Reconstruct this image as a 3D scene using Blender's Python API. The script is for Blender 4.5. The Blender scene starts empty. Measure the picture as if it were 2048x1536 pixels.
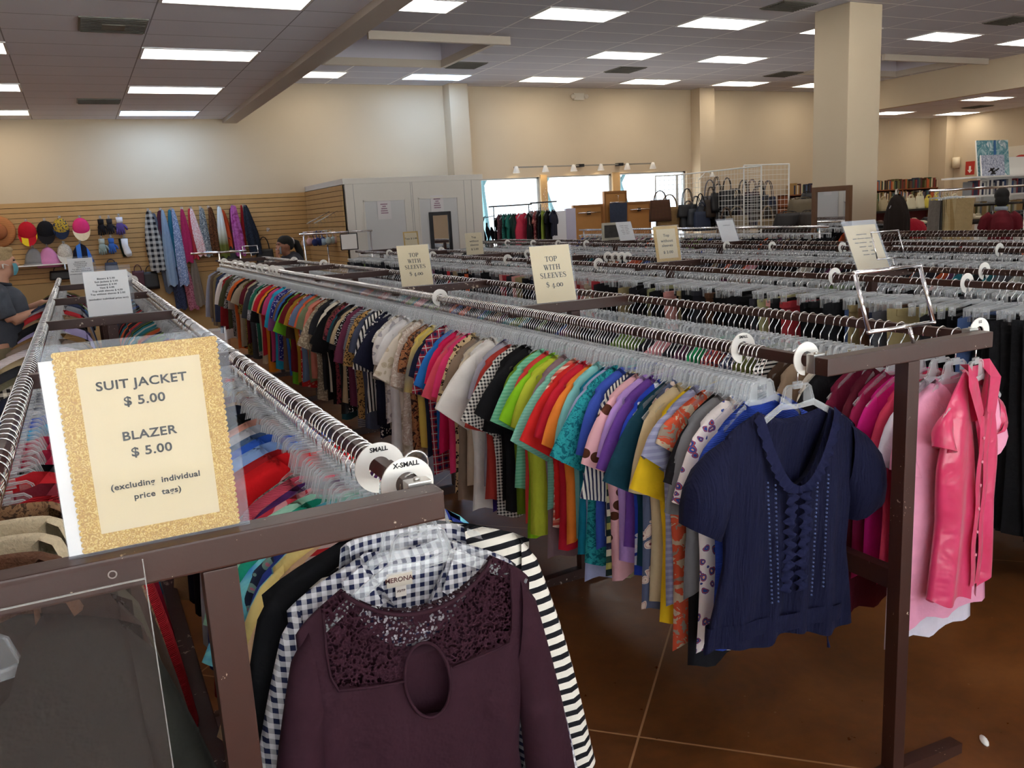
import bpy, bmesh, math, random
import numpy as np
from mathutils import Vector, Matrix

S = bpy.context.scene
COL = S.collection
rnd = random.Random(7)
PI = math.pi

# ------------------------------------------------------------------ camera
def make_camera():
    cam = bpy.data.cameras.new('camera')
    o = bpy.data.objects.new('camera', cam)
    COL.objects.link(o)
    yaw, pitch, roll, f = math.radians(26.2746), math.radians(11.3433), math.radians(-3.1361), 1706.65
    fw = Vector((math.sin(yaw) * math.cos(pitch), math.cos(yaw) * math.cos(pitch), -math.sin(pitch)))
    r = Vector((math.cos(yaw), -math.sin(yaw), 0))
    u = r.cross(fw)
    r2 = r * math.cos(roll) + u * math.sin(roll)
    u2 = -r * math.sin(roll) + u * math.cos(roll)
    m = Matrix((r2, u2, -fw)).transposed().to_4x4()
    m.translation = (0, 0, 1.80)
    o.matrix_world = m
    cam.sensor_fit = 'HORIZONTAL'
    cam.sensor_width = 36.0
    cam.lens = f / 2048 * 36.0
    cam.clip_start = 0.05
    cam.clip_end = 200
    S.camera = o

make_camera()

# ------------------------------------------------------------------ world, view, bounces
w = bpy.data.worlds.new('sky')
S.world = w
w.use_nodes = True
bg = w.node_tree.nodes['Background']
bg.inputs[0].default_value = (0.80, 0.92, 1.0, 1)
bg.inputs[1].default_value = 3.0
S.view_settings.view_transform = 'Standard'
S.view_settings.look = 'None'
S.view_settings.gamma = 1.0
S.view_settings.use_curve_mapping = False
S.view_settings.exposure = 0.0
S.cycles.transparent_max_bounces = 40
S.cycles.max_bounces = 7
S.cycles.diffuse_bounces = 4
S.cycles.glossy_bounces = 3
S.cycles.transmission_bounces = 3
S.cycles.caustics_reflective = False
S.cycles.caustics_refractive = False
LAMP = 7.0            # strength of every ceiling panel
# sun along the shop front and back: it lights the paving outside, which throws daylight in and up
_sl = bpy.data.lights.new('sun', 'SUN'); _sl.energy = 56.0; _sl.angle = 0.01; _sl.color = (1.0, 0.97, 0.92)
_so = bpy.data.objects.new('sun', _sl); COL.objects.link(_so)
_so.rotation_euler = (0.0, -0.62, 0.0)

# ------------------------------------------------------------------ helpers
def lin(c):
    return tuple(((v / 12.92) if v <= 0.04045 else ((v + 0.055) / 1.055) ** 2.4) for v in c)

def rgb(h):
    h = h.lstrip('#')
    return lin(tuple(int(h[i:i + 2], 16) / 255 for i in (0, 2, 4)))

class NT:
    """small node-tree writer"""
    def __init__(self, name):
        self.m = bpy.data.materials.new(name)
        self.m.use_nodes = True
        self.t = self.m.node_tree
        self.b = self.t.nodes['Principled BSDF']
        self.out = self.t.nodes['Material Output']
    def n(self, typ, **kw):
        nd = self.t.nodes.new(typ)
        for k, v in kw.items():
            setattr(nd, k, v)
        return nd
    def l(self, a, b):
        self.t.links.new(a, b)
    def val(self, x, sock):
        if hasattr(x, 'links'):
            self.l(x, sock)
        else:
            sock.default_value = x
    def math(self, op, a, b=0.0, c=0.0):
        nd = self.n('ShaderNodeMath', operation=op)
        self.val(a, nd.inputs[0]); self.val(b, nd.inputs[1]); self.val(c, nd.inputs[2])
        return nd.outputs[0]
    def mix(self, f, a, b):
        nd = self.n('ShaderNodeMix', data_type='RGBA')
        self.val(f, nd.inputs[0])
        self.val(a if hasattr(a, 'links') else (*a[:3], 1), nd.inputs[6])
        self.val(b if hasattr(b, 'links') else (*b[:3], 1), nd.inputs[7])
        return nd.outputs[2]
    def ramp(self, f, stops, constant=False):
        nd = self.n('ShaderNodeValToRGB')
        e = nd.color_ramp.elements
        while len(e) > 1:
            e.remove(e[-1])
        e[0].position = stops[0][0]; e[0].color = (*stops[0][1], 1)
        for p, c in stops[1:]:
            x = e.new(p); x.color = (*c, 1)
        nd.color_ramp.interpolation = 'CONSTANT' if constant else 'LINEAR'
        self.l(f, nd.inputs[0])
        return nd.outputs[0]
    def coords(self, kind='Object', flat=False):
        tc = self.n('ShaderNodeTexCoord')
        v = tc.outputs[kind]
        if flat:
            s = self.n('ShaderNodeSeparateXYZ'); self.l(v, s.inputs[0])
            c = self.n('ShaderNodeCombineXYZ'); self.l(s.outputs[0], c.inputs[0]); self.l(s.outputs[2], c.inputs[1])
            return c.outputs[0]
        return v
    def noise(self, v, scale, detail=2.0, rough=0.5, dist=0.0):
        nd = self.n('ShaderNodeTexNoise')
        self.l(v, nd.inputs['Vector'])
        nd.inputs['Scale'].default_value = scale
        nd.inputs['Detail'].default_value = detail
        nd.inputs['Roughness'].default_value = rough
        nd.inputs['Distortion'].default_value = dist
        return nd
    def voro(self, v, scale, feature='F1'):
        nd = self.n('ShaderNodeTexVoronoi', feature=feature)
        self.l(v, nd.inputs['Vector'])
        nd.inputs['Scale'].default_value = scale
        return nd
    def bump(self, h, strength=0.3, dist=0.01):
        nd = self.n('ShaderNodeBump')
        nd.inputs['Strength'].default_value = strength
        nd.inputs['Distance'].default_value = dist
        self.l(h, nd.inputs['Height'])
        self.l(nd.outputs[0], self.b.inputs['Normal'])
    def base(self, c):
        self.val(c if hasattr(c, 'links') else (*c[:3], 1), self.b.inputs['Base Color'])
    def set(self, **kw):
        for k, v in kw.items():
            self.b.inputs[k.replace('_', ' ')].default_value = v

MATS = {}
def plain(name, col, rough=0.5, metal=0.0, spec=0.5, noise=0.0, nscale=30, bump=0.0, emit=None, es=1.0):
    if name in MATS:
        return MATS[name]
    t = NT(name)
    c = rgb(col) if isinstance(col, str) else col
    if noise:
        n = t.noise(t.coords(), nscale, 3)
        t.base(t.mix(n.outputs[0], tuple(v * (1 - noise) for v in c), tuple(min(1, v * (1 + noise)) for v in c)))
        if bump:
            t.bump(n.outputs[0], bump, 0.004)
    else:
        t.base(c)
    t.set(Roughness=rough, Metallic=metal, Specular_IOR_Level=spec)
    if emit:
        t.b.inputs['Emission Color'].default_value = (*emit, 1)
        t.b.inputs['Emission Strength'].default_value = es
    MATS[name] = t.m
    return t.m

def clear(name, col=(0.9, 0.92, 0.94), opacity=0.3, rough=0.12, edge=0.5):
    """thin clear plastic: see-through sheet with a glossy skin, denser at grazing angles"""
    if name in MATS:
        return MATS[name]
    t = NT(name)
    t.base(col); t.set(Roughness=rough, Specular_IOR_Level=0.6)
    tr = t.n('ShaderNodeBsdfTransparent'); tr.inputs[0].default_value = (0.97, 0.98, 0.99, 1)
    lw = t.n('ShaderNodeLayerWeight'); lw.inputs[0].default_value = 0.35
    f = t.math('MULTIPLY_ADD', lw.outputs[1], edge, opacity)
    mx = t.n('ShaderNodeMixShader')
    t.l(f, mx.inputs[0]); t.l(tr.outputs[0], mx.inputs[1]); t.l(t.b.outputs[0], mx.inputs[2])
    t.l(mx.outputs[0], t.out.inputs[0])
    MATS[name] = t.m
    return t.m

def fabric(kind, *cols, s=1.0, rough=0.85, knit=0.0):
    key = 'fabric_%s_%s_%g_%g_%g' % (kind, '_'.join(c.lstrip('#') for c in cols), s, rough, knit)
    if key in MATS:
        return MATS[key]
    t = NT(key)
    C = [rgb(c) for c in cols]
    v = t.coords('Object', True)
    sep = t.n('ShaderNodeSeparateXYZ'); t.l(v, sep.inputs[0])
    X, Z = sep.outputs[0], sep.outputs[1]
    if kind == 'solid':
        n = t.noise(v, 18, 3)
        col = t.mix(n.outputs[0], tuple(x * 0.88 for x in C[0]), tuple(min(1, x * 1.1) for x in C[0]))
    elif kind in ('hstripe', 'vstripe'):
        a = t.math('FRACT', t.math('MULTIPLY', Z if kind == 'hstripe' else X, 40 * s))
        if len(C) == 2:
            col = t.mix(t.math('GREATER_THAN', a, 0.55), C[0], C[1])
        else:
            k = len(C)
            col = t.ramp(a, [(i / k, C[i]) for i in range(k)], True)
    elif kind == 'gingham':
        a = t.math('GREATER_THAN', t.math('FRACT', t.math('MULTIPLY', X, 55 * s)), 0.5)
        b = t.math('GREATER_THAN', t.math('FRACT', t.math('MULTIPLY', Z, 55 * s)), 0.5)
        m = t.math('MULTIPLY', t.math('ADD', a, b), 0.5)
        mid = tuple((p * 0.55 + q * 0.45) for p, q in zip(C[0], C[1]))
        col = t.ramp(m, [(0, C[0]), (0.33, mid), (0.75, C[1])], True)
    elif kind == 'plaid':
        a = t.math('FRACT', t.math('MULTIPLY', X, 16 * s)); b = t.math('FRACT', t.math('MULTIPLY', Z, 16 * s))
        a1 = t.math('GREATER_THAN', a, 0.62); b1 = t.math('GREATER_THAN', b, 0.62)
        c1 = t.mix(t.math('MULTIPLY', t.math('ADD', a1, b1), 0.5), C[0], C[1])
        th = t.math('MAXIMUM', t.math('COMPARE', a, 0.3, 0.05), t.math('COMPARE', b, 0.3, 0.05))
        col = t.mix(th, c1, C[-1])
    elif kind == 'dots':
        d = t.voro(v, 42 * s)
        col = t.mix(t.math('LESS_THAN', d.outputs['Distance'], 0.33), C[0], C[1])
    elif kind == 'leopard':
        n = t.noise(v, 30 * s, 2)
        d = t.voro(v, 38 * s)
        q = t.math('ADD', d.outputs['Distance'], t.math('MULTIPLY', n.outputs[0], 0.35))
        col = t.ramp(q, [(0, C[2] if len(C) > 2 else C[0]), (0.33, C[1]), (0.56, C[0])], True)
    elif kind == 'floral':
        nd = t.noise(v, 14 * s, 2)
        ad = t.n('ShaderNodeVectorMath', operation='ADD'); sc = t.n('ShaderNodeVectorMath', operation='SCALE')
        t.l(nd.outputs['Color'], sc.inputs[0]); sc.inputs['Scale'].default_value = 0.05 / s
        t.l(v, ad.inputs[0]); t.l(sc.outputs[0], ad.inputs[1])
        d = t.voro(ad.outputs[0], 22 * s)
        k = len(C)
        if k == 2:
            st = [(0, C[1]), (0.34, C[0])]
        elif k == 3:
            st = [(0, C[2]), (0.18, C[1]), (0.4, C[0])]
        else:
            st = [(0, C[3]), (0.14, C[2]), (0.27, C[1]), (0.33, C[2]), (0.38, C[0])]
        col = t.ramp(d.outputs['Distance'], st, True)
    elif kind == 'print':
        n = t.noise(v, 26 * s, 3, 0.6, 0.8)
        k = len(C)
        col = t.ramp(n.outputs[0], [(0 if i == 0 else 0.36 + 0.28 * (i - 1) / max(1, k - 1) + 0.04, C[i]) for i in range(k)], True)
    elif kind == 'tiedye':
        n = t.noise(v, 7 * s, 3, 0.55, 1.2)
        k = len(C)
        col = t.ramp(n.outputs[0], [(0.3 + 0.4 * i / (k - 1), C[i]) for i in range(k)])
    elif kind == 'ombre':
        k = len(C)
        f = t.math('MULTIPLY_ADD', Z, -1.0 * s, 0.0)
        col = t.ramp(f, [(i / (k - 1), C[i]) for i in range(k)])
    elif kind == 'crinkle':
        cm = t.n('ShaderNodeMapping'); cm.inputs['Scale'].default_value = (60, 5, 1); t.l(v, cm.inputs[0])
        crn = t.noise(cm.outputs[0], 1.6, 3, .6)
        col = t.mix(crn.outputs[0], C[0], C[1])
    elif kind == 'sequin':
        d = t.voro(v, 160 * s)
        col = t.mix(t.math('GREATER_THAN', d.outputs['Distance'], 0.42), C[0], C[1])
    t.base(col)
    t.set(Roughness=rough, Specular_IOR_Level=0.25)
    if kind == 'sequin':
        t.set(Roughness=0.3, Metallic=0.3)
    h = t.noise(v, 11, 4, 0.55)
    if kind == 'crinkle':
        t.bump(t.math('ADD', crn.outputs[0], h.outputs[0]), 0.7, 0.012)
    elif knit:
        wv = t.n('ShaderNodeTexWave', bands_direction='Y'); t.l(v, wv.inputs['Vector'])
        wv.inputs['Scale'].default_value = knit; wv.inputs['Distortion'].default_value = 3.0
        hh = t.math('ADD', h.outputs[0], t.math('MULTIPLY', wv.outputs[1], 0.25))
        t.bump(hh, 0.6, 0.012)
    else:
        t.bump(h.outputs[0], 0.55, 0.02)
    MATS[key] = t.m
    return t.m

class MB:
    """collects shapes and links them as ONE mesh object"""
    def __init__(self):
        self.v = []; self.f = []; self.mi = []; self.cur = 0
    def add(self, vs, fs):
        o = len(self.v)
        self.v.extend([tuple(p) for p in vs])
        for f in fs:
            self.f.append(tuple(i + o for i in f)); self.mi.append(self.cur)
        return self
    def box(self, c, s, rot=None):
        x, y, z = (k / 2 for k in s)
        vs = [Vector((a * x, b * y, d * z)) for a in (-1, 1) for b in (-1, 1) for d in (-1, 1)]
        if rot is not None:
            vs = [rot @ p for p in vs]
        vs = [p + Vector(c) for p in vs]
        return self.add(vs, [(0, 1, 3, 2), (4, 6, 7, 5), (0, 4, 5, 1), (2, 3, 7, 6), (0, 2, 6, 4), (1, 5, 7, 3)])
    def bbox(self, lo, hi):
        return self.box([(a + b) / 2 for a, b in zip(lo, hi)], [abs(b - a) for a, b in zip(lo, hi)])
    def tube(self, pts, r, n=8, cap=True, flat=None):
        pts = [Vector(p) for p in pts]
        rs = r if isinstance(r, (list, tuple)) else [r] * len(pts)
        vs, fs = [], []
        up = None
        for i, p in enumerate(pts):
            d = (pts[min(i + 1, len(pts) - 1)] - pts[max(i - 1, 0)])
            if d.length < 1e-9:
                d = Vector((0, 0, 1))
            d.normalize()
            if up is None:
                up = Vector((0, 0, 1)) if abs(d.z) < 0.9 else Vector((0, 1, 0))
            a = d.cross(up)
            if a.length < 1e-6:
                a = d.orthogonal()
            a.normalize(); b = a.cross(d).normalized(); up = b
            for k in range(n):
                th = 2 * PI * k / n
                fl = flat or (1, 1)
                vs.append(p + a * (math.cos(th) * rs[i] * fl[0]) + b * (math.sin(th) * rs[i] * fl[1]))
        for i in range(len(pts) - 1):
            for k in range(n):
                k2 = (k + 1) % n
                fs.append((i * n + k, i * n + k2, (i + 1) * n + k2, (i + 1) * n + k))
        if cap:
            fs.append(tuple(range(n - 1, -1, -1)))
            fs.append(tuple((len(pts) - 1) * n + k for k in range(n)))
        return self.add(vs, fs)
    def lathe(self, prof, n=20, c=(0, 0, 0), axis='z', sx=1, sy=1):
        vs, fs = [], []
        for r, z in prof:
            for k in range(n):
                th = 2 * PI * k / n
                p = (r * math.cos(th) * sx, r * math.sin(th) * sy, z)
                if axis == 'y':
                    p = (p[0], p[2], p[1])
                elif axis == 'x':
                    p = (p[2], p[0], p[1])
                vs.append((p[0] + c[0], p[1] + c[1], p[2] + c[2]))
        m = len(prof)
        for i in range(m - 1):
            for k in range(n):
                k2 = (k + 1) % n
                fs.append((i * n + k, i * n + k2, (i + 1) * n + k2, (i + 1) * n + k))
        fs.append(tuple(range(n - 1, -1, -1))); fs.append(tuple((m - 1) * n + k for k in range(n)))
        return self.add(vs, fs)
    def ellipsoid(self, c, r, n=14, m=9):
        prof = []
        for i in range(1, m):
            a = PI * i / m
            prof.append((math.sin(a), -math.cos(a)))
        o = len(self.v)
        self.lathe(prof, n)
        for i in range(o, len(self.v)):
            p = self.v[i]
            self.v[i] = (p[0] * r[0] + c[0], p[1] * r[1] + c[1], p[2] * r[2] + c[2])
        return self
    def quad(self, a, b, c, d):
        return self.add([a, b, c, d], [(0, 1, 2, 3)])
    def build(self, name, mat, parent=None, smooth=False, loc=None, rotz=0.0, bevel=0.0, weld=0.0):
        me = bpy.data.meshes.new(name)
        me.from_pydata(self.v, [], self.f)
        for m in (mat if isinstance(mat, (list, tuple)) else [mat]):
            me.materials.append(m)
        if any(self.mi):
            me.polygons.foreach_set('material_index', self.mi)
        bm = bmesh.new(); bm.from_mesh(me)
        if weld:
            bmesh.ops.remove_doubles(bm, verts=bm.verts, dist=weld)
        if bevel:
            bmesh.ops.bevel(bm, geom=[e for e in bm.edges if e.is_manifold and e.calc_face_angle(0) > 0.6], offset=bevel, segments=2, affect='EDGES', profile=0.7)
        bmesh.ops.recalc_face_normals(bm, faces=bm.faces)
        bm.to_mesh(me); bm.free()
        if smooth:
            me.polygons.foreach_set('use_smooth', [True] * len(me.polygons))
            if smooth == 'auto':
                try:
                    me.set_sharp_from_angle(angle=0.7)
                except Exception:
                    pass
        o = bpy.data.objects.new(name, me)
        COL.objects.link(o)
        if parent is not None:
            o.parent = parent
        if loc is not None:
            o.location = loc
        if rotz:
            o.rotation_euler = (0, 0, rotz)
        return o

LABELS = {}
def tag(o, label, cat, group=None, kind=None):
    o['label'] = label; o['category'] = cat
    if group:
        o['group'] = group
    if kind:
        o['kind'] = kind
    n = len(label.split())
    if n < 4 or n > 16:
        print('LABELLEN', n, label)
    if label in LABELS and not group:
        print('LABELDUP', label)
    LABELS[label] = LABELS.get(label, 0) + 1
    return o

def empty(name, loc=(0, 0, 0), rotz=0.0):
    o = bpy.data.objects.new(name, None)
    o.empty_display_size = 0.1
    COL.objects.link(o)
    o.location = loc; o.rotation_euler = (0, 0, rotz)
    return o

def struct(o):
    o['kind'] = 'structure'
    return o

def copy_tree(o, parent=None):
    c = o.copy(); COL.objects.link(c)
    if parent is not None:
        c.parent = parent
    for ch in list(o.children):
        copy_tree(ch, c)
    return c

def text(body, size, mat, parent, loc, name='lettering', bold=0.0, rot=(PI / 2, 0, 0), align='CENTER', spacing=1.0, wide=1.0):
    cu = bpy.data.curves.new(name, 'FONT')
    cu.body = body; cu.size = size; cu.align_x = align; cu.align_y = 'CENTER'
    cu.extrude = 0.0003; cu.offset = bold; cu.space_character = spacing
    cu.resolution_u = 3
    cu.materials.append(mat)
    tmp = bpy.data.objects.new('tmp_text', cu)
    COL.objects.link(tmp)
    dg = bpy.context.evaluated_depsgraph_get(); dg.update()
    me = bpy.data.meshes.new_from_object(tmp.evaluated_get(dg))
    bpy.data.objects.remove(tmp); bpy.data.curves.remove(cu)
    me.name = name
    if not me.materials:
        me.materials.append(mat)
    o = bpy.data.objects.new(name, me)
    COL.objects.link(o)
    o.parent = parent; o.location = loc; o.rotation_euler = rot; o.scale = (wide, 1, 1)
    return o

# shared plain materials
M_BROWN = None
def m_brown():
    t = NT('brown_painted_steel')
    v = t.coords()
    n = t.noise(v, 45, 4, 0.7)
    n2 = t.noise(v, 4, 2)
    chip = t.math('GREATER_THAN', t.math('ADD', n.outputs[0], t.math('MULTIPLY', n2.outputs[0], 0.5)), 0.935)
    c = t.mix(n2.outputs[0], rgb('#341a15'), rgb('#43251b'))
    t.base(t.mix(chip, c, rgb('#b9a795')))
    t.set(Roughness=0.38, Specular_IOR_Level=0.5)
    t.bump(n.outputs[0], 0.15, 0.002)
    return t.m
M_BROWN = m_brown()
M_CHROME = plain('chrome', (0.78, 0.78, 0.80), 0.13, 1.0)
M_STEEL = plain('worn_steel', (0.55, 0.53, 0.5), 0.3, 1.0)
M_HOOK = plain('chrome_hook_wire', (0.80, 0.80, 0.80), 0.18, 1.0)
M_CLEAR = clear('clear_hanger_plastic', (0.80, 0.82, 0.84), 0.17, 0.1, 0.5)
M_ACRYL = clear('clear_acrylic', (0.8, 0.84, 0.92), 0.035, 0.04, 0.45)
M_WHITE = plain('white_plastic', '#f2efe9', 0.4)
M_BLACK = plain('black_ink', '#1d1a1c', 0.7)
M_WPAINT = plain('white_paint', '#dcd7cf', 0.5, noise=0.03, nscale=3)
M_PAPER = plain('white_paper', '#f1ece8', 0.65)
M_CREAM = plain('cream_paper', '#e0cca4', 0.6)
M_GREYINK = plain('grey_ink', '#4a4a4a', 0.7)
M_DARK = plain('dark_frame', '#17151a', 0.4)
M_WOODTAN = plain('tan_laminate', '#b98348', 0.45, noise=0.08, nscale=8)
M_MIRROR = plain('mirror_glass', (0.9, 0.9, 0.9), 0.02, 1.0)
# ------------------------------------------------------------------ the room
XL, XR, YB, YF = -5.0, 21.2, 16.1, -5.0      # left, right, back and front walls
ZL, ZH = 3.67, 4.29                          # low and high ceiling

def m_wall():
    t = NT('beige_wall_paint')
    n = t.noise(t.coords(), 1.3, 3); n2 = t.noise(t.coords(), 220, 2)
    t.base(t.mix(n.outputs[0], rgb('#cbbaa0'), rgb('#d3c3aa')))
    t.set(Roughness=0.75, Specular_IOR_Level=0.25)
    t.bump(n2.outputs[0], 0.12, 0.002)
    return t.m
M_WALL = m_wall()

def m_floor():
    t = NT('stained_concrete')
    v = t.coords()
    s = t.n('ShaderNodeSeparateXYZ'); t.l(v, s.inputs[0])
    q = 0.70710678
    a = t.math('MULTIPLY', t.math('ADD', s.outputs[0], s.outputs[1]), q)
    b = t.math('MULTIPLY', t.math('SUBTRACT', s.outputs[1], s.outputs[0]), q)
    la = t.math('COMPARE', t.math('FRACT', t.math('MULTIPLY', t.math('SUBTRACT', a, 2.63 - 1.83 / 2), 1 / 1.83)), 0.5, 0.0022)
    lb = t.math('COMPARE', t.math('FRACT', t.math('MULTIPLY', t.math('SUBTRACT', b, 0.50 - 1.83 / 2), 1 / 1.83)), 0.5, 0.0022)
    line = t.math('MAXIMUM', la, lb)
    n1 = t.noise(v, 1.6, 5, 0.6, 0.6); n2 = t.noise(v, 14, 4, 0.65)
    m = t.math('ADD', t.math('MULTIPLY', n1.outputs[0], 0.7), t.math('MULTIPLY', n2.outputs[0], 0.3))
    c = t.ramp(m, [(0.3, rgb('#523019')), (0.5, rgb('#724321')), (0.7, rgb('#88552d'))])
    sp = t.voro(v, 9)
    speck = t.math('LESS_THAN', sp.outputs['Distance'], 0.035)
    c = t.mix(speck, c, rgb('#8a6a50'))
    t.base(t.mix(line, c, rgb('#a57a55')))
    rr = t.math('MULTIPLY_ADD', n2.outputs[0], 0.25, 0.2)
    t.l(rr, t.b.inputs['Roughness'])
    t.set(Specular_IOR_Level=0.45)
    t.bump(t.math('MULTIPLY', line, -1.0), 0.4, 0.004)
    return t.m

def m_tiles(dx, dy, ox, oy, tile, grid, wdt=0.012):
    t = NT('ceiling_tiles')
    v = t.coords()
    s = t.n('ShaderNodeSeparateXYZ'); t.l(v, s.inputs[0])
    fx = t.math('FRACT', t.math('MULTIPLY', t.math('SUBTRACT', s.outputs[0], ox), 1 / dx))
    fy = t.math('FRACT', t.math('MULTIPLY', t.math('SUBTRACT', s.outputs[1], oy), 1 / dy))
    gx = t.math('LESS_THAN', t.math('MINIMUM', fx, t.math('SUBTRACT', 1.0, fx)), wdt / dx)
    gy = t.math('LESS_THAN', t.math('MINIMUM', fy, t.math('SUBTRACT', 1.0, fy)), wdt / dy)
    g = t.math('MAXIMUM', gx, gy)
    n = t.noise(v, 90, 3, 0.7)
    n2 = t.noise(v, 0.9, 2)
    c = t.mix(n2.outputs[0], tuple(x * 0.93 for x in rgb(tile)), rgb(tile))
    t.base(t.mix(g, c, rgb(grid)))
    t.set(Roughness=0.9, Specular_IOR_Level=0.1)
    t.bump(n.outputs[0], 0.25, 0.004)
    return t.m
M_TILE_L = m_tiles(1.22, 0.625, 0.885, 9.94, '#eff1fc', '#a2a3ae', 0.006)
M_TILE_H = m_tiles(1.20, 0.615, 5.67, 9.84, '#c9c9d3', '#f2f2f2', 0.013)
M_SOFFIT = plain('soffit_paint', '#c4b9ae', 0.8, noise=0.02, nscale=2)
M_WELL = plain('skylight_well_paint', '#d5d2dc', 0.8)

struct(MB().bbox((XL, YF, -0.1), (XR, YB, 0)).build('floor', m_floor()))

def wall_with_holes(name, u0, u1, holes, place, mat, z1=4.6):
    """wall between u0 and u1 with rectangular holes (ua, ub, za, zb)"""
    m = MB(); cur = u0
    for ua, ub, za, zb in sorted(holes):
        m.bbox(*place(cur, ua, 0, z1))
        if za > 0.01:
            m.bbox(*place(ua, ub, 0, za))
        m.bbox(*place(ua, ub, zb, z1))
        cur = ub
    m.bbox(*place(cur, u1, 0, z1))
    return struct(m.build(name, mat))

BW = [(7.31, 8.87, 0.45, 2.50), (9.01, 10.67, 0.45, 2.51), (10.84, 12.70, 0.45, 2.52)]
wall_with_holes('wall_back', XL - 0.2, XR + 0.2, BW, lambda a, b, z0, z1: ((a, YB, z0), (b, YB + 0.2, z1)), M_WALL)
FW = [(-4.2, 0.8, 0.2, 3.0), (1.2, 6.0, 0.2, 3.0), (6.4, 11.4, 0.2, 3.0)]
wall_with_holes('wall_front', XL - 0.2, XR + 0.2, FW, lambda a, b, z0, z1: ((a, YF - 0.2, z0), (b, YF, z1)), M_WALL)
struct(MB().bbox((XL - 0.2, YF, 0), (XL, YB, 4.6)).build('wall_left', M_WALL))
struct(MB().bbox((XR, YF, 0), (XR + 0.2, YB, 4.6)).build('wall_right', M_WALL))

M_GLASS = clear('window_glass', (0.9, 0.95, 1.0), 0.02, 0.02, 0.25)
M_ALU = plain('window_aluminium', '#c9d2da', 0.5)
def window(i, a, b, z0, z1, y, dy):
    root = struct(MB().bbox((a, y - 0.03, z0), (a + 0.05, y + 0.03, z1)).bbox((b - 0.05, y - 0.03, z0), (b, y + 0.03, z1))
                  .bbox((a, y - 0.03, z0), (b, y + 0.03, z0 + 0.05)).bbox((a, y - 0.03, z1 - 0.03), (b, y + 0.03, z1)).build('window_%d' % i, M_ALU))
    MB().bbox((a + 0.05, y - 0.004, z0 + 0.05), (b - 0.05, y + 0.004, z1 - 0.05)).build('pane', M_GLASS, root)
for i, (a, b, z0, z1) in enumerate(BW):
    window(i + 1, a, b, z0, z1, YB + 0.1, 0)
for i, (a, b, z0, z1) in enumerate(FW):
    window(i + 4, a, b, z0, z1, YF - 0.1, 0)
# wooden posts between the back windows
for i, (a, b) in enumerate(((8.86, 9.02), (10.66, 10.85))):
    struct(MB().bbox((a, YB - 0.03, 0.4), (b, YB, 2.54)).build('trim_%d' % (i + 1), plain('window_post_wood', '#c9a878', 0.6, noise=0.1, nscale=12)))
# paved ground and slim leaning trees outside the back windows
struct(MB().bbox((-12, YB + 0.3, -0.2), (40, YB + 40, -0.02)).build('ground', plain('asphalt', '#8a8a88', 0.9, noise=0.1, nscale=3)))
struct(MB().bbox((-30, YF - 40, -0.2), (40, YF - 0.3, -0.02)).build('ground', plain('pale_paving', '#dcdcd8', 0.9, noise=0.1, nscale=3)))
M_BARK = plain('bluish_bark', '#4f7480', 0.9, noise=0.15, nscale=6)
def outdoor_tree(x, y, lean, label):
    t = empty('street_tree', (x, y, -0.02)); tag(t, label, 'tree', 'bare trees outside the windows')
    MB().tube([(0, 0, 0), (lean * 0.3, 0, 1.2), (lean * 0.7, 0.05, 2.4), (lean, 0, 3.6), (lean * 1.2, 0, 5)], [0.16, 0.13, 0.11, 0.09, 0.05], 10).build('trunk', M_BARK, t, True)
    for k in range(4):
        a = k * 1.7
        MB().tube([(lean * 0.7, 0, 2.5 + k * 0.3), (lean * 0.7 + math.cos(a) * 0.6, math.sin(a) * 0.5, 3.4 + k * 0.3), (lean * 0.7 + math.cos(a) * 1.0, math.sin(a) * 0.9, 4.6)], [0.05, 0.035, 0.012], 6).build('branch', M_BARK, t, True)
outdoor_tree(9.7, 20.6, -0.15, 'upright bare tree trunk outside the first back window')
outdoor_tree(12.3, 21.0, -0.9, 'leaning bare tree trunk outside the first back window')
outdoor_tree(15.2, 21.5, -1.0, 'leaning bare tree trunk outside the middle back window')

# ceilings: low left part, sloped soffit, high middle part with two skylight wells, beam, low right part
struct(MB().bbox((XL, YF, ZL), (2.59, YB, ZL + 0.1)).build('ceiling', M_TILE_L))
m = MB()
m.bbox((2.59, YF, ZL - 0.07), (2.83, YB, ZL + 0.1))
m.add([(2.83, YF, ZL - 0.07), (2.83, YB, ZL - 0.07), (3.83, YB, ZH), (3.83, YF, ZH), (2.83, YF, ZH + 0.1), (2.83, YB, ZH + 0.1)],
      [(0, 1, 2, 3), (0, 3, 4), (1, 5, 2), (0, 4, 5, 1), (4, 3, 2, 5)])
struct(m.build('beam', M_SOFFIT))
WELLS = [(3.90, 5.95, 11.68, 14.08), (13.75, 16.62, 11.68, 13.75)]
m = MB(); xs = [3.70, 3.90, 5.95, 13.75, 16.62, 16.95]
for a, b in zip(xs[:-1], xs[1:]):
    w_ = [q for q in WELLS if q[0] == a]
    if w_:
        m.bbox((a, YF, ZH), (b, w_[0][2], ZH + 0.1)); m.bbox((a, w_[0][3], ZH), (b, YB, ZH + 0.1))
    else:
        m.bbox((a, YF, ZH), (b, YB, ZH + 0.1))
struct(m.build('ceiling', M_TILE_H))
M_LIP = plain('well_trim', '#c7bcae', 0.7)
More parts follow.
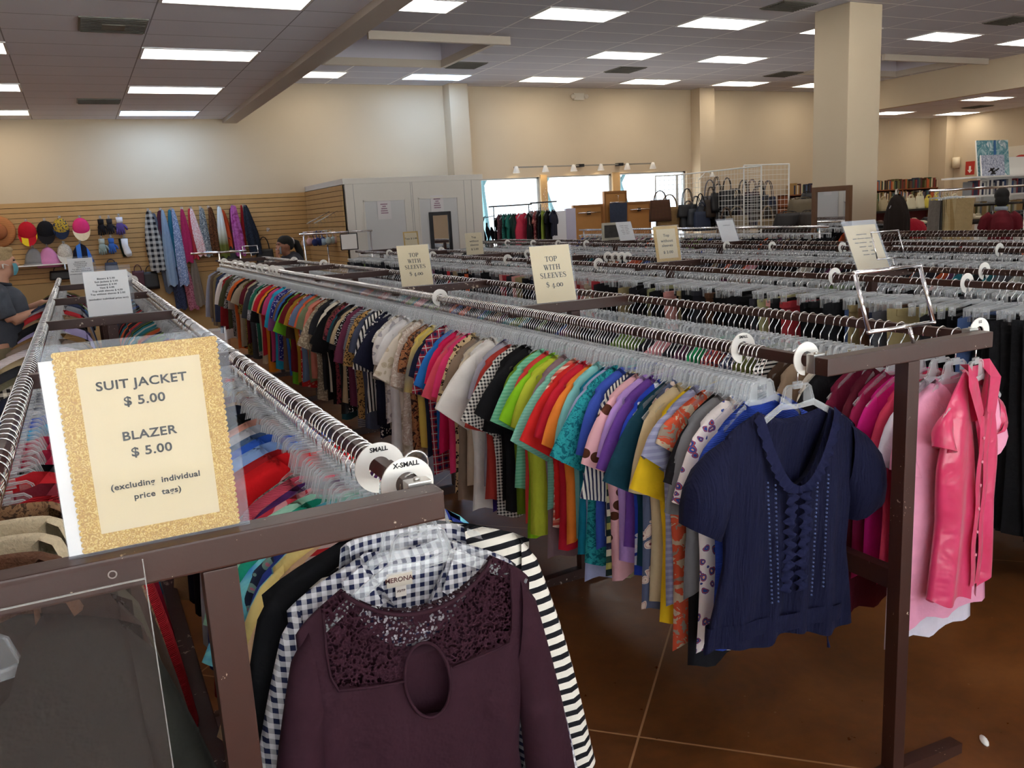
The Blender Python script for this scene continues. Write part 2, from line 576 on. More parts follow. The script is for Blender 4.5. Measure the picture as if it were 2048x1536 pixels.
for i, (a, b, c, d) in enumerate(WELLS):
    m = MB()
    h = ZH + 0.95
    m.bbox((a - 0.05, c - 0.05, ZH + 0.1), (a, d + 0.05, h)); m.bbox((b, c - 0.05, ZH + 0.1), (b + 0.05, d + 0.05, h))
    m.bbox((a, c - 0.05, ZH + 0.1), (b, c, h)); m.bbox((a, d - 0.012, ZH + 0.1), (b, d + 0.05, h)); m.bbox((a - 0.05, c - 0.05, h), (b + 0.05, d + 0.05, h + 0.05))
    struct(m.build('ceiling', M_WELL))
    m = MB()
    m.bbox((a - 0.02, c - 0.07, ZH - 0.11), (b + 0.06, c, ZH + 0.1))
    m.bbox((b - 0.012, c, ZH - 0.02), (b + 0.06, d - 0.012, ZH + 0.1)); m.bbox((a - 0.05, c, ZH - 0.02), (a + 0.012, d - 0.012, ZH + 0.1)); m.bbox((a, d - 0.012, ZH - 0.02), (b, d + 0.05, ZH + 0.1))
    struct(m.build('trim_%d' % (3 + i), M_LIP))
struct(MB().bbox((16.9, YF, ZL), (17.05, YB, ZH + 0.1)).build('beam', M_WALL))
struct(MB().bbox((17.05, YF, ZL), (XR, YB, ZL + 0.1)).build('ceiling', M_TILE_L))

# pilasters on the back wall and the free standing column
for a, b in ((6.79, 7.18), (12.83, 13.25)):
    struct(MB().bbox((a, YB - 0.32, 0), (b, YB, ZH)).build('pilaster', M_WALL))
struct(MB().bbox((9.556, 8.66, 0), (10.17, 9.27, ZH)).build('column', M_WALL, bevel=0.012))
struct(MB().bbox((20.85, 15.6, 0), (XR, YB, ZL)).build('pilaster', M_WALL))
struct(MB().bbox((15.0, YB - 0.02, 0), (20.85, YB, 0.1)).build('baseboard_back', plain('baseboard_paint', '#5a3a2a', 0.5)))

# ------------------------------------------------------------------ ceiling lights and vents
M_LFRAME = plain('lamp_frame_white', '#e4e4e4', 0.5)
def lampmat(name, col, k=1.0):
    return plain('lamp_diffuser_' + name, (0.9, 0.9, 0.9), 0.4, emit=col, es=LAMP * k)
LM = {'warm': lampmat('warm', (1.0, 0.88, 0.71)), 'neutral': lampmat('neutral', (1.0, 0.95, 0.88)), 'cool': lampmat('cool', (0.45, 0.66, 1.0), 2.0)}
def lamp(x, y, z, lx, ly, tone, label, group=None):
    t = empty('ceiling_light', (x, y, z)); tag(t, label, 'ceiling light', group)
    m = MB(); a, b = lx / 2, ly / 2; e = 0.025
    m.bbox((-a - e, -b - e, -0.014), (a + e, -b, 0)); m.bbox((-a - e, b, -0.014), (a + e, b + e, 0))
    m.bbox((-a - e, -b, -0.014), (-a, b, 0)); m.bbox((a, -b, -0.014), (a + e, b, 0))
    m.build('frame', M_LFRAME, t)
    MB().bbox((-a, -b, -0.010), (a, b, -0.002)).build('diffuser', LM[tone], t)
ORD = ['first', 'second', 'third', 'fourth', 'fifth', 'sixth', 'seventh', 'eighth', 'ninth', 'tenth', 'eleventh', 'twelfth']
for i, y in enumerate((15.25, 12.80, 10.25, 7.72)):
    lamp(1.49, y, ZL, 1.15, 0.55, 'cool' if i < 1 else 'neutral', 'long ceiling light panel in the low ceiling beside the soffit, %s from the hat wall' % ORD[i])
    if i < 3:
        lamp(-0.93, y - 0.05, ZL, 1.15, 0.55, 'warm' if i == 0 else 'neutral', 'ceiling light panel at the left edge of the low ceiling, %s from the hat wall' % ORD[i])
for y in (5.2, 2.7, 0.2, -2.3):
    lamp(1.49, y, ZL, 1.15, 0.55, 'neutral', 'overhead light panel in the low ceiling above the racks', 'unseen low ceiling lights')
for y in (12.8, 7.7, 2.7, -2.3):
    lamp(-3.3, y, ZL, 1.15, 0.55, 'neutral', 'overhead light panel in the low ceiling above the racks', 'unseen low ceiling lights')
rowname = {15.1: 'row nearest the back wall', 12.6: 'middle row', 10.15: 'near row'}
colname = {4.15: 'short end panel', 6.27: 'second panel', 8.66: 'third panel', 11.0: 'fourth panel', 13.4: 'fifth panel', 15.75: 'sixth panel'}
tone = {(15.1, 4.15): 'warm', (15.1, 6.27): 'cool', (12.6, 8.66): 'neutral'}
for y in (15.1, 12.6, 10.15):
    for x in (4.15, 6.27, 8.66, 11.0, 13.4, 15.75):
        if y == 12.6 and x in (4.15, 6.27, 13.4, 15.75):
            continue
        w_ = 0.72 if x == 4.15 else 1.13
        lamp(x, y, ZH, w_, 0.57, tone.get((y, x), 'warm' if y == 15.1 else 'neutral'),
             'high ceiling light, %s from the soffit in the %s' % (colname[x], rowname[y]))
for y in (7.7, 5.2, 2.7, 0.2, -2.3):
    for x in ((4.15, 8.66, 13.4) if y > 3 else (6.27, 11.0)):
        lamp(x, y, ZH, 0.72 if x == 4.15 else 1.13, 0.57, 'neutral', 'overhead light panel in the high ceiling above the racks', 'unseen high ceiling lights')
for x, y, lb in ((18.0, 15.0, 'light in the low right ceiling just right of the column'), (20.5, 15.05, 'light in the low right ceiling nearest the book corner'), (18.05, 12.55, 'light in the low right ceiling nearest the beam')):
    lamp(x, y, ZL, 1.0, 0.57, 'warm', lb)
for x, y in ((20.4, 12.5), (19.2, 10), (19.2, 7.5)):
    lamp(x, y, ZL, 1.0, 0.57, 'warm', 'overhead light panel in the low right ceiling', 'unseen right ceiling lights')

M_VENT = plain('grey_vent_metal', '#76746c', 0.6, noise=0.1, nscale=10)
M_VENTD = plain('dark_vent_slot', '#55534d', 0.7)
def vent(x, y, z, lx, ly, label, middle=False):
    t = empty('ceiling_vent', (x, y, z)); tag(t, label, 'vent')
    MB().bbox((-lx / 2, -ly / 2, -0.012), (lx / 2, ly / 2, 0)).build('backing', M_VENT, t)
    m = MB(); n = 9
    for k in range(n):
        yy = -ly / 2 + ly * (k + 0.5) / n
        m.box((0, yy, -0.018), (lx * 0.94, ly / n * 0.35, 0.01))
    m.build('slats', M_VENTD, t)
    if middle:
        MB().bbox((-lx * 0.17, -ly * 0.18, -0.03), (lx * 0.17, ly * 0.18, -0.02)).build('filter_panel', M_VENT, t)
vent(0.58, 8.96, ZL, 0.57, 0.57, 'large grey ceiling vent nearest the camera on the left', True)
vent(0.58, 13.92, ZL, 0.57, 0.42, 'grey ceiling vent in the low ceiling near the hat wall')
vent(6.31, 13.88, ZH, 0.58, 0.55, 'grey ceiling vent beside the left skylight well')
vent(9.55, 13.88, ZH, 0.58, 0.58, 'grey ceiling vent in the middle of the high ceiling')
vent(13.46, 13.86, ZH, 0.6, 0.6, 'grey ceiling vent just left of the column')
vent(8.86, 9.05, ZH, 0.6, 0.45, 'grey ceiling vent at the top edge beside the column')
vent(13.3, 8.95, ZH, 0.6, 0.5, 'grey ceiling vent near the right edge above the right skylight')
vent(19.5, 13.8, ZL, 0.5, 0.5, 'small grey vent in the low right ceiling')
# ------------------------------------------------------------------ garment racks
ZR = 1.38
RAILS = {}
def rack(label, xl, xr, bars, y_end, x_cap=0.0, feet=True):
    t = empty('garment_rack', ((xl + xr) / 2, bars[0], 0)); tag(t, label, 'garment rack')
    hw = (xr - xl) / 2; y0 = bars[0]
    for i, yb in enumerate(bars):
        y = yb - y0
        MB().bbox((-hw - 0.018, y - 0.0225, ZR - 0.047), (hw + 0.022, y + 0.0225, ZR)).build('crossbar', M_BROWN, t, bevel=0.003)
        MB().bbox((-0.0235, y - 0.0225, 0.05), (0.0235, y + 0.0225, ZR - 0.0475)).build('post', M_BROWN, t, bevel=0.002)
        m = MB(); L = 0.30
        m.add([(-L, y - .0225, 0), (L, y - .0225, 0), (L, y + .0225, 0), (-L, y + .0225, 0),
               (-L, y - .0225, .035), (L, y - .0225, .035), (L, y + .0225, .035), (-L, y + .0225, .035),
               (-.05, y - .0225, .05), (.05, y - .0225, .05), (.05, y + .0225, .05), (-.05, y + .0225, .05)],
              [(0, 1, 2, 3), (0, 1, 5, 9, 8, 4), (3, 2, 6, 10, 11, 7), (0, 3, 7, 4), (1, 2, 6, 5), (4, 7, 11, 8), (8, 11, 10, 9), (9, 10, 6, 5)])
        m.build('foot', M_BROWN, t)
    for s in (-1, 1):
        MB().bbox((s * hw - 0.0125, 0.023, ZR - 0.031), (s * hw + 0.0125, y_end - y0, ZR - 0.001)).build('rail', M_BROWN, t, bevel=0.002)
        m = MB(); m.bbox((s * hw - 0.02, 0.0228, ZR - 0.046), (s * hw + 0.02, 0.05, ZR + 0.006))
        m.lathe([(0.006, 0), (0.006, 0.004), (0.002, 0.005)], 8, (s * hw, 0.037, ZR + 0.006))
        m.build('rail_bracket', M_STEEL, t, bevel=0.002)
    MB().bbox((-0.02, 0.02, 0.64), (0.02, bars[-1] - y0 - 0.02, 0.70)).build('stretcher', M_BROWN, t, bevel=0.002)
    return t

rack('brown steel garment rack in front carrying jackets and blazers', -0.20, 0.44, [1.22, 3.08, 4.98, 6.78, 8.60], 10.4)
rack('long brown steel garment rack in the middle carrying the rainbow of tops', 1.73, 2.36, [1.62, 3.45, 5.06, 7.0, 8.7, 10.4, 12.3], 12.6)
rack('brown garment rack behind the rainbow tops, with the sign about tops without sleeves', 3.65, 4.22, [1.56, 3.37, 5.2, 6.9, 8.38, 10.2, 12.0], 12.3)
rack('brown garment rack fourth from the camera with the one-line white sign', 5.68, 6.27, [1.6, 3.4, 5.2, 7.05, 9.0, 10.9, 12.6], 12.9)
rack('short brown garment rack below the khaki trousers at far right', 7.45, 8.0, [2.9, 4.7, 6.4], 6.6)

# ------------------------------------------------------------------ hangers
def hanger_shapes(seg=12, ns=6, wide=0.2, clips=False):
    hook = MB()
    c = (0.0, -0.0215); R = 0.025
    path = [(0.0, -0.102), (0.0, -0.068), (0.009, -0.056), (0.0185, -0.044)]
    for k in range(seg + 1):
        a = -0.55 + (PI + 0.85) * k / seg
        path.append((c[0] + R * math.cos(a), c[1] + R * math.sin(a)))
    hook.tube([(x, 0, z) for x, z in path], 0.0021, ns)
    arms = MB()
    if clips:
        arms.tube([(-0.17, 0, -0.112), (-0.05, 0, -0.105), (0, 0, -0.098), (0.05, 0, -0.105), (0.17, 0, -0.112)], [0.005] * 5, 6, True, (1, 2.0))
        for s in (-1, 1):
            arms.box((s * 0.145, 0, -0.135), (0.03, 0.018, 0.06))
    else:
        # trapezoid neck ring and two sloping arms, flat plastic strip with a flange
        ring = [(-0.058, -0.152), (-0.045, -0.108), (-0.035, -0.100), (0.035, -0.100), (0.045, -0.108), (0.058, -0.152)]
        arms.tube([(x, 0, z) for x, z in ring], 0.0035, 6, True, (1.0, 1.5))
        arms.box((0, 0, -0.1), (0.03, 0.009, 0.02))
        for s in (-1, 1):
            arms.tube([(s * x, 0, z) for x, z in ((0.0, -0.162), (0.058, -0.156), (0.058 + (wide - .058) * .3, -0.180 if wide > .12 else -0.164), (0.058 + (wide - .058) * .65, -0.210 if wide > .12 else -0.170), (wide, -0.245 if wide > .12 else -0.178))], [0.003, 0.0042, 0.0042, 0.004, 0.003], 6, True, (1.0, 2.6))
            arms.add([(s * 0.045, -0.001, -0.108), (s * 0.058, -0.001, -0.152), (s * 0.02, -0.001, -0.158), (s * 0.02, -0.001, -0.103)], [(0, 1, 2, 3)])
    return hook, arms

_h, _a = hanger_shapes()
ME_HOOK = _h.build('hook', M_HOOK, smooth=True); ME_ARM = _a.build('clothes_hanger', M_CLEAR, smooth='auto')
_h3, _a3 = hanger_shapes(wide=.085)
ME_ARMS = _a3.build('clothes_hanger', M_CLEAR, smooth='auto')
_h2, _a2 = hanger_shapes(clips=True)
ME_ARMC = _a2.build('clip_hanger', M_CLEAR, smooth='auto')
for o in (ME_HOOK, ME_ARM, ME_ARMC, ME_ARMS):
    COL.objects.unlink(o)
NH = [0]
def hanger(x, y, z, yaw, label, group=None, clip=False, tilt=0.0, short=False):
    a = (ME_ARMC if clip else (ME_ARMS if short else ME_ARM)).copy(); COL.objects.link(a)
    a.location = (x, y, z); a.rotation_euler = (tilt, 0, yaw)
    tag(a, label, 'hanger', group)
    h = ME_HOOK.copy(); COL.objects.link(h); h.parent = a
    NH[0] += 1
    return a

# far hangers collected into one mass
class Mass:
    def __init__(self):
        self.V = []; self.F = []; self.M = []; self.n = 0
    def add(self, V, F, mi, M):
        """V (n,3) array, F list of index tuples, mi material index, M 4x4"""
        P = V @ np.array(M.to_3x3()).T + np.array(M.translation)
        self.V.append(P)
        self.F.extend([tuple(i + self.n for i in f) for f in F]); self.M.extend([mi] * len(F)); self.n += len(V)
    def build(self, name, mats, smooth=True):
        me = bpy.data.meshes.new(name)
        me.from_pydata(np.concatenate(self.V).tolist(), [], self.F)
        for m in mats:
            me.materials.append(m)
        me.polygons.foreach_set('material_index', self.M)
        if smooth:
            me.polygons.foreach_set('use_smooth', [True] * len(me.polygons))
        o = bpy.data.objects.new(name, me); COL.objects.link(o)
        return o
_lh, _la = hanger_shapes(7, 4, wide=.10)
_lh2, _la2 = hanger_shapes(7, 4, clips=True)
LOW_HOOK = (np.array(_lh.v), _lh.f); LOW_ARM = (np.array(_la.v), _la.f); LOW_CLIP = (np.array(_la2.v), _la2.f)
FARH = Mass()
def far_hanger(x, y, z, yaw, clip=False, tilt=0.0):
    M = Matrix.Translation((x, y, z)) @ Matrix.Rotation(yaw, 4, 'Z') @ Matrix.Rotation(tilt, 4, 'Y')
    FARH.add(*LOW_HOOK, 0, M); FARH.add(*(LOW_CLIP if clip else LOW_ARM), 1, M)

# ------------------------------------------------------------------ garments
def lerp_keys(keys, v):
    for (a, x), (b, y) in zip(keys[:-1], keys[1:]):
        if v <= b:
            return x + (y - x) * (v - a) / max(1e-9, b - a)
    return keys[-1][1]

def top_shapes(shw=0.19, chest=0.205, waist=0.2, hem=0.215, length=0.6, depth=0.018, zneck=-0.135, drop=0.055, nw=0.07, nf=0.08, nb=0.02,
               sleeve=0.2, sang=22, sr0=0.17, sr1=0.085, sth=0.02, fold=0.008, nfold=3.0, hemcurve=0.0, nu=15, nv=12, seed=0, armhole=None, power=2.0, puff=0.0, hole=None, open_front=0.0, sides=(-1, 1)):
    r = random.Random(seed)
    ph = r.uniform(0, 6.28); ph2 = r.uniform(0, 6.28)
    W = [(0, shw), (0.12, armhole if armhole else shw * 0.99), (0.3, chest), (0.6, waist), (1.0, hem)]
    us = np.linspace(-1, 1, nu)
    body = MB(); idx = {}
    holes = []
    for side in (-1, 1):
        for j in range(nv + 1):
            v = (j / nv) ** 1.15
            wv = lerp_keys(W, v)
            for i, u in enumerate(us):
                ax = abs(u) * shw
                tip = -drop * max(0, (ax - nw) / (shw - nw)) - 0.012 * max(0, (ax - nw) / (shw - nw)) ** 5
                if ax < nw:
                    t_ = ax / nw
                    tz = zneck - (nf if side < 0 else nb) * (1 - t_ ** power)
                else:
                    t_ = 1; tz = zneck + tip
                hz = zneck - length - hemcurve * (1 - u * u) + 0.012 * math.sin(2.2 * u * PI + ph)
                z = tz + (hz - tz) * v
                env = max(0.0, 1 - abs(u) ** 4) ** 0.5
                rp = math.sqrt(max(0.0, 1 - (1 - min(1, v / 0.2)) ** 2))
                y = side * (depth * (0.25 + 0.75 * min(1, v * 2 + 0.2)) * env * rp)
                if v == 0 and ax < nw:
                    y = side * 0.03 * math.sqrt(max(0, 1 - t_ * t_))
                y += fold * (v ** 0.6) * math.sin(nfold * u * PI + ph + 1.3 * v) * (0.4 + 0.6 * abs(math.sin(2 * u + ph2)))
                x = u * wv + 0.006 * v * math.sin(5 * v + ph2)
                if side < 0 and open_front and abs(u) < 0.999:
                    x += math.copysign(open_front * (1 - abs(u)) * (0.6 + 0.4 * v), u if u else 1e-9)
                shared = side > 0 and (i in (0, nu - 1) or (j == 0 and ax >= nw))
                if shared and (-1, j, i) in idx:
                    idx[(1, j, i)] = idx[(-1, j, i)]
                else:
                    idx[(side, j, i)] = len(body.v); body.v.append((x, y, z))
        for j in range(nv):
            for i in range(nu - 1):
                q = (idx[(side, j, i)], idx[(side, j, i + 1)], idx[(side, j + 1, i + 1)], idx[(side, j + 1, i)])
                q = tuple(dict.fromkeys(q))
                if len(q) < 3:
                    continue
                if side < 0 and open_front and i == (nu - 1) // 2:
                    continue
                if hole and side < 0:
                    cx = sum(body.v[k][0] for k in q) / len(q); cz = sum(body.v[k][2] for k in q) / len(q)
                    if hole(cx, cz):
                        continue
                body.f.append(q); body.mi.append(0)
    sl = []
    if sleeve > 0:
        for s in sides:
            m = MB(); n = 12; rows = max(5, int(sleeve / 0.045))
            a = math.radians(sang + r.uniform(-4, 4))
            P0 = Vector((s * shw, 0, zneck - drop - 0.012)); P1 = Vector((s * chest * 0.90, 0, P0.z - sr0))
            d = Vector((s * math.sin(a), 0, -math.cos(a))); pr = Vector((-s * math.cos(a), 0, -math.sin(a)))
            E0 = P0 + d * sleeve + Vector((s * 0.012, 0, 0)); E1 = E0 + pr * (2 * sr1)
            if sleeve > 0.12 and sang > 14:
                E1.z = min(E1.z, E0.z + 0.02)
            vs = []
            for k in range(rows + 1):
                q = k / rows
                bul = math.sin(q * PI) * (0.012 + puff)
                A = P0.lerp(E0, q) + Vector((s * bul, 0, bul * 0.6 * (1 - q)))
                B = P1.lerp(E1, q)
                if k == 0:
                    A = A + Vector((-s * 0.02, 0, 0.006))
                c_ = (A + B) / 2; h = (A - B) / 2
                th = sth * (0.55 + 0.6 * math.sin(min(1, q * 1.6 + 0.15) * PI / 2)) * (1 + puff * 14 * math.sin(q * PI))
                for e in range(n):
                    an = 2 * PI * e / n
                    w_ = 0.006 * math.sin(3 * an + ph + 5 * q) * q
                    vs.append(c_ + h * math.cos(an) + Vector((0, math.sin(an) * th + w_, 0)))
            fs = [(k * n + e, k * n + (e + 1) % n, (k + 1) * n + (e + 1) % n, (k + 1) * n + e) for k in range(rows) for e in range(n)]
            m.add(vs, fs); sl.append(m)
    return body, sl

STYLE = {
    'tee':      dict(sleeve=0.19, sang=24),
    'cap':      dict(sleeve=0.09, sang=38, sr1=0.075),
    'wide':     dict(sleeve=0.24, sang=32, sr1=0.105, chest=0.215),
    'elbow':    dict(sleeve=0.30, sang=17, sr1=0.085),
    'long':     dict(sleeve=0.55, sang=8, sr1=0.055),
    'tank':     dict(sleeve=0.0, shw=0.16, armhole=0.142, chest=0.20),
    'jacket':   dict(sleeve=0.54, sang=7, sr1=0.07, depth=0.035, shw=0.205, sth=0.035, length=0.66, nf=0.12),
    'puff':     dict(sleeve=0.22, sang=20, sr1=0.08, puff=0.02),
}
SNAME = {'tee': 'short-sleeved top', 'cap': 'cap-sleeved top', 'wide': 'wide-sleeved top', 'elbow': 'elbow-sleeved top', 'long': 'long-sleeved top', 'tank': 'sleeveless top', 'jacket': 'jacket', 'puff': 'puff-sleeved top'}
NG = [0]
def garment(x, y, z, yaw, style, mat, label, cat='top', name=None, group=None, parts=True, tilt=0.0, smat=None, **kw):
    p = dict(STYLE[style]); p.update(kw); p.setdefault('seed', NG[0] * 13 + 5)
    body, sl = top_shapes(**p)
    o = body.build(name or cat, mat, None, True, (x, y, z))
    o.rotation_euler = (0, tilt, yaw)
    tag(o, label, cat, group)
    if parts:
        for m in sl:
            m.build('sleeve', smat or mat, o, True)
    elif sl:
        # far away: sleeves belong to the one mesh
        big = MB(); big.v = list(body.v); big.f = list(body.f); big.mi = list(body.mi)
        for m in sl:
            big.add(m.v, m.f)
        me = big.build('tmp', mat, None, True)
        old = o.data; o.data = me.data; bpy.data.objects.remove(me); bpy.data.meshes.remove(old)
    NG[0] += 1
    return o
# ------------------------------------------------------------------ clothes on the rails
F = fabric
def sol(c, **k):
    return F('solid', c, **k)
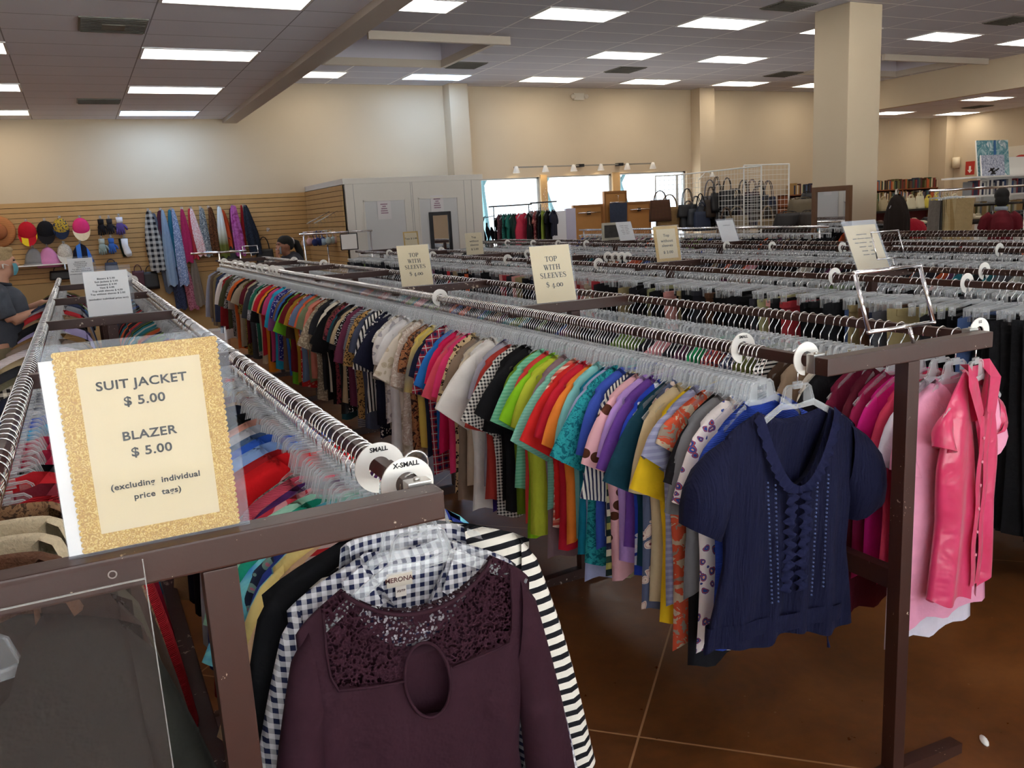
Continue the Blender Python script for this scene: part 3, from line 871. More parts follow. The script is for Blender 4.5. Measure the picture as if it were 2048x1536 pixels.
# the middle rack's aisle side, near end first: (y, short name, style, material, extra)
RAINBOW = [
 (1.86, 'royal blue knit', 'cap', F('solid', '#2b47a8', knit=60), dict(sleeve=.13, length=.66, sang=34)),
 (1.91, 'white red-and-blue floral', 'tee', F('floral', '#efe4e0', '#c9503c', '#3a4f9a', '#e7b29c', s=1.5), dict(length=.72, sleeve=.24)),
 (1.95, 'mid grey', 'elbow', sol('#77777a'), dict(length=.55, sleeve=.28)),
 (1.99, 'black blue-scroll', 'tee', sol('#17161b'), dict(length=.80)),
 (2.03, 'orange ornament print', 'cap', F('print', '#9b8d80', '#d3573a', '#c9b49a', s=.8), dict(length=.76)),
 (2.07, 'lavender crinkle', 'cap', F('hstripe', '#8d8fae', '#a1a2bd', s=1.2), dict(length=.62, sleeve=.15)),
 (2.11, 'golden yellow', 'wide', sol('#f3c922'), dict(length=.70, sleeve=.25)),
 (2.15, 'beige linen', 'elbow', sol('#cdb994'), dict(length=.66, sleeve=.27)),
 (2.19, 'slate floral', 'tank', F('floral', '#5c6480', '#c9a39a', '#e3cfc0', '#8a4f55', s=1.0), dict(length=.70)),
 (2.23, 'dark teal', 'wide', sol('#123f50'), dict(length=.55, sleeve=.26)),
 (2.27, 'royal blue white-flower', 'tee', F('floral', '#2844b8', '#dfe6f6', '#f6f6fa', s=.9), dict(sleeve=.17)),
 (2.31, 'purple', 'tee', sol('#6b3f95'), dict(length=.52, sleeve=.24)),
 (2.34, 'lilac', 'tee', sol('#c29be0'), dict(sleeve=.2)),
 (2.38, 'pink brown-dot', 'wide', F('dots', '#eeb7bd', '#59301f', s=.42), dict(sleeve=.24)),
 (2.42, 'striped knit green-and-cream', 'tank', F('hstripe', '#cfc79a', '#1f2f2c', '#a8a35a', '#2d4a3d', '#e0d8bf', '#2b2f4d', s=.17), dict(length=.66)),
 (2.45, 'navy-and-white vertical striped', 'elbow', F('vstripe', '#e5e0d6', '#2c3050', s=1.7), dict(length=.50, sleeve=.36, sr1=.10)),
 (2.48, 'royal blue', 'tee', sol('#3c56b4'), dict(sleeve=.23)),
 (2.52, 'teal lace', 'wide', F('print', '#14808c', '#2fa5aa', '#0f6a78', s=2.2), dict(length=.66, sleeve=.27)),
 (2.56, 'pale lavender', 'wide', sol('#aab2d8'), dict(sleeve=.22)),
 (2.60, 'deep teal', 'elbow', sol('#0f7f99'), dict(sleeve=.27)),
 (2.64, 'aqua', 'tee', sol('#86c9c6'), dict(sleeve=.23, length=.58)),
 (2.68, 'bright orange', 'wide', sol('#fb8a34'), dict(length=.60, sleeve=.23)),
 (2.72, 'crimson', 'tee', sol('#cf2137'), dict(sleeve=.22)),
 (2.77, 'scarlet', 'wide', sol('#de2a28'), dict(length=.55, sleeve=.25)),
 (2.81, 'coral striped', 'tee', F('hstripe', '#e88a72', '#f4d8c4', '#d4574a', s=.8), dict(length=.60)),
 (2.85, 'mint ribbed', 'wide', F('hstripe', '#7fc8b0', '#8fd2bc', s=2.2), dict(length=.52, sleeve=.27)),
 (2.89, 'mauve taupe', 'tee', sol('#8d7276'), dict(length=.76, sleeve=.24)),
 (2.93, 'yellow-green', 'tee', sol('#c3cf3d'), dict(length=.66, sleeve=.22)),
 (2.97, 'lime green', 'wide', sol('#8fce1e'), dict(sleeve=.22)),
 (3.02, 'tomato red', 'tee', sol('#d9423f'), dict(sleeve=.16, length=.64)),
 (3.06, 'seafoam', 'wide', F('hstripe', '#6fc59a', '#88d3ad', s=1.8), dict(sleeve=.24, length=.52)),
 (3.11, 'olive green', 'elbow', sol('#6a8a1f'), dict(length=.62, sleeve=.13)),
 (3.17, 'plain black', 'wide', sol('#131318'), dict(length=.64, sleeve=.24)),
 (3.22, 'black button-front', 'elbow', sol('#101014'), dict(length=.62, sleeve=.30)),
 (3.28, 'black-and-white gingham', 'wide', F('gingham', '#efece4', '#15161c', s=1.25), dict(length=.70, sleeve=.28, chest=.22)),
 (3.34, 'rust red', 'elbow', sol('#b03a32'), dict(sleeve=.30)),
 (3.39, 'heather grey', 'tee', sol('#a5a3b0'), dict(length=.60)),
 (3.43, 'deep violet', 'tee', sol('#32206f'), dict(sleeve=.22)),
 (3.50, 'white linen', 'wide', sol('#ece7e0'), dict(length=.74, sleeve=.29, sang=38)),
 (3.56, 'white embroidered', 'elbow', F('dots', '#f1eeea', '#c58a7c', s=.7), dict(length=.62)),
 (3.62, 'cream tunic', 'elbow', sol('#d9cbb2'), dict(length=.62)),
 (3.68, 'brown taupe', 'tee', sol('#8f7a68'), dict()),
 (3.74, 'leopard print', 'elbow', F('leopard', '#d9bd92', '#231a16', '#a47a4d', s=1.6), dict(length=.72)),
 (3.80, 'hot pink', 'tee', sol('#ee3e78'), dict(sleeve=.24)),
 (3.88, 'coral pink', 'wide', sol('#e6566b'), dict(length=.60, sleeve=.25)),
 (3.96, 'magenta', 'tee', sol('#d61f58'), dict(sleeve=.2, length=.55)),
 (4.04, 'bright blue', 'wide', sol('#2778c9'), dict(sleeve=.22, length=.55)),
 (4.12, 'red-and-navy plaid', 'elbow', F('plaid', '#b3283a', '#1d2a55', '#d6cfc8', s=1.5), dict(sleeve=.28)),
 (4.19, 'ink navy', 'tee', sol('#1c2440'), dict(length=.62)),
 (4.28, 'yellow-and-grey', 'elbow', F('ombre', '#f0d264', '#f0d264', '#8c8b88', '#f0d264', s=1.8), dict(sleeve=.28)),
 (4.36, 'brown paisley', 'tee', F('print', '#7a4032', '#b0764f', '#3d2622', s=1.6), dict()),
 (4.45, 'blush lace', 'elbow', F('print', '#e4d6c6', '#d4bfae', '#efe6da', s=2.0), dict(length=.64, sleeve=.3)),
 (4.55, 'ivory floral', 'wide', F('floral', '#e7ddcd', '#cdbfa4', '#b9a58e', s=.9), dict(length=.72, sleeve=.27)),
 (4.66, 'bright white', 'tee', sol('#f0eeee'), dict(length=.76)),
 (4.74, 'white grey-flower', 'puff', F('floral', '#e9e6e2', '#b3aeb4', '#d3cdc9', s=1.1), dict()),
 (4.86, 'white crochet', 'cap', F('print', '#e6e2da', '#cfc9bd', '#f4f2ee', s=2.4), dict()),
 (4.97, 'dark navy', 'wide', sol('#191c33'), dict(length=.62)),
 (5.07, 'navy white-dot', 'tee', F('dots', '#1b1f38', '#e7e5e2', s=1.5), dict()),
 (5.17, 'black-and-white striped', 'elbow', F('vstripe', '#e9e6df', '#1c1c22', s=1.1), dict(sleeve=.3)),
 (5.27, 'slate blue', 'tee', sol('#4b5268'), dict()),
 (5.38, 'tan leopard', 'elbow', F('leopard', '#b98f56', '#1d1712', '#7b5530', s=2.2), dict(length=.66)),
 (5.50, 'grey pinstriped', 'elbow', F('hstripe', '#9a9aa2', '#3f4150', s=2), dict()),
 (5.62, 'black fine-dot', 'tee', F('dots', '#121216', '#eceae6', s=2.2), dict()),
 (5.76, 'shiny black', 'elbow', sol('#14151b', rough=.35), dict(sleeve=.24)),
 (5.92, 'wine patterned', 'tee', F('print', '#5a2330', '#8c3b45', '#33141d', s=2), dict()),
 (6.08, 'jet black', 'wide', sol('#0f0f13'), dict(length=.68)),
 (6.22, 'black lace-cuff', 'elbow', sol('#17161a'), dict()),
 (6.38, 'beige crochet', 'wide', F('print', '#b7a58c', '#8f7e6a', '#c9b9a0', s=2.6), dict(sleeve=.3, length=.7)),
 (6.60, 'salmon pink', 'elbow', sol('#df8a78'), dict()),
 (6.80, 'orange sherbet', 'tee', sol('#ef7350'), dict()),
 (7.00, 'red floral', 'tee', F('floral', '#d33434', '#efb2a0', '#8d1d22', s=1.3), dict(length=.7)),
 (7.18, 'umber', 'elbow', sol('#4b3a2c'), dict()),
 (7.36, 'apple green', 'wide', sol('#74c42c'), dict(length=.72, sleeve=.28)),
 (7.55, 'cornflower blue', 'tee', sol('#3a6fc0'), dict()),
 (7.76, 'indigo dotted', 'tee', F('dots', '#2a2f86', '#b9bfe6', s=1.6), dict()),
 (7.96, 'turquoise', 'elbow', sol('#2aa6cf'), dict()),
 (8.12, 'rose pink', 'tee', sol('#d0477e'), dict()),
 (8.30, 'tangerine', 'tee', sol('#f0932a'), dict(length=.74)),
 (8.48, 'cherry red', 'tee', sol('#cf2136'), dict()),
 (8.72, 'matte black', 'elbow', sol('#15151a'), dict(length=.7)),
 (9.00, 'charcoal sequin', 'elbow', F('sequin', '#3a3842', '#c9c6ce', s=.8), dict(length=.66)),
 (9.30, 'oatmeal', 'elbow', sol('#c8b79a'), dict()),
 (9.55, 'olive leopard', 'elbow', F('leopard', '#8c7a3a', '#2a2616', '#5f5326', s=2), dict()),
 (9.80, 'dark brown', 'tee', sol('#3b2a20'), dict()),
 (10.05, 'burnt orange', 'tee', sol('#d9642c'), dict(length=.74)),
 (10.25, 'dove grey', 'elbow', sol('#a29a92'), dict()),
 (10.45, 'black-and-grey print', 'elbow', F('print', '#2a2a30', '#8a888c', '#17171b', s=2), dict()),
 (10.70, 'dark olive', 'elbow', sol('#4a4a34'), dict()),
 (10.95, 'red velvet', 'long', sol('#8d1d24'), dict()),
 (11.20, 'off-white', 'elbow', sol('#eae6e4'), dict()),
 (11.45, 'denim navy', 'long', sol('#37415f'), dict()),
 (11.70, 'khaki brown', 'long', sol('#8a7c5c'), dict()),
 (11.95, 'ash brown', 'long', sol('#76695c'), dict()),
 (12.2, 'blue grey', 'long', sol('#9a9fb4'), dict()),
]
BLAZERS = [
 (1.455, 'black', 'long', sol('#101116'), dict(shw=.235, sang=10)),
 (1.48, 'red-and-white ribbed', 'tee', F('hstripe', '#cf2a30', '#e9c9c4', s=1.3), dict(shw=.17, sleeve=.12, sides=(1,))),
 (1.50, 'peach', 'tee', sol('#efc59a'), dict(sleeve=.3)),
 (1.525, 'pale yellow', 'tee', sol('#f1da8c'), {}),
 (1.55, 'light aqua', 'tee', sol('#8fd0dc'), {}),
 (1.585, 'royal indigo', 'tee', sol('#2b3c8c'), {}),
 (1.62, 'navy floral', 'tee', F('floral', '#20283f', '#6f8f86', '#b06a7a', s=1.8), {}),
 (1.655, 'aqua tie-dye', 'wide', F('tiedye', '#2ba3bd', '#7fd3d8', '#3f8fd0', s=1.4), {}),
 (1.69, 'emerald green', 'tee', sol('#1a9a7c'), {}),
 (1.73, 'pale mint', 'tee', sol('#aee6cc'), dict(shw=.21)),
 (1.78, 'red-and-pink floral', 'tee', F('floral', '#d83a4e', '#f3a8b0', '#f7d6d6', s=1.2), dict(shw=.21)),
 (1.83, 'plum', 'long', sol('#5a2a6c'), {}),
 (1.88, 'bright coral knit', 'long', F('solid', '#ea5a74', knit=90), {}),
 (1.94, 'grey tweed', 'long', F('print', '#8a867f', '#a8a49b', '#6d6a66', s=4), {}),
 (2.00, 'fire red', 'jacket', sol('#d5131b'), {}),
 (2.07, 'dark red', 'jacket', sol('#a91620'), {}),
 (2.14, 'sky blue', 'jacket', sol('#8cb0e8'), {}),
 (2.21, 'cobalt blue', 'jacket', sol('#2a5cc4'), {}),
 (2.28, 'steel blue', 'jacket', sol('#4b6488'), {}),
 (2.35, 'light grey', 'jacket', sol('#b8bcc4'), {}),
 (2.42, 'salmon', 'jacket', sol('#c88f80'), {}),
 (2.50, 'inky black', 'jacket', sol('#141519'), {}),
 (2.58, 'soft black', 'jacket', sol('#1a1a1e'), {}),
 (2.67, 'midnight navy', 'jacket', sol('#1b2034'), {}),
 (2.76, 'camel', 'jacket', sol('#a98660'), {}),
 (2.86, 'burgundy velvet', 'jacket', sol('#6d1f30'), {}),
 (2.95, 'tan', 'jacket', sol('#b79a78'), {}),
 (3.2, 'striped cream-and-black', 'jacket', F('vstripe', '#e8dcc4', '#221f1e', s=.7), {}),
 (3.32, 'crimson red', 'jacket', sol('#c31c28'), {}),
 (3.45, 'teal green', 'jacket', sol('#2c6a68'), {}),
 (3.6, 'blue-and-pink striped', 'jacket', F('hstripe', '#3e74c4', '#e9c4cf', s=.6), {}),
 (3.8, 'coral red', 'jacket', sol('#d4545a'), {}),
 (4.0, 'silver grey', 'jacket', sol('#a7adb8'), {}),
 (4.2, 'denim blue', 'jacket', sol('#4a74b8'), {}),
 (4.4, 'pastel pink', 'jacket', sol('#e2a9b4'), {}),
 (4.6, 'brick', 'jacket', sol('#9c4a3c'), {}),
]
JACKETS = [
 (1.27, 'dark olive waxed', 'jacket', sol('#22221d'), dict(length=.78)),
 (1.36, 'dark brown leather', 'jacket', sol('#33241d', rough=.5), dict(length=.8)),
 (1.45, 'grey-olive corduroy', 'jacket', sol('#4d4a3c'), dict(length=.8, nf=.16)),
 (1.54, 'chocolate brown', 'jacket', sol('#3a2a22'), {}),
 (1.80, 'orange fleece', 'jacket', sol('#e07a40'), {}),
 (1.88, 'red knit', 'jacket', F('solid', '#b5202c', knit=80), {}),
 (1.63, 'brown tweed', 'jacket', F('print', '#6d4e38', '#8d6b4d', '#4a3425', s=4), {}),
 (1.71, 'tan shearling', 'jacket', sol('#b08c64'), {}),
 (1.99, 'wine red', 'jacket', sol('#7b1f2e'), {}),
 (2.09, 'true red', 'jacket', sol('#c4202a'), {}),
 (2.20, 'slate purple', 'jacket', sol('#5b5470'), {}),
 (2.32, 'black wool', 'jacket', sol('#141419'), {}),
 (2.46, 'crimson quilted', 'jacket', sol('#a31f3c'), {}),
 (2.62, 'magenta red', 'jacket', sol('#b52447'), {}),
 (2.80, 'turquoise blue', 'jacket', sol('#2f9fd0'), {}),
 (2.97, 'royal blue padded', 'jacket', sol('#2858c8'), {}),
 (3.2, 'white-and-navy', 'jacket', F('hstripe', '#e8e6ea', '#262b44', s=.25), {}),
 (3.45, 'navy ski', 'jacket', sol('#23283f'), {}),
 (3.7, 'black-and-white chequered', 'jacket', F('gingham', '#e8e2d4', '#1b1a1c', s=.7), {}),
 (3.95, 'khaki green', 'jacket', sol('#6a6650'), {}),
 (4.25, 'charcoal', 'jacket', sol('#33343b'), {}),
 (4.6, 'beige trench', 'jacket', sol('#b9a684'), {}),
 (4.9, 'white fur', 'jacket', F('solid', '#e9dfe4', knit=40), dict(depth=.07, shw=.23)),
 (5.25, 'taupe', 'jacket', sol('#8b7b70'), {}),
 (5.6, 'brown fur', 'jacket', F('solid', '#8a6a44', knit=40), dict(depth=.06)),
 (6.0, 'lilac padded', 'jacket', sol('#a9a0cf'), {}),
 (6.4, 'black parka', 'jacket', sol('#1a1a20'), {}),
 (6.85, 'fawn', 'jacket', sol('#a08468'), {}),
 (7.3, 'ruby', 'jacket', sol('#b52a34'), {}),
 (7.8, 'grey marl', 'jacket', sol('#8d8f98'), {}),
 (8.3, 'navy denim', 'jacket', sol('#303a5c'), {}),
]
PINKSIDE = [
 (1.70, 'pale pink', 'tee', sol('#f0a3c0'), dict(length=.72, sleeve=.2)),
 (1.75, 'white long-hem', 'tee', sol('#eae2ee'), dict(length=.80)),
 (1.80, 'rose red', 'tee', sol('#cf3a5a'), dict(length=.6)),
 (1.85, 'fuchsia', 'tee', sol('#d61f86'), dict()),
 (1.90, 'berry', 'elbow', sol('#a01f52'), dict()),
 (1.95, 'dark maroon beaded', 'elbow', sol('#5c1427'), dict(length=.78)),
 (2.02, 'raspberry', 'elbow', sol('#7d1c3c'), dict(length=.66)),
 (2.10, 'small black', 'tee', sol('#131317'), dict()),
 (2.16, 'ivory ribbed', 'long', sol('#e6dccb'), dict(length=.66)),
 (2.24, 'warm taupe', 'long', sol('#97806a'), dict()),
 (2.32, 'brown suede', 'long', sol('#4b372b'), dict()),
 (2.40, 'black-and-white zebra', 'long', F('hstripe', '#ece9e2', '#17171b', s=1.6), dict()),
 (2.50, 'moss green', 'elbow', sol('#5d6234'), dict()),
 (2.60, 'navy pin-dot', 'elbow', F('dots', '#39415f', '#c9cbd6', s=2.2), dict()),
 (2.70, 'purple print', 'elbow', F('print', '#6b2a4f', '#b0483c', '#3c2848', s=2), dict()),
 (2.80, 'kelly green', 'elbow', sol('#1f8a55'), dict()),
]

def place_rail(items, xr, rail, cat, yawr, parts_y, hang_y, hgap, base_yaw=0.0, jit=0.008, tilt=0.0, hskip=0.0):
    """hang every garment of a list, its own hanger, and the hangers squeezed in between"""
    items = sorted(items, key=lambda q: q[0])
    hs = []
    for i, (y, short, st, mat, kw) in enumerate(items):
        pv = items[i - 1][1] if i else None
        nx = items[i + 1][1] if i + 1 < len(items) else None
        kind = (SNAME[st] if st != 'jacket' else 'jacket') if cat == 'top' else (cat if st == 'jacket' else SNAME[st])
        gcat = cat if (cat == 'top') == (st != 'jacket') else 'top'
        if pv and nx:
            where = 'between the %s and %s ones' % (pv, nx)
        elif nx:
            where = 'just before the %s one' % nx
        else:
            where = 'just past the %s one' % pv
        lab = '%s %s %s on %s' % (short, kind, where, rail)
        if len(lab.split()) > 16:
            lab = '%s %s %s' % (short, kind, where)
        yaw = base_yaw + rnd.uniform(-yawr, yawr)
        xj = rnd.uniform(-jit, jit)
        kw = dict(kw); kw['length'] = kw.get('length', rnd.uniform(0.55, 0.74)) + (.07 if cat == 'top' else .02)
        kw['zneck'] = (-0.075 if cat == 'jacket' and y < 2.2 else -0.112 if st == 'jacket' else -0.135) + rnd.uniform(-0.012, 0.006)
        garment(xr + xj, y, ZR, yaw, st, mat, lab, gcat, parts=y < parts_y, tilt=tilt + rnd.uniform(-.03, .03), **kw)
        if y < hang_y:
            hanger(xr, y, ZR, yaw, ('clear plastic hanger carrying the %s %s on %s' % (short, 'top' if gcat == 'top' else gcat, rail)))
        else:
            far_hanger(xr, y, ZR, yaw)
        hs.append(y)
        y2 = items[i + 1][0] if i + 1 < len(items) else y + 0.1
        n = int((y2 - y) / hgap)
        for k in range(1, n):
            yy = y + (y2 - y) * k / n
            if rnd.random() < hskip:
                continue
            if yy < hang_y:
                hanger(xr, yy, ZR, yaw + rnd.uniform(-.08, .08), 'clear plastic hanger pressed between the %s and %s ones, %s' % (short, nx, rail), 'hangers pressed together on the rails', short=True)
            else:
                far_hanger(xr, yy, ZR, yaw + rnd.uniform(-.1, .1))

# fill the far gaps of the rainbow with quieter neighbours
FILL = [('stone', '#9c9284'), ('pewter', '#6f7078'), ('mulberry', '#6c2f4a'), ('sand', '#c0ab88'), ('petrol', '#24505c'), ('cocoa', '#5c4032'), ('bone', '#ddd5c4'),
        ('graphite', '#2c2d33'), ('terracotta', '#a8553a'), ('sage', '#7f8c6c'), ('dusty blue', '#6f86a8'), ('mustard', '#b38a2c'), ('garnet', '#7a1d28'), ('ebony', '#18171a'),
        ('mocha', '#7b6250'), ('orchid', '#9a5a98'), ('smoke', '#8c8d93'), ('espresso', '#33241d'), ('cinnamon', '#8f4f32'), ('ecru', '#cfc4aa'), ('jade', '#2f7f68'), ('iron', '#44464d'),
        ('claret', '#641a2a'), ('putty', '#b0a08a'), ('onyx', '#121215')]
ALL = sorted(RAINBOW, key=lambda q: q[0]); extra = []; fi = 0
for a, b in zip(ALL[:-1], ALL[1:]):
    if b[0] - a[0] > 0.115 and fi < len(FILL):
        nm, c = FILL[fi]; fi += 1
        extra.append(((a[0] + b[0]) / 2, nm, rnd.choice(['tee', 'elbow', 'tee']), sol(c), {}))
place_rail(RAINBOW + extra, 1.73, 'middle rack', 'top', 0.10, 5.6, 4.9, 0.0165, base_yaw=0.05)
place_rail(BLAZERS, 0.44, 'front rack', 'blazer', 0.07, 2.6, 3.0, 0.022, base_yaw=-0.04, hskip=.35)
place_rail(JACKETS, -0.20, 'left rail', 'jacket', 0.10, 2.6, 2.2, 0.05, base_yaw=0.06)
place_rail(PINKSIDE, 2.36, 'back rail', 'top', 0.08, 2.9, 2.4, 0.03, base_yaw=0.05)
print('HANGERS', NH[0], 'garments', NG[0])
# ------------------------------------------------------------------ the tops that face the camera
def split(body, pred):
    a, b = MB(), MB()
    a.v = list(body.v); b.v = list(body.v)
    n1 = next((i for i, f in enumerate(body.f) if i >= len(body.f) // 2), 0)
    for i, f in enumerate(body.f):
        c = [sum(body.v[k][d] for k in f) / len(f) for d in range(3)]
        t = b if pred(c, i < body.nfront) else a
        t.f.append(f); t.mi.append(0)
    for t in (a, b):
        used = sorted({k for f in t.f for k in f}); mp = {k: i for i, k in enumerate(used)}
        t.v = [t.v[k] for k in used]; t.f = [tuple(mp[k] for k in f) for f in t.f]
    return a, b
_ts = top_shapes
def top_shapes_front(**p):
    b, s = _ts(**p)
    nu, nv = p.get('nu', 15), p.get('nv', 12)
    # number of faces made for the front sheet: those whose vertices all come from the first pass
    lim = (nu) * (nv + 1)
    n = 0
    for f in b.f:
        if max(f) < lim:
            n += 1
        else:
            break
    b.nfront = n
    return b, s

def m_lace(col, name, scale=185, thr=0.52):
    t = NT(name)
    v = t.coords('Object', True)
    d = t.voro(v, scale); n = t.noise(v, 26, 2)
    q = t.math('SUBTRACT', thr, t.math('MULTIPLY', n.outputs[0], 0.12))
    holes = t.math('LESS_THAN', d.outputs['Distance'], q)
    fl = t.voro(v, 26)
    solidp = t.math('GREATER_THAN', fl.outputs['Distance'], 0.25)
    holes = t.math('MULTIPLY', holes, solidp)
    t.base(rgb(col)); t.set(Roughness=0.9, Specular_IOR_Level=0.2)
    t.bump(d.outputs['Distance'], 0.8, 0.004)
    tr = t.n('ShaderNodeBsdfTransparent'); mx = t.n('ShaderNodeMixShader')
    t.l(holes, mx.inputs[0]); t.l(t.b.outputs[0], mx.inputs[1]); t.l(tr.outputs[0], mx.inputs[2]); t.l(mx.outputs[0], t.out.inputs[0])
    return t.m

MAROON = '#311421'
def hero_maroon():
    kh = lambda x, z: ((x + 0.002 + 0.12 * (z + 0.36)) / 0.040) ** 2 + ((z + 0.362) / 0.071) ** 2 < 1
    body, sl = top_shapes_front(shw=.215, chest=.20, waist=.185, hem=.21, length=.64, depth=.022, zneck=-.170, drop=.05, nw=.135, nf=.056, nb=.15,
                          sleeve=.56, sang=9, sr0=.17, sr1=.055, sth=.030, fold=.010, nfold=3.5, nu=61, nv=64, seed=3, power=2.2, hole=kh)
    yk = lambda c, front: front and c[2] > -0.352 + 0.028 * (abs(c[0]) / .2) ** 2 - 0.0 and abs(c[0]) < 0.172 - 0.25 * max(0, -0.29 - c[2])
    rest, yoke = split(body, yk)
    mf = fabric('solid', MAROON)
    o = rest.build('top', mf, None, True, (0.452, 1.305, ZR)); o.rotation_euler = (0.0, 0.03, 0.02)
    tag(o, 'maroon long-sleeved top with lace yoke and keyhole, facing front under the nearest crossbar', 'top')
    yoke.build('lace_yoke', m_lace(MAROON, 'maroon_lace'), o, True)
    for m in sl:
        m.build('sleeve', mf, o, True)
    pts = []
    for k in range(33):
        a = 2 * PI * k / 32
        z = -0.362 + 0.072 * math.sin(a); x = -0.002 - 0.12 * (z + .36) + 0.041 * math.cos(a)
        pts.append((x, -0.024, z))
    MB().tube(pts, 0.0032, 6, False).build('keyhole_trim', mf, o, True)
    pts = []
    for k in range(41):
        u = -1 + 2 * k / 40
        pts.append((u * .135, -0.003 - 0.024 * math.sqrt(max(0, 1 - u * u)), -0.178 - .056 * (1 - abs(u) ** 2.2)))
    MB().tube(pts, 0.004, 6).build('neck_binding', mf, o, True)
    for s in (-1, 1):
        pts = [(s * .171, -.012, -.20), (s * .171, -.016, -.27), (s * .168, -.018, -.31)] + [(s * x, -.025, -.352 + .028 * (x / .2) ** 2) for x in (.158, .13, .10, .07, .045)]
        MB().tube(pts, 0.0024, 6).build('yoke_seam', mf, o, True)
    hanger(0.452, 1.305, ZR, 0.02, 'clear wavy plastic hanger holding the maroon lace-yoke top at the front')
hero_maroon()

def hero_gingham():
    g = fabric('gingham', '#e9e8ec', '#20264a', s=1.05)
    body, sl = top_shapes_front(shw=.215, chest=.215, waist=.205, hem=.225, length=.66, depth=.022, zneck=-.150, drop=.06, nw=.085, nf=.15, nb=.015,
                          sleeve=.54, sang=13, sr0=.17, sr1=.065, sth=.032, fold=.010, nu=41, nv=30, seed=8, power=1.1)
    o = body.build('shirt', g, None, True, (0.458, 1.366, ZR)); o.rotation_euler = (0, 0.05, 0.0)
    tag(o, 'navy and white gingham shirt with collar, directly behind the maroon lace-yoke top', 'shirt')
    for m in sl:
        m.build('sleeve', g, o, True)
    # standing collar folded over, from one side of the neck round the back to the other
    m = MB(); vs = []; n = 25
    for k in range(n):
        a = PI * k / (n - 1)
        x, y = .098 * math.cos(a), .012 + .030 * math.sin(a)
        dz = -0.030 * max(0, -math.sin(a)) * 4
        for dx, h in ((0.0, -.022), (0.004, .018), (0.010, .022), (0.020, .016), (0.026, -.024)):
            vs.append((x * (1 + dx * 9), y * (1 + dx * 5), -.152 + h + dz))
    m.add(vs, [(k * 5 + j, k * 5 + j + 1, (k + 1) * 5 + j + 1, (k + 1) * 5 + j) for k in range(n - 1) for j in range(4)])
    m.build('collar', g, o, True)
    for s in (-1, 1):
        MB().add([(s * .088, -.018, -.160), (s * .125, -.018, -.185), (s * .092, -.026, -.265), (s * .055, -.024, -.235),
                  (s * .088, -.014, -.160), (s * .125, -.014, -.185), (s * .092, -.022, -.265), (s * .055, -.020, -.235)],
                 [(0, 1, 2, 3), (7, 6, 5, 4), (0, 3, 7, 4), (1, 5, 6, 2), (0, 4, 5, 1), (3, 2, 6, 7)]).build('collar_point', g, o)
    tg = MB().bbox((-.038, .006, -.222), (.010, .0075, -.196)).build('label', plain('woven_label', '#cfc3b4', .8), o)
    text('MERONA.', .0125, plain('label_thread', '#5b3230', .8), tg, (-.014, .0056, -.209), bold=.0002)
    MB().bbox((-.022, .0062, -.242), (-.002, .0077, -.222)).build('size_tag', plain('size_tag_cloth', '#e6dcd2', .8), o)
    text('XS/TP', .0062, MATS['label_thread'], o, (-.012, .0058, -.231))
    hanger(0.458, 1.366, ZR, 0, 'clear plastic hanger holding the gingham shirt behind the maroon top')
hero_gingham()
garment(0.500, 1.430, ZR, 0.0, 'long', fabric('hstripe', '#ece6da', '#16161d', s=.95), 'cream long-sleeved top with black stripes, sticking out right behind the gingham shirt', 'top',
        shw=.225, sleeve=.56, sang=12, length=.64, zneck=-.15)
hanger(0.500, 1.430, ZR, 0, 'clear plastic hanger holding the cream and black striped top')

def beads(mb, pts, r):
    for p in pts:
        mb.ellipsoid(p, (r, r, r), 6, 4)

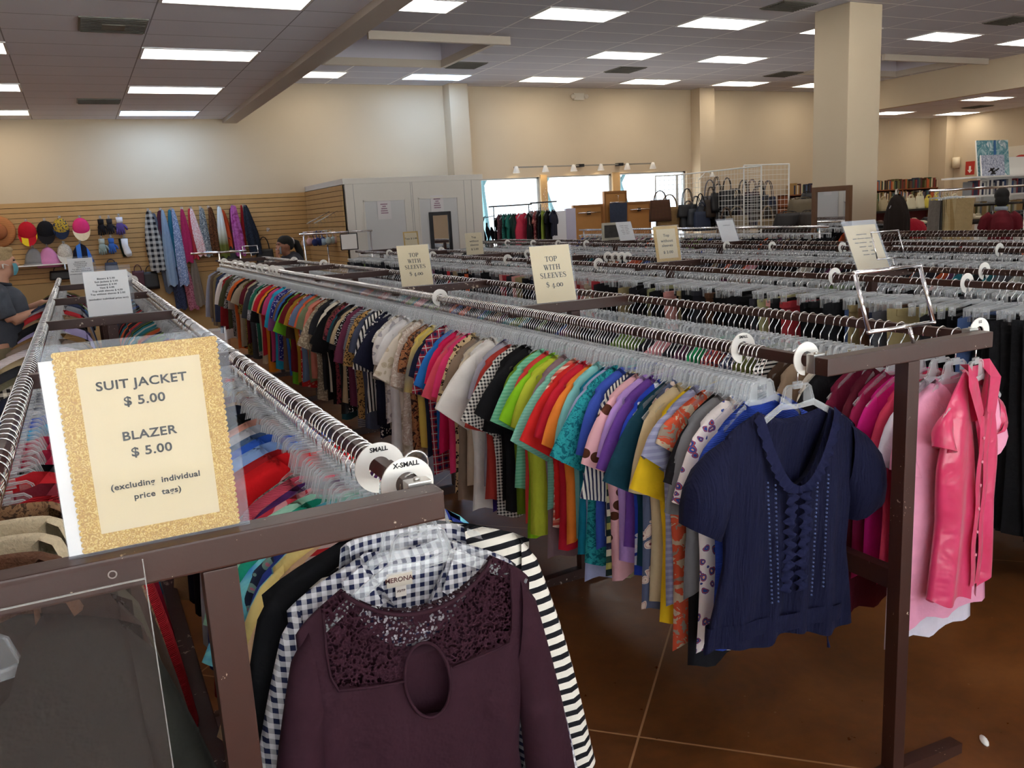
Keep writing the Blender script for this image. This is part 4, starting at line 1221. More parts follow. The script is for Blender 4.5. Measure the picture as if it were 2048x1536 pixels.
def hero_navy():
    nv = fabric('crinkle', '#0a0c28', '#111538')
    body, sl = top_shapes_front(shw=.235, chest=.235, waist=.225, hem=.275, length=.70, depth=.035, zneck=-.166, drop=.055, nw=.125, nf=.215, nb=.035,
                          sleeve=.26, sang=25, sr0=.19, sr1=.066, sth=.042, puff=.032, fold=.016, nfold=5.0, nu=45, nv=40, seed=21, power=1.9, hemcurve=-.02)
    o = body.build('top', nv, None, True, (1.765, 1.755, ZR)); o.rotation_euler = (0, 0.07, -.06)
    tag(o, 'dark navy ruffled puff-sleeved blouse facing front at the near end of the middle rack', 'top')
    for s, m in zip((-1, 1), sl):
        m.build('sleeve', nv, o, True)
    trim = fabric('solid', '#12163a')
    # ruffle along the neckline and two ruffles down the front
    m = MB(); vs = []; n = 60
    for k in range(n + 1):
        u = -1 + 2 * k / n
        x = u * .13; z = -.166 - .215 * (1 - abs(u) ** 1.9); y = -.012 - .03 * math.sqrt(max(0, 1 - u * u))
        wv = .008 * math.sin(k * 1.9)
        for d, e in ((0, 0), (.016, .4), (.034, 1)):
            nx = math.copysign(1, u) * (0.75 if abs(u) > .1 else 0)
            vs.append((x + nx * d, y - .006 - wv * e, z - d * .65))
    m.add(vs, [(k * 3 + j, k * 3 + j + 1, (k + 1) * 3 + j + 1, (k + 1) * 3 + j) for k in range(n) for j in range(2)])
    m.build('neck_ruffle', trim, o, True)
    for x0 in (-.025, .028):
        m = MB(); vs = []; n = 44
        for k in range(n + 1):
            z = -.40 - .30 * k / n; wv = .010 * math.sin(k * 1.5 + x0 * 50)
            for d in (-1, 0, 1):
                vs.append((x0 + d * .016 + wv, -.046 - .008 * (1 - abs(d)) + .006 * math.sin(k * 1.3 + d), z))
        m.add(vs, [(k * 3 + j, k * 3 + j + 1, (k + 1) * 3 + j + 1, (k + 1) * 3 + j) for k in range(n) for j in range(2)])
        m.build('front_ruffle', trim, o, True)
    bead = plain('steel_blue_bead', '#4a5a86', .35)
    for x0, x1, z0, z1 in ((-.118, -.075, -.36, -.72), (-.09, -.052, -.37, -.72), (.062, .07, -.38, -.72), (.10, .112, -.36, -.70)):
        m = MB()
        n = int((z0 - z1) / .0125)
        beads(m, [(x0 + (x1 - x0) * k / n, -.047, z0 + (z1 - z0) * k / n) for k in range(n + 1)], .0036)
        m.build('bead_trim', bead, o, True)
    m = MB(); vs = []; n = 50
    for k in range(n + 1):
        a = 2 * PI * k / n
        for z in (-.775, -.80, -.825):
            vs.append((.262 * math.cos(a), .046 * math.sin(a) + .006 * math.sin(9 * a), z - .01 * math.cos(2 * a)))
    m.add(vs, [(k * 3 + j, k * 3 + j + 1, (k + 1) * 3 + j + 1, (k + 1) * 3 + j) for k in range(n) for j in range(2)])
    m.build('hem_band', nv, o, True)
    MB().bbox((-.022, .030, -.246), (.03, .032, -.236)).build('label', plain('pale_label', '#c9ccd4', .7), o)
    MB().tube([(.19, 0, -.86), (.192, 0, -.90), (.20, 0, -.93)], [.002, .002, .005], 6).build('tie_string', trim, o)
    hanger(1.765, 1.755, ZR, -.06, 'clear plastic hanger holding the dark navy ruffled blouse')
hero_navy()

def satin():
    t = NT('pink_satin')
    v = t.coords('Object', True)
    n = t.noise(v, 5, 3, .5, 1.5)
    t.base(t.mix(n.outputs[0], rgb('#cb2450'), rgb('#e23c74')))
    t.set(Roughness=.27, Specular_IOR_Level=.6)
    t.b.inputs['Sheen Weight'].default_value = .3
    n2 = t.noise(v, 7, 3, .5, .3)
    t.bump(n2.outputs[0], .55, .03)
    return t.m

def hero_pink():
    sm = satin(); dk = fabric('solid', '#7d1228', rough=.5)
    body, sl = top_shapes_front(shw=.185, armhole=.165, chest=.19, waist=.17, hem=.20, length=.70, depth=.030, zneck=-.12, drop=.10, nw=.07, nf=.17, nb=.01,
                          sleeve=.10, sang=16, sr0=.13, sr1=.06, sth=.03, fold=.014, nfold=3, nu=36, nv=30, seed=33, power=1.0, open_front=.012, hemcurve=.035)
    o = body.build('blouse', sm, None, True, (2.405, 1.665, ZR)); o.rotation_euler = (0, 0.03, .22)
    tag(o, 'shiny hot pink satin blouse facing front on the right end of the middle rack', 'top')
    for m in sl:
        m.build('sleeve', sm, o, True)
    for s in (-1, 1):   # open shirt collar and hanging placket
        MB().add([(s * .060, .02, -.105), (s * .075, -.012, -.10), (s * .115, -.034, -.16), (s * .050, -.048, -.295), (s * .012, -.04, -.25), (s * .045, -.03, -.15)],
                 [(0, 1, 2, 5), (5, 2, 3, 4)]).build('collar', sm, o, False)
        m = MB(); vs = []; n = 20
        for k in range(n + 1):
            z = -.26 - .55 * k / n; wv = .006 * math.sin(k * .8 + s)
            for j in range(3):
                vs.append((s * .022 + (j - 1) * .016 + wv, -.043 - (.004 if j == 1 else 0), z))
        m.add(vs, [(k * 3 + j, k * 3 + j + 1, (k + 1) * 3 + j + 1, (k + 1) * 3 + j) for k in range(n) for j in range(2)])
        m.build('placket', sm, o, True)
    m = MB()
    for k in range(6):
        m.lathe([(.001, 0), (.005, .0), (.005, .003), (.001, .004)], 10, (-.022, -.051, -.33 - .075 * k), 'y')
    m.build('buttons', plain('pink_button', '#f0a0b4', .3), o)
    MB().bbox((-.015, .024, -.165), (.03, .027, -.15)).build('label', plain('dark_label', '#54202a', .7), o)
    hanger(2.405, 1.665, ZR, .22, 'clear plastic hanger holding the shiny pink satin blouse')
hero_pink()

# collars and linings of the jackets at the near left
M_SHERPA = plain('cream_sherpa', '#d9c9a8', 1.0, noise=.18, nscale=160, bump=1.0)
M_SHERPB = plain('brown_sherpa', '#6d4a35', 1.0, noise=.3, nscale=170, bump=1.0)
for ob in [o for o in COL.objects if o.get('category') == 'jacket' and o.location.y < 1.7]:
    y = ob.location.y
    mt = M_SHERPA if 1.40 < y < 1.5 or 1.6 > y > 1.5 else (M_SHERPB if y < 1.4 else ob.data.materials[0])
    m = MB(); vs = []; n = 17
    for k in range(n):
        a = PI * (-.15 + 1.3 * k / (n - 1))
        x, yy = .085 * math.cos(a), .01 + .035 * math.sin(a)
        for dx, h in ((0, -.03), (.004, .028), (.014, .036), (.030, .024), (.045, -.03)):
            k_ = 1.0
            vs.append((x * (1 + dx * 14), yy * (1 + dx * 16), -.072 + h))
    m.add(vs, [(k * 5 + j, k * 5 + j + 1, (k + 1) * 5 + j + 1, (k + 1) * 5 + j) for k in range(n - 1) for j in range(4)])
    m.build('collar', mt, ob, True)

# ------------------------------------------------------------------ price signs
def ribbon(mb, pts, w):
    """flat pen stroke in the XZ plane; w is one width or one per point"""
    n = len(pts); ws = w if isinstance(w, (list, tuple)) else [w] * n
    vs = []
    for i, (x, z) in enumerate(pts):
        a = pts[max(0, i - 1)]; b = pts[min(n - 1, i + 1)]
        dx, dz = b[0] - a[0], b[1] - a[1]; L = math.hypot(dx, dz) or 1
        nx, nz = -dz / L, dx / L
        vs += [(x + nx * ws[i] / 2, 0, z + nz * ws[i] / 2), (x - nx * ws[i] / 2, 0, z - nz * ws[i] / 2)]
    mb.add(vs, [(2 * i, 2 * i + 1, 2 * i + 3, 2 * i + 2) for i in range(n - 1)])
def glyph(ch):
    """bold serif letter, cap height 1: returns strokes and advance width"""
    T, K = .075, .19
    s = []
    def stem(x, z0=0, z1=1, serif=(1, 1)):
        s.append(([(x, z0), (x, z1)], K))
        if serif[0]: s.append(([(x - .19, z0 + T / 2), (x + .19, z0 + T / 2)], T))
        if serif[1]: s.append(([(x - .19, z1 - T / 2), (x + .19, z1 - T / 2)], T))
    def oval(cx, cz, rx, rz):
        p = [(cx + rx * math.cos(2 * PI * k / 24), cz + rz * math.sin(2 * PI * k / 24)) for k in range(25)]
        s.append((p, [T + (K - T) * abs(math.cos(2 * PI * k / 24)) for k in range(25)]))
    def scurve(x0, h=1.0, b=0.0):
        q = [(.62, .78), (.58, .90), (.45, .97), (.30, .97), (.16, .90), (.12, .76), (.20, .63), (.38, .53), (.56, .43), (.64, .28), (.58, .12), (.42, .03), (.26, .03), (.13, .10), (.08, .24)]
        s.append(([(x0 + x, b + z * h) for x, z in q], [.08, .08, .08, .09, .12, .16, .18, .19, .18, .16, .12, .09, .08, .08, .08]))
    a = .8
    if ch == 'T':
        stem(.42, 0, 1, (1, 0)); s += [([(.04, 1 - T / 2), (.80, 1 - T / 2)], T), ([(.07, 1), (.05, .72)], T), ([(.77, 1), (.79, .72)], T)]; a = .86
    elif ch == 'O': oval(.45, .5, .36, .47); a = .92
    elif ch == 'P':
        stem(.24); p = [(.24, .96), (.50, .96)] + [(.50 + .2 * math.sin(PI * k / 8), .71 + .25 * math.cos(PI * k / 8)) for k in range(1, 8)] + [(.50, .46), (.24, .46)]
        s.append((p, [T, T] + [T + (K - T) * math.sin(PI * k / 8) for k in range(1, 8)] + [T, T])); a = .80
    elif ch == 'W':
        s += [([(.10, 1), (.36, 0)], K), ([(.36, 0), (.58, .9)], T), ([(.50, 1), (.76, 0)], K), ([(.76, 0), (1.00, 1)], T), ([(-.04, 1 - T / 2), (.26, 1 - T / 2)], T), ([(.38, 1 - T / 2), (.66, 1 - T / 2)], T), ([(.88, 1 - T / 2), (1.12, 1 - T / 2)], T)]; a = 1.14
    elif ch == 'I': stem(.24); a = .5
    elif ch == 'H': stem(.24); stem(.76); s.append(([(.24, .52), (.76, .52)], T)); a = 1.02
    elif ch == 'S': scurve(0); a = .76
    elif ch == 'L': stem(.24); s += [([(.24, T / 2), (.70, T / 2)], T), ([(.70, 0), (.72, .32)], T)]; a = .78
    elif ch == 'E':
        stem(.24); s += [([(.24, T / 2), (.72, T / 2)], T), ([(.71, 0), (.74, .30)], T), ([(.24, 1 - T / 2), (.68, 1 - T / 2)], T), ([(.67, 1), (.69, .73)], T), ([(.24, .52), (.55, .52)], T), ([(.55, .66), (.55, .38)], T)]; a = .82
    elif ch == 'V': s += [([(.10, 1), (.42, 0)], K), ([(.42, 0), (.74, 1)], T), ([(-.04, 1 - T / 2), (.27, 1 - T / 2)], T), ([(.60, 1 - T / 2), (.87, 1 - T / 2)], T)]; a = .84
    elif ch == '$': scurve(0, .9, .05); s.append(([(.37, -.12), (.37, 1.12)], .06)); a = .80
    elif ch == '4': s += [([(.46, -.25), (.46, .72)], K * .9), ([(.46, .72), (.05, .05), (.68, .05)], T * 1.2), ([(.30, -.22), (.62, -.22)], T)]; a = .76
    elif ch == '0': oval(.34, .36, .26, .33); a = .70
    elif ch == '.': s.append(([(.12, 0), (.12, .17)], .17)); a = .30
    elif ch == ' ': a = .34
    return s, a
def serif_text(body, size, mat, parent, loc):
    m = MB(); W = sum(glyph(c)[1] for c in body); x = -W / 2
    for c in body:
        st, a = glyph(c)
        for p, w_ in st:
            o0 = len(m.v); ribbon(m, p, w_)
            for i in range(o0, len(m.v)):
                v = m.v[i]; m.v[i] = ((v[0] + x) * size, 0, (v[2] - .5) * size)
        x += a
    o = m.build('lettering', mat, parent, False, loc)
    return o
def blurred_lines(parent, y, rows, mat, h=.006):
    """lines of print too small to read"""
    m = MB()
    for z, words in rows:
        for a, b in words:
            x = a
            while x < b - .003:
                wd = min(rnd.uniform(.004, .007), b - x)
                m.bbox((x, y, z - h * rnd.uniform(.35, .5)), (x + wd * .8, y + .0004, z + h * rnd.uniform(.3, .5))); x += wd
    m.build('small_print', mat, parent)

def m_gold():
    t = NT('gold_scroll_border')
    v = t.coords('Object', True)
    d = t.voro(v, 150); d2 = t.voro(v, 290); n = t.noise(v, 20, 2)
    a = t.math('PINGPONG', t.math('MULTIPLY', d.outputs['Distance'], 3.0), 0.5)
    q = t.math('ADD', t.math('MULTIPLY', a, 1.2), t.math('MULTIPLY', d2.outputs['Distance'], 0.5))
    t.base(t.ramp(q, [(0.15, rgb('#ecd184')), (0.45, rgb('#d2a94a')), (0.8, rgb('#b5862c'))]))
    t.set(Roughness=0.45)
    return t.m
M_GOLD = m_gold()

def sign(x, y, w, h, label, paper, lines=(), serif=False, gold=0.0, px=(0.0, 0.0, 0.0, 0.012), back=False, rz=0.0, rows=None, z=ZR, tilt=0.10):
    """acrylic holder standing on a crossbar with a sheet of paper inside; px = paper inset left, bottom, right, top"""
    t = empty('price_sign', (x, y, z), rz); tag(t, label, 'sign'); t.rotation_euler = (-tilt, 0, rz)
    m = MB(); m.bbox((-w / 2, -.0035, 0), (w / 2, -.0020, h)); m.bbox((-w / 2, .0025, 0), (w / 2, .0040, h)); m.bbox((-w / 2, -.0020, 0), (w / 2, .0025, .002))
    m.build('acrylic_holder', M_ACRYL, t)
    a, b, c, d = px
    if back:
        MB().bbox((-w / 2 + .001, .0012, .003), (w / 2 - .05, .0020, h - .020)).build('backing_sheet', M_PAPER, t)
    x0, x1, z0, z1 = -w / 2 + a, w / 2 - c, .003 + b, h - d
    ps = MB().bbox((x0, -.0004, z0), (x1, .0006, z1)).build('paper', M_GOLD if gold else paper, t)
    if gold:
        # scalloped gold border of the sheet, plain middle
        m = MB(); n = 34
        for k in range(n):
            zz = z0 + (z1 - z0) * (k + .5) / n
            m.lathe([(.0001, 0), (.0042, 0), (.0042, .0004), (.0001, .0004)], 10, (x0 + .001, -.0003, zz), 'y')
            m.lathe([(.0001, 0), (.0042, 0), (.0042, .0004), (.0001, .0004)], 10, (x1 - .001, -.0003, zz), 'y')
        m.build('scalloped_edge', M_GOLD, t)
        MB().bbox((x0 + gold, -.0009, z0 + gold), (x1 - gold, -.0003, z1 - gold)).build('paper_centre', paper, t)
    cx = (x0 + x1) / 2
    for body, size, zz in lines:
        if serif:
            serif_text(body, size, M_BLACK, t, (cx, -.0013, zz))
        else:
            text(body, size, M_BLACK, t, (cx, -.0013, zz), bold=size * .020, spacing=1.06, wide=1.13)
    if rows:
        blurred_lines(t, -.0012, rows, M_GREYINK)
    return t

sign(0.0535, 1.228, .235, .285, 'large gold-bordered sign reading suit jacket and blazer on the nearest crossbar', M_CREAM,
     [('SUIT JACKET', .0168, .224), ('$ 5.00', .0172, .200), ('BLAZER', .0168, .153), ('$ 5.00', .0172, .130), ('(excluding  individual', .0112, .086), ('price  tags)', .0112, .069)],
     gold=.023, px=(.020, .0, .016, .010), back=True, tilt=.03)
sign(1.965, 3.452, .215, .270, 'cream sign reading top with sleeves, nearest of the two on the middle rack', M_CREAM,
     [('TOP', .0245, .205), ('WITH', .0245, .166), ('SLEEVES', .0245, .128), ('$ 4.00', .0245, .085)], True, px=(.001, 0, .008, .002), rz=-.05, tilt=.23)
sign(1.885, 5.065, .215, .262, 'cream sign reading top with sleeves, further from the camera on the middle rack', M_CREAM,
     [('TOP', .0245, .198), ('WITH', .0245, .160), ('SLEEVES', .0245, .123), ('$ 4.00', .0245, .080)], True, px=(.001, 0, .008, .002), rz=-.05, tilt=.23)
PR = [('Blazers $ 5.00', .0125, .196), ('Suit Jackets $ 5.00', .0125, .180), ('Sweaters $ 4.00', .0125, .164), ('Vest $ 4.00', .0125, .148), ('Top with sleeves $ 4.00', .0125, .132), ('Top without sleeves $ 2.00', .0125, .116), ('(excluding individual price tags)', .0125, .090)]
sign(0.128, 4.985, .235, .262, 'white price list sign on the front rack, second crossbar behind the gold sign', M_PAPER, PR, px=(.004, 0, .018, .026))
sign(0.03, 8.6, .225, .245, 'white price list sign furthest along the front rack near the hats', M_PAPER, PR, px=(.001, 0, .022, .016))
sign(3.935, 5.2, .225, .27, 'gold-bordered sign reading top without sleeves on the rack behind the rainbow', M_CREAM,
     [('Top', .028, .195), ('without', .028, .155), ('sleeves', .028, .12), ('$ 2.00', .028, .07)], gold=.022, px=(.002, 0, .012, .004), rz=-.05, tilt=.2)
sign(3.96, 3.372, .255, .30, 'tall cream sign in clear holder behind the small steel sign frame', M_CREAM, px=(.004, 0, .014, .028), rz=-.05, tilt=.45,
     rows=[(.215, [(-.05, .0), (.004, .03)]), (.190, [(-.085, -.055), (-.05, .0), (.006, .05)]), (.165, [(-.08, -.05), (-.045, .01), (.03, .07)]), (.140, [(-.055, -.005), (.01, .04)]), (.115, [(-.045, .0), (.02, .045)]), (.092, [(-.045, .0), (.01, .04)])])
sign(3.79, 8.385, .205, .235, 'small far cream sign about tops without sleeves before the fitting room', M_CREAM,
     [('Top', .028, .185), ('without', .028, .145), ('sleeves', .028, .105), ('$ 2.00', .028, .06)], px=(.002, 0, .004, .002))
sign(3.75, 10.2, .2, .26, 'far pale sign half hidden behind the further top with sleeves sign', M_CREAM, [('Tops $ 2.00', .028, .17)], gold=.016, px=(.002, 0, .004, .002))
sign(6.17, 9.0, .235, .255, 'pale grey sign with small print before the tan display panels', M_PAPER, px=(.002, 0, .004, .004), tilt=.42,
     rows=[(.20 - .022 * k, [(-.07 + .012 * (k % 3), -.01), (.0, .06 - .01 * (k % 2))]) for k in range(6)])
sign(6.13, 7.05, .235, .26, 'plain white sign with one line of print before the handbag grid', M_PAPER, px=(.004, 0, .012, .018), tilt=.44, rows=[(.185, [(-.045, .055)])])

# empty steel sign frames
def sign_frame(x, y, w, h, z0, stem_x, label, r=.0062, rz=0.0, slant=0.0):
    t = empty('sign_frame', (x, y, ZR), rz); tag(t, label, 'sign frame'); t.rotation_euler = (-.32, 0, rz)
    m = MB()
    c = [(-w / 2, 0, z0), (w / 2, 0, z0 - slant), (w / 2, 0, z0 + h - slant), (-w / 2, 0, z0 + h)]
    for a, b in zip(c, c[1:] + c[:1]):
        m.tube([a, b], r, 10)
    for p in c:
        m.ellipsoid(p, (r * 1.15,) * 3, 10, 6)
    m.build('frame', M_CHROME, t, True)
    MB().tube([(stem_x, 0, 0), (stem_x, 0, z0)], r * .9, 10).build('stem', M_CHROME, t, True)
sign_frame(2.030, 1.615, .262, .168, .050, .03, 'empty polished steel sign frame on the near crossbar of the middle rack')
sign_frame(4.06, 3.33, .22, .155, .06, .01, 'small empty steel sign frame in front of the tall cream sign', .004)
sign_frame(2.16, 12.3, .2, .1, .07, .0, 'small far steel sign frame among the scarves', .006)

# ------------------------------------------------------------------ clear vinyl cover over the near left jacket
def vinyl():
    m_v = clear('clear_vinyl', (0.16, 0.12, 0.11), 0.16, 0.08, 0.45)
    t = empty('vinyl_cover', (-.22, 1.190, 1.374)); tag(t, 'clear vinyl cover hanging from the nearest crossbar over the olive jacket', 'vinyl cover')
    m = MB(); vs = []; nx, nz = 16, 16
    for j in range(nz + 1):
        for i in range(nx + 1):
            vs.append((-.30 + .544 * i / nx, -.004 * math.sin(i * .9 + j * .2) * j / nz - .006 * (j / nz), -.75 * j / nz))
    m.add(vs, [(j * (nx + 1) + i, j * (nx + 1) + i + 1, (j + 1) * (nx + 1) + i + 1, (j + 1) * (nx + 1) + i) for j in range(nz) for i in range(nx)])
    m.build('sheet', m_v, t, True)
    MB().bbox((-.30, -.0035, -.0285), (.244, -.0015, -.0265)).build('weld_seam', clear('vinyl_edge', (.7, .68, .66), .28, .2, .3), t)
    MB().bbox((.2425, -.006, -.75), (.244, -.002, 0)).build('edge', MATS['vinyl_edge'], t)
    m = MB()
    m.tube([(.205 + .005 * math.cos(2 * PI * k / 16), -.004, -.012 + .005 * math.sin(2 * PI * k / 16)) for k in range(17)], .0009, 6, False)
    m.build('eyelet', plain('eyelet_plastic', '#9a8f8a', .4), t, True)
vinyl()

# ------------------------------------------------------------------ round size dividers on the rails
def divider(x, y, word, label, group=None, r=.046):
    t = empty('size_divider', (x, y, ZR - .012)); tag(t, label, 'size divider', group)
    m = MB(); n = 36; vs = []
    for k in range(n + 1):
        a = -1.15 + (2 * PI - .55) * k / n
        for rr, yy in ((r, -.0015), (r, .0015), (.0205, .0015), (.0205, -.0015)):
            vs.append((rr * math.cos(a), yy, rr * math.sin(a)))
    fs = []
    for k in range(n):
        for j in range(4):
            fs.append((k * 4 + j, k * 4 + (j + 1) % 4, (k + 1) * 4 + (j + 1) % 4, (k + 1) * 4 + j))
    fs += [(0, 1, 2, 3), (n * 4 + 3, n * 4 + 2, n * 4 + 1, n * 4)]
    m.add(vs, fs); m.build('disc', M_WHITE, t)
    if word:
        text(word, .0115, M_BLACK, t, (0.0, -.0022, .034), bold=.0003)
divider(.438, 1.30, 'X-SMALL', 'white round divider reading X-SMALL at the near end of the front rack')
divider(.430, 1.42, 'SMALL', 'white round divider reading SMALL just behind the X-SMALL one')
divider(1.73, 1.94, 'SMALL', 'white round divider reading SMALL among the near hooks of the middle rack')
divider(1.73, 1.69, '', 'blank white round divider next to the near crossbar of the middle rack')
divider(2.40, 1.655, 'LG', 'white round divider reading LG at the right end of the near crossbar')
divider(1.73, 4.33, '', 'single white round divider halfway along the rainbow rail')
for y in (8.42, 8.6, 8.77, 9.15, 9.42, 9.86, 10.17, 10.67, 11.03, 11.9):
    divider(1.73, y, '', 'white round size divider in the far cluster on the rainbow rail', 'far cluster of dividers on the rainbow rail')
for x, y, lb in ((3.65, 2.59, 'white divider on the second rack at the right above the black trousers'), (3.65, 3.37, 'white divider next to the tall cream sign'), (3.65, 5.74, 'white divider left of the gold top without sleeves sign'),
                 (4.22, 2.9, 'white divider far right on the second rail of the rack behind the rainbow')):
    divider(x, y, '', lb)
for y in (6.17, 6.26, 6.36, 6.48):
    divider(4.22, y, '', 'white divider in the bunch of four beyond the top with sleeves sign', 'bunch of four dividers')
for x, y in ((5.68, 3.8), (5.68, 5.17), (5.68, 5.98), (5.68, 6.6), (5.68, 9.2), (5.68, 9.9), (5.68, 10.6), (5.68, 11.4), (3.65, 7.34), (3.65, 9.27), (3.65, 9.9), (3.65, 10.8), (4.22, 8.0), (4.22, 9.3), (4.22, 10.4), (2.36, 9.2), (2.36, 10.6)):
    divider(x, y, '', 'white round size divider on one of the far rails', 'scattered dividers on the far rails')
for y in (8.8, 9.6, 10.2):
    divider(.44, y, '', 'white round size divider at the far end of the front rack', 'dividers at the end of the front rack')
# ------------------------------------------------------------------ trousers on the rack behind, and the far masses
def trouser_mesh(seed, w=.19, L=.95):
    r = random.Random(seed); m = MB(); nu, nv = 9, 8; ph = r.uniform(0, 6)
    for side in (-1, 1):
        vs = []
        for j in range(nv + 1):
            v = j / nv
            for i in range(nu):
                u = -1 + 2 * i / (nu - 1)
                x = u * (w * (1 - .12 * v)) + .008 * math.sin(3 * v + ph)
                y = side * (.016 + .014 * v) * math.sqrt(max(0, 1 - u ** 4)) + .010 * math.sin(u * 4 + ph) * v
                vs.append((x, y, -.142 - L * v + .006 * math.sin(4 * u + ph)))
        m.add(vs, [(j * nu + i, j * nu + i + 1, (j + 1) * nu + i + 1, (j + 1) * nu + i) for j in range(nv) for i in range(nu - 1)])
    return m
TR = []
for k in range(4):
    o = trouser_mesh(50 + k, .15 + .02 * k).build('trousers', fabric('solid', '#18181d'), None, True)
    COL.objects.unlink(o); TR.append(o)
BAND = MB().box((0, 0, -.158), (.30, .037, .032)).build('waistband', fabric('solid', '#101014'), None)
COL.objects.unlink(BAND)
TCOL = [('black', '#141418')] * 7 + [('charcoal', '#2c2c33'), ('navy', '#20273c'), ('dark grey', '#4a4a50'), ('khaki', '#8f815c'), ('brown', '#5a3b28'), ('brick red', '#a23038'), ('cream', '#d2c8b2'), ('denim blue', '#3c5078'), ('pale olive', '#a3a57a'), ('pink floral', '#c98f8a')]
yy = 1.75; k = 0
while yy < 7.6 and k < 100:
    nm, c = rnd.choice(TCOL)
    if yy < 2.5:
        nm, c = 'black', '#141418'
    o = rnd.choice(TR).copy(); COL.objects.link(o)
    o.location = (3.65 + rnd.uniform(-.02, .02), yy, ZR + rnd.uniform(-.02, .005)); yaw = rnd.uniform(-.45, .25); o.rotation_euler = (0, rnd.uniform(-.06, .06), yaw)
    o.material_slots[0].link = 'OBJECT'; o.material_slots[0].material = fabric('solid', c)
    tag(o, '%s trousers clipped to a hanger on the rack behind the rainbow tops' % nm, 'trousers', '%s trousers on the rack behind' % nm)
    b = BAND.copy(); COL.objects.link(b); b.parent = o
    b.material_slots[0].link = 'OBJECT'; b.material_slots[0].material = fabric('solid', c)
    far_hanger(3.65, yy, ZR, yaw, True)
    if rnd.random() < .6:
        far_hanger(3.65, yy + .03, ZR, yaw + rnd.uniform(-.2, .2), True)
    yy += rnd.uniform(.05, .09); k += 1

FARG = Mass()
FCOL = ['#15151a', '#2a2b33', '#5a5a60', '#c9c3b8', '#b8323a', '#d9643c', '#2f7f8c', '#3c5aa8', '#8d7a60', '#6b3a5a', '#e4a0a8', '#6f8a4a']
_fb = []
for k in range(4):
    b, s = top_shapes(nu=7, nv=4, length=.62, seed=k, sleeve=0)
    mm = MB(); mm.v = list(b.v); mm.f = list(b.f)
    for sm_ in top_shapes(nu=3, nv=2, sleeve=.2, seed=k)[1]:
        mm.add(sm_.v, sm_.f)
    _fb.append((np.array(mm.v), mm.f))
_ft = trouser_mesh(3); _ft = (np.array(_ft.v), _ft.f)
def far_row(x, y0, y1, hstep, gstep, clip=False, pants=False, dark=.5, hjit=.25):
    y = y0
    while y < y1:
        far_hanger(x, y, ZR + rnd.uniform(-.004, 0), rnd.uniform(-hjit, hjit), clip and rnd.random() < .8, 0.0)
        y += hstep * rnd.uniform(.6, 1.4)
    y = y0
    while y < y1:
        ci = rnd.randrange(3) if rnd.random() < dark else rnd.randrange(len(FCOL))
        M = Matrix.Translation((x, y, ZR + rnd.uniform(-.02, 0))) @ Matrix.Rotation(rnd.uniform(-.2, .2), 4, 'Z')
        if pants:
            FARG.add(_ft[0], _ft[1], ci, M)
        else:
            v, f = rnd.choice(_fb); FARG.add(v, f, ci, M)
        y += gstep * rnd.uniform(.7, 1.3)
far_row(2.36, 2.9, 12.5, .034, .07, dark=.3)
far_row(3.65, 7.6, 12.2, .045, .08, True, True, .8)
far_row(4.22, 1.65, 12.2, .042, .09, True, True, .75)
far_row(5.68, 1.8, 12.8, .042, .09, True, False, .6)
far_row(6.27, 1.8, 12.8, .045, .10, True, True, .7)
far_row(7.45, 3.0, 6.5, .05, .10, True, True, .7)
far_row(8.0, 3.0, 6.5, .05, .10, True, True, .7)
far_row(0.44, 4.75, 10.3, .03, .07, dark=.3)
far_row(-.20, 8.4, 10.3, .05, .09, dark=.5)
# chrome rail rack near the column
def chrome_rack(x, y0, y1, z, label, gap=.05):
    t = empty('chrome_rack', (x, y0, 0)); tag(t, label, 'garment rack')
    MB().tube([(0, 0, z), (0, y1 - y0, z)], .016, 12).build('rail', M_CHROME, t, True)
    for yy in (.15, y1 - y0 - .15):
        MB().tube([(0, yy, .03), (0, yy, z - .016)], .014, 10).build('leg', M_CHROME, t, True)
        MB().tube([(-.3, yy, .015), (.3, yy, .015)], .015, 8).build('foot', M_CHROME, t, True)
    return t
chrome_rack(8.75, 8.2, 14.4, 1.40, 'long chrome rail rack before the handbag grid and the column')
for k in range(90):
    y = 8.3 + k * .066
    far_hanger(8.75, y, 1.416, rnd.uniform(-.25, .25), True)
    ci = rnd.randrange(4) if rnd.random() < .7 else rnd.randrange(len(FCOL))
    FARG.add(_fb[k % 4][0], _fb[k % 4][1], ci, Matrix.Translation((8.75, y, 1.40)) @ Matrix.Rotation(rnd.uniform(-.2, .2), 4, 'Z'))
o = FARH.build('far_hangers', [M_HOOK, M_CLEAR])
tag(o, 'mass of clear plastic hangers with chrome hooks crowding the far rails', 'hangers', kind='stuff')
o = FARG.build('far_clothes', [fabric('solid', c) for c in FCOL])
tag(o, 'mass of dark and coloured clothes below the hangers on the far rails', 'clothes', kind='stuff')
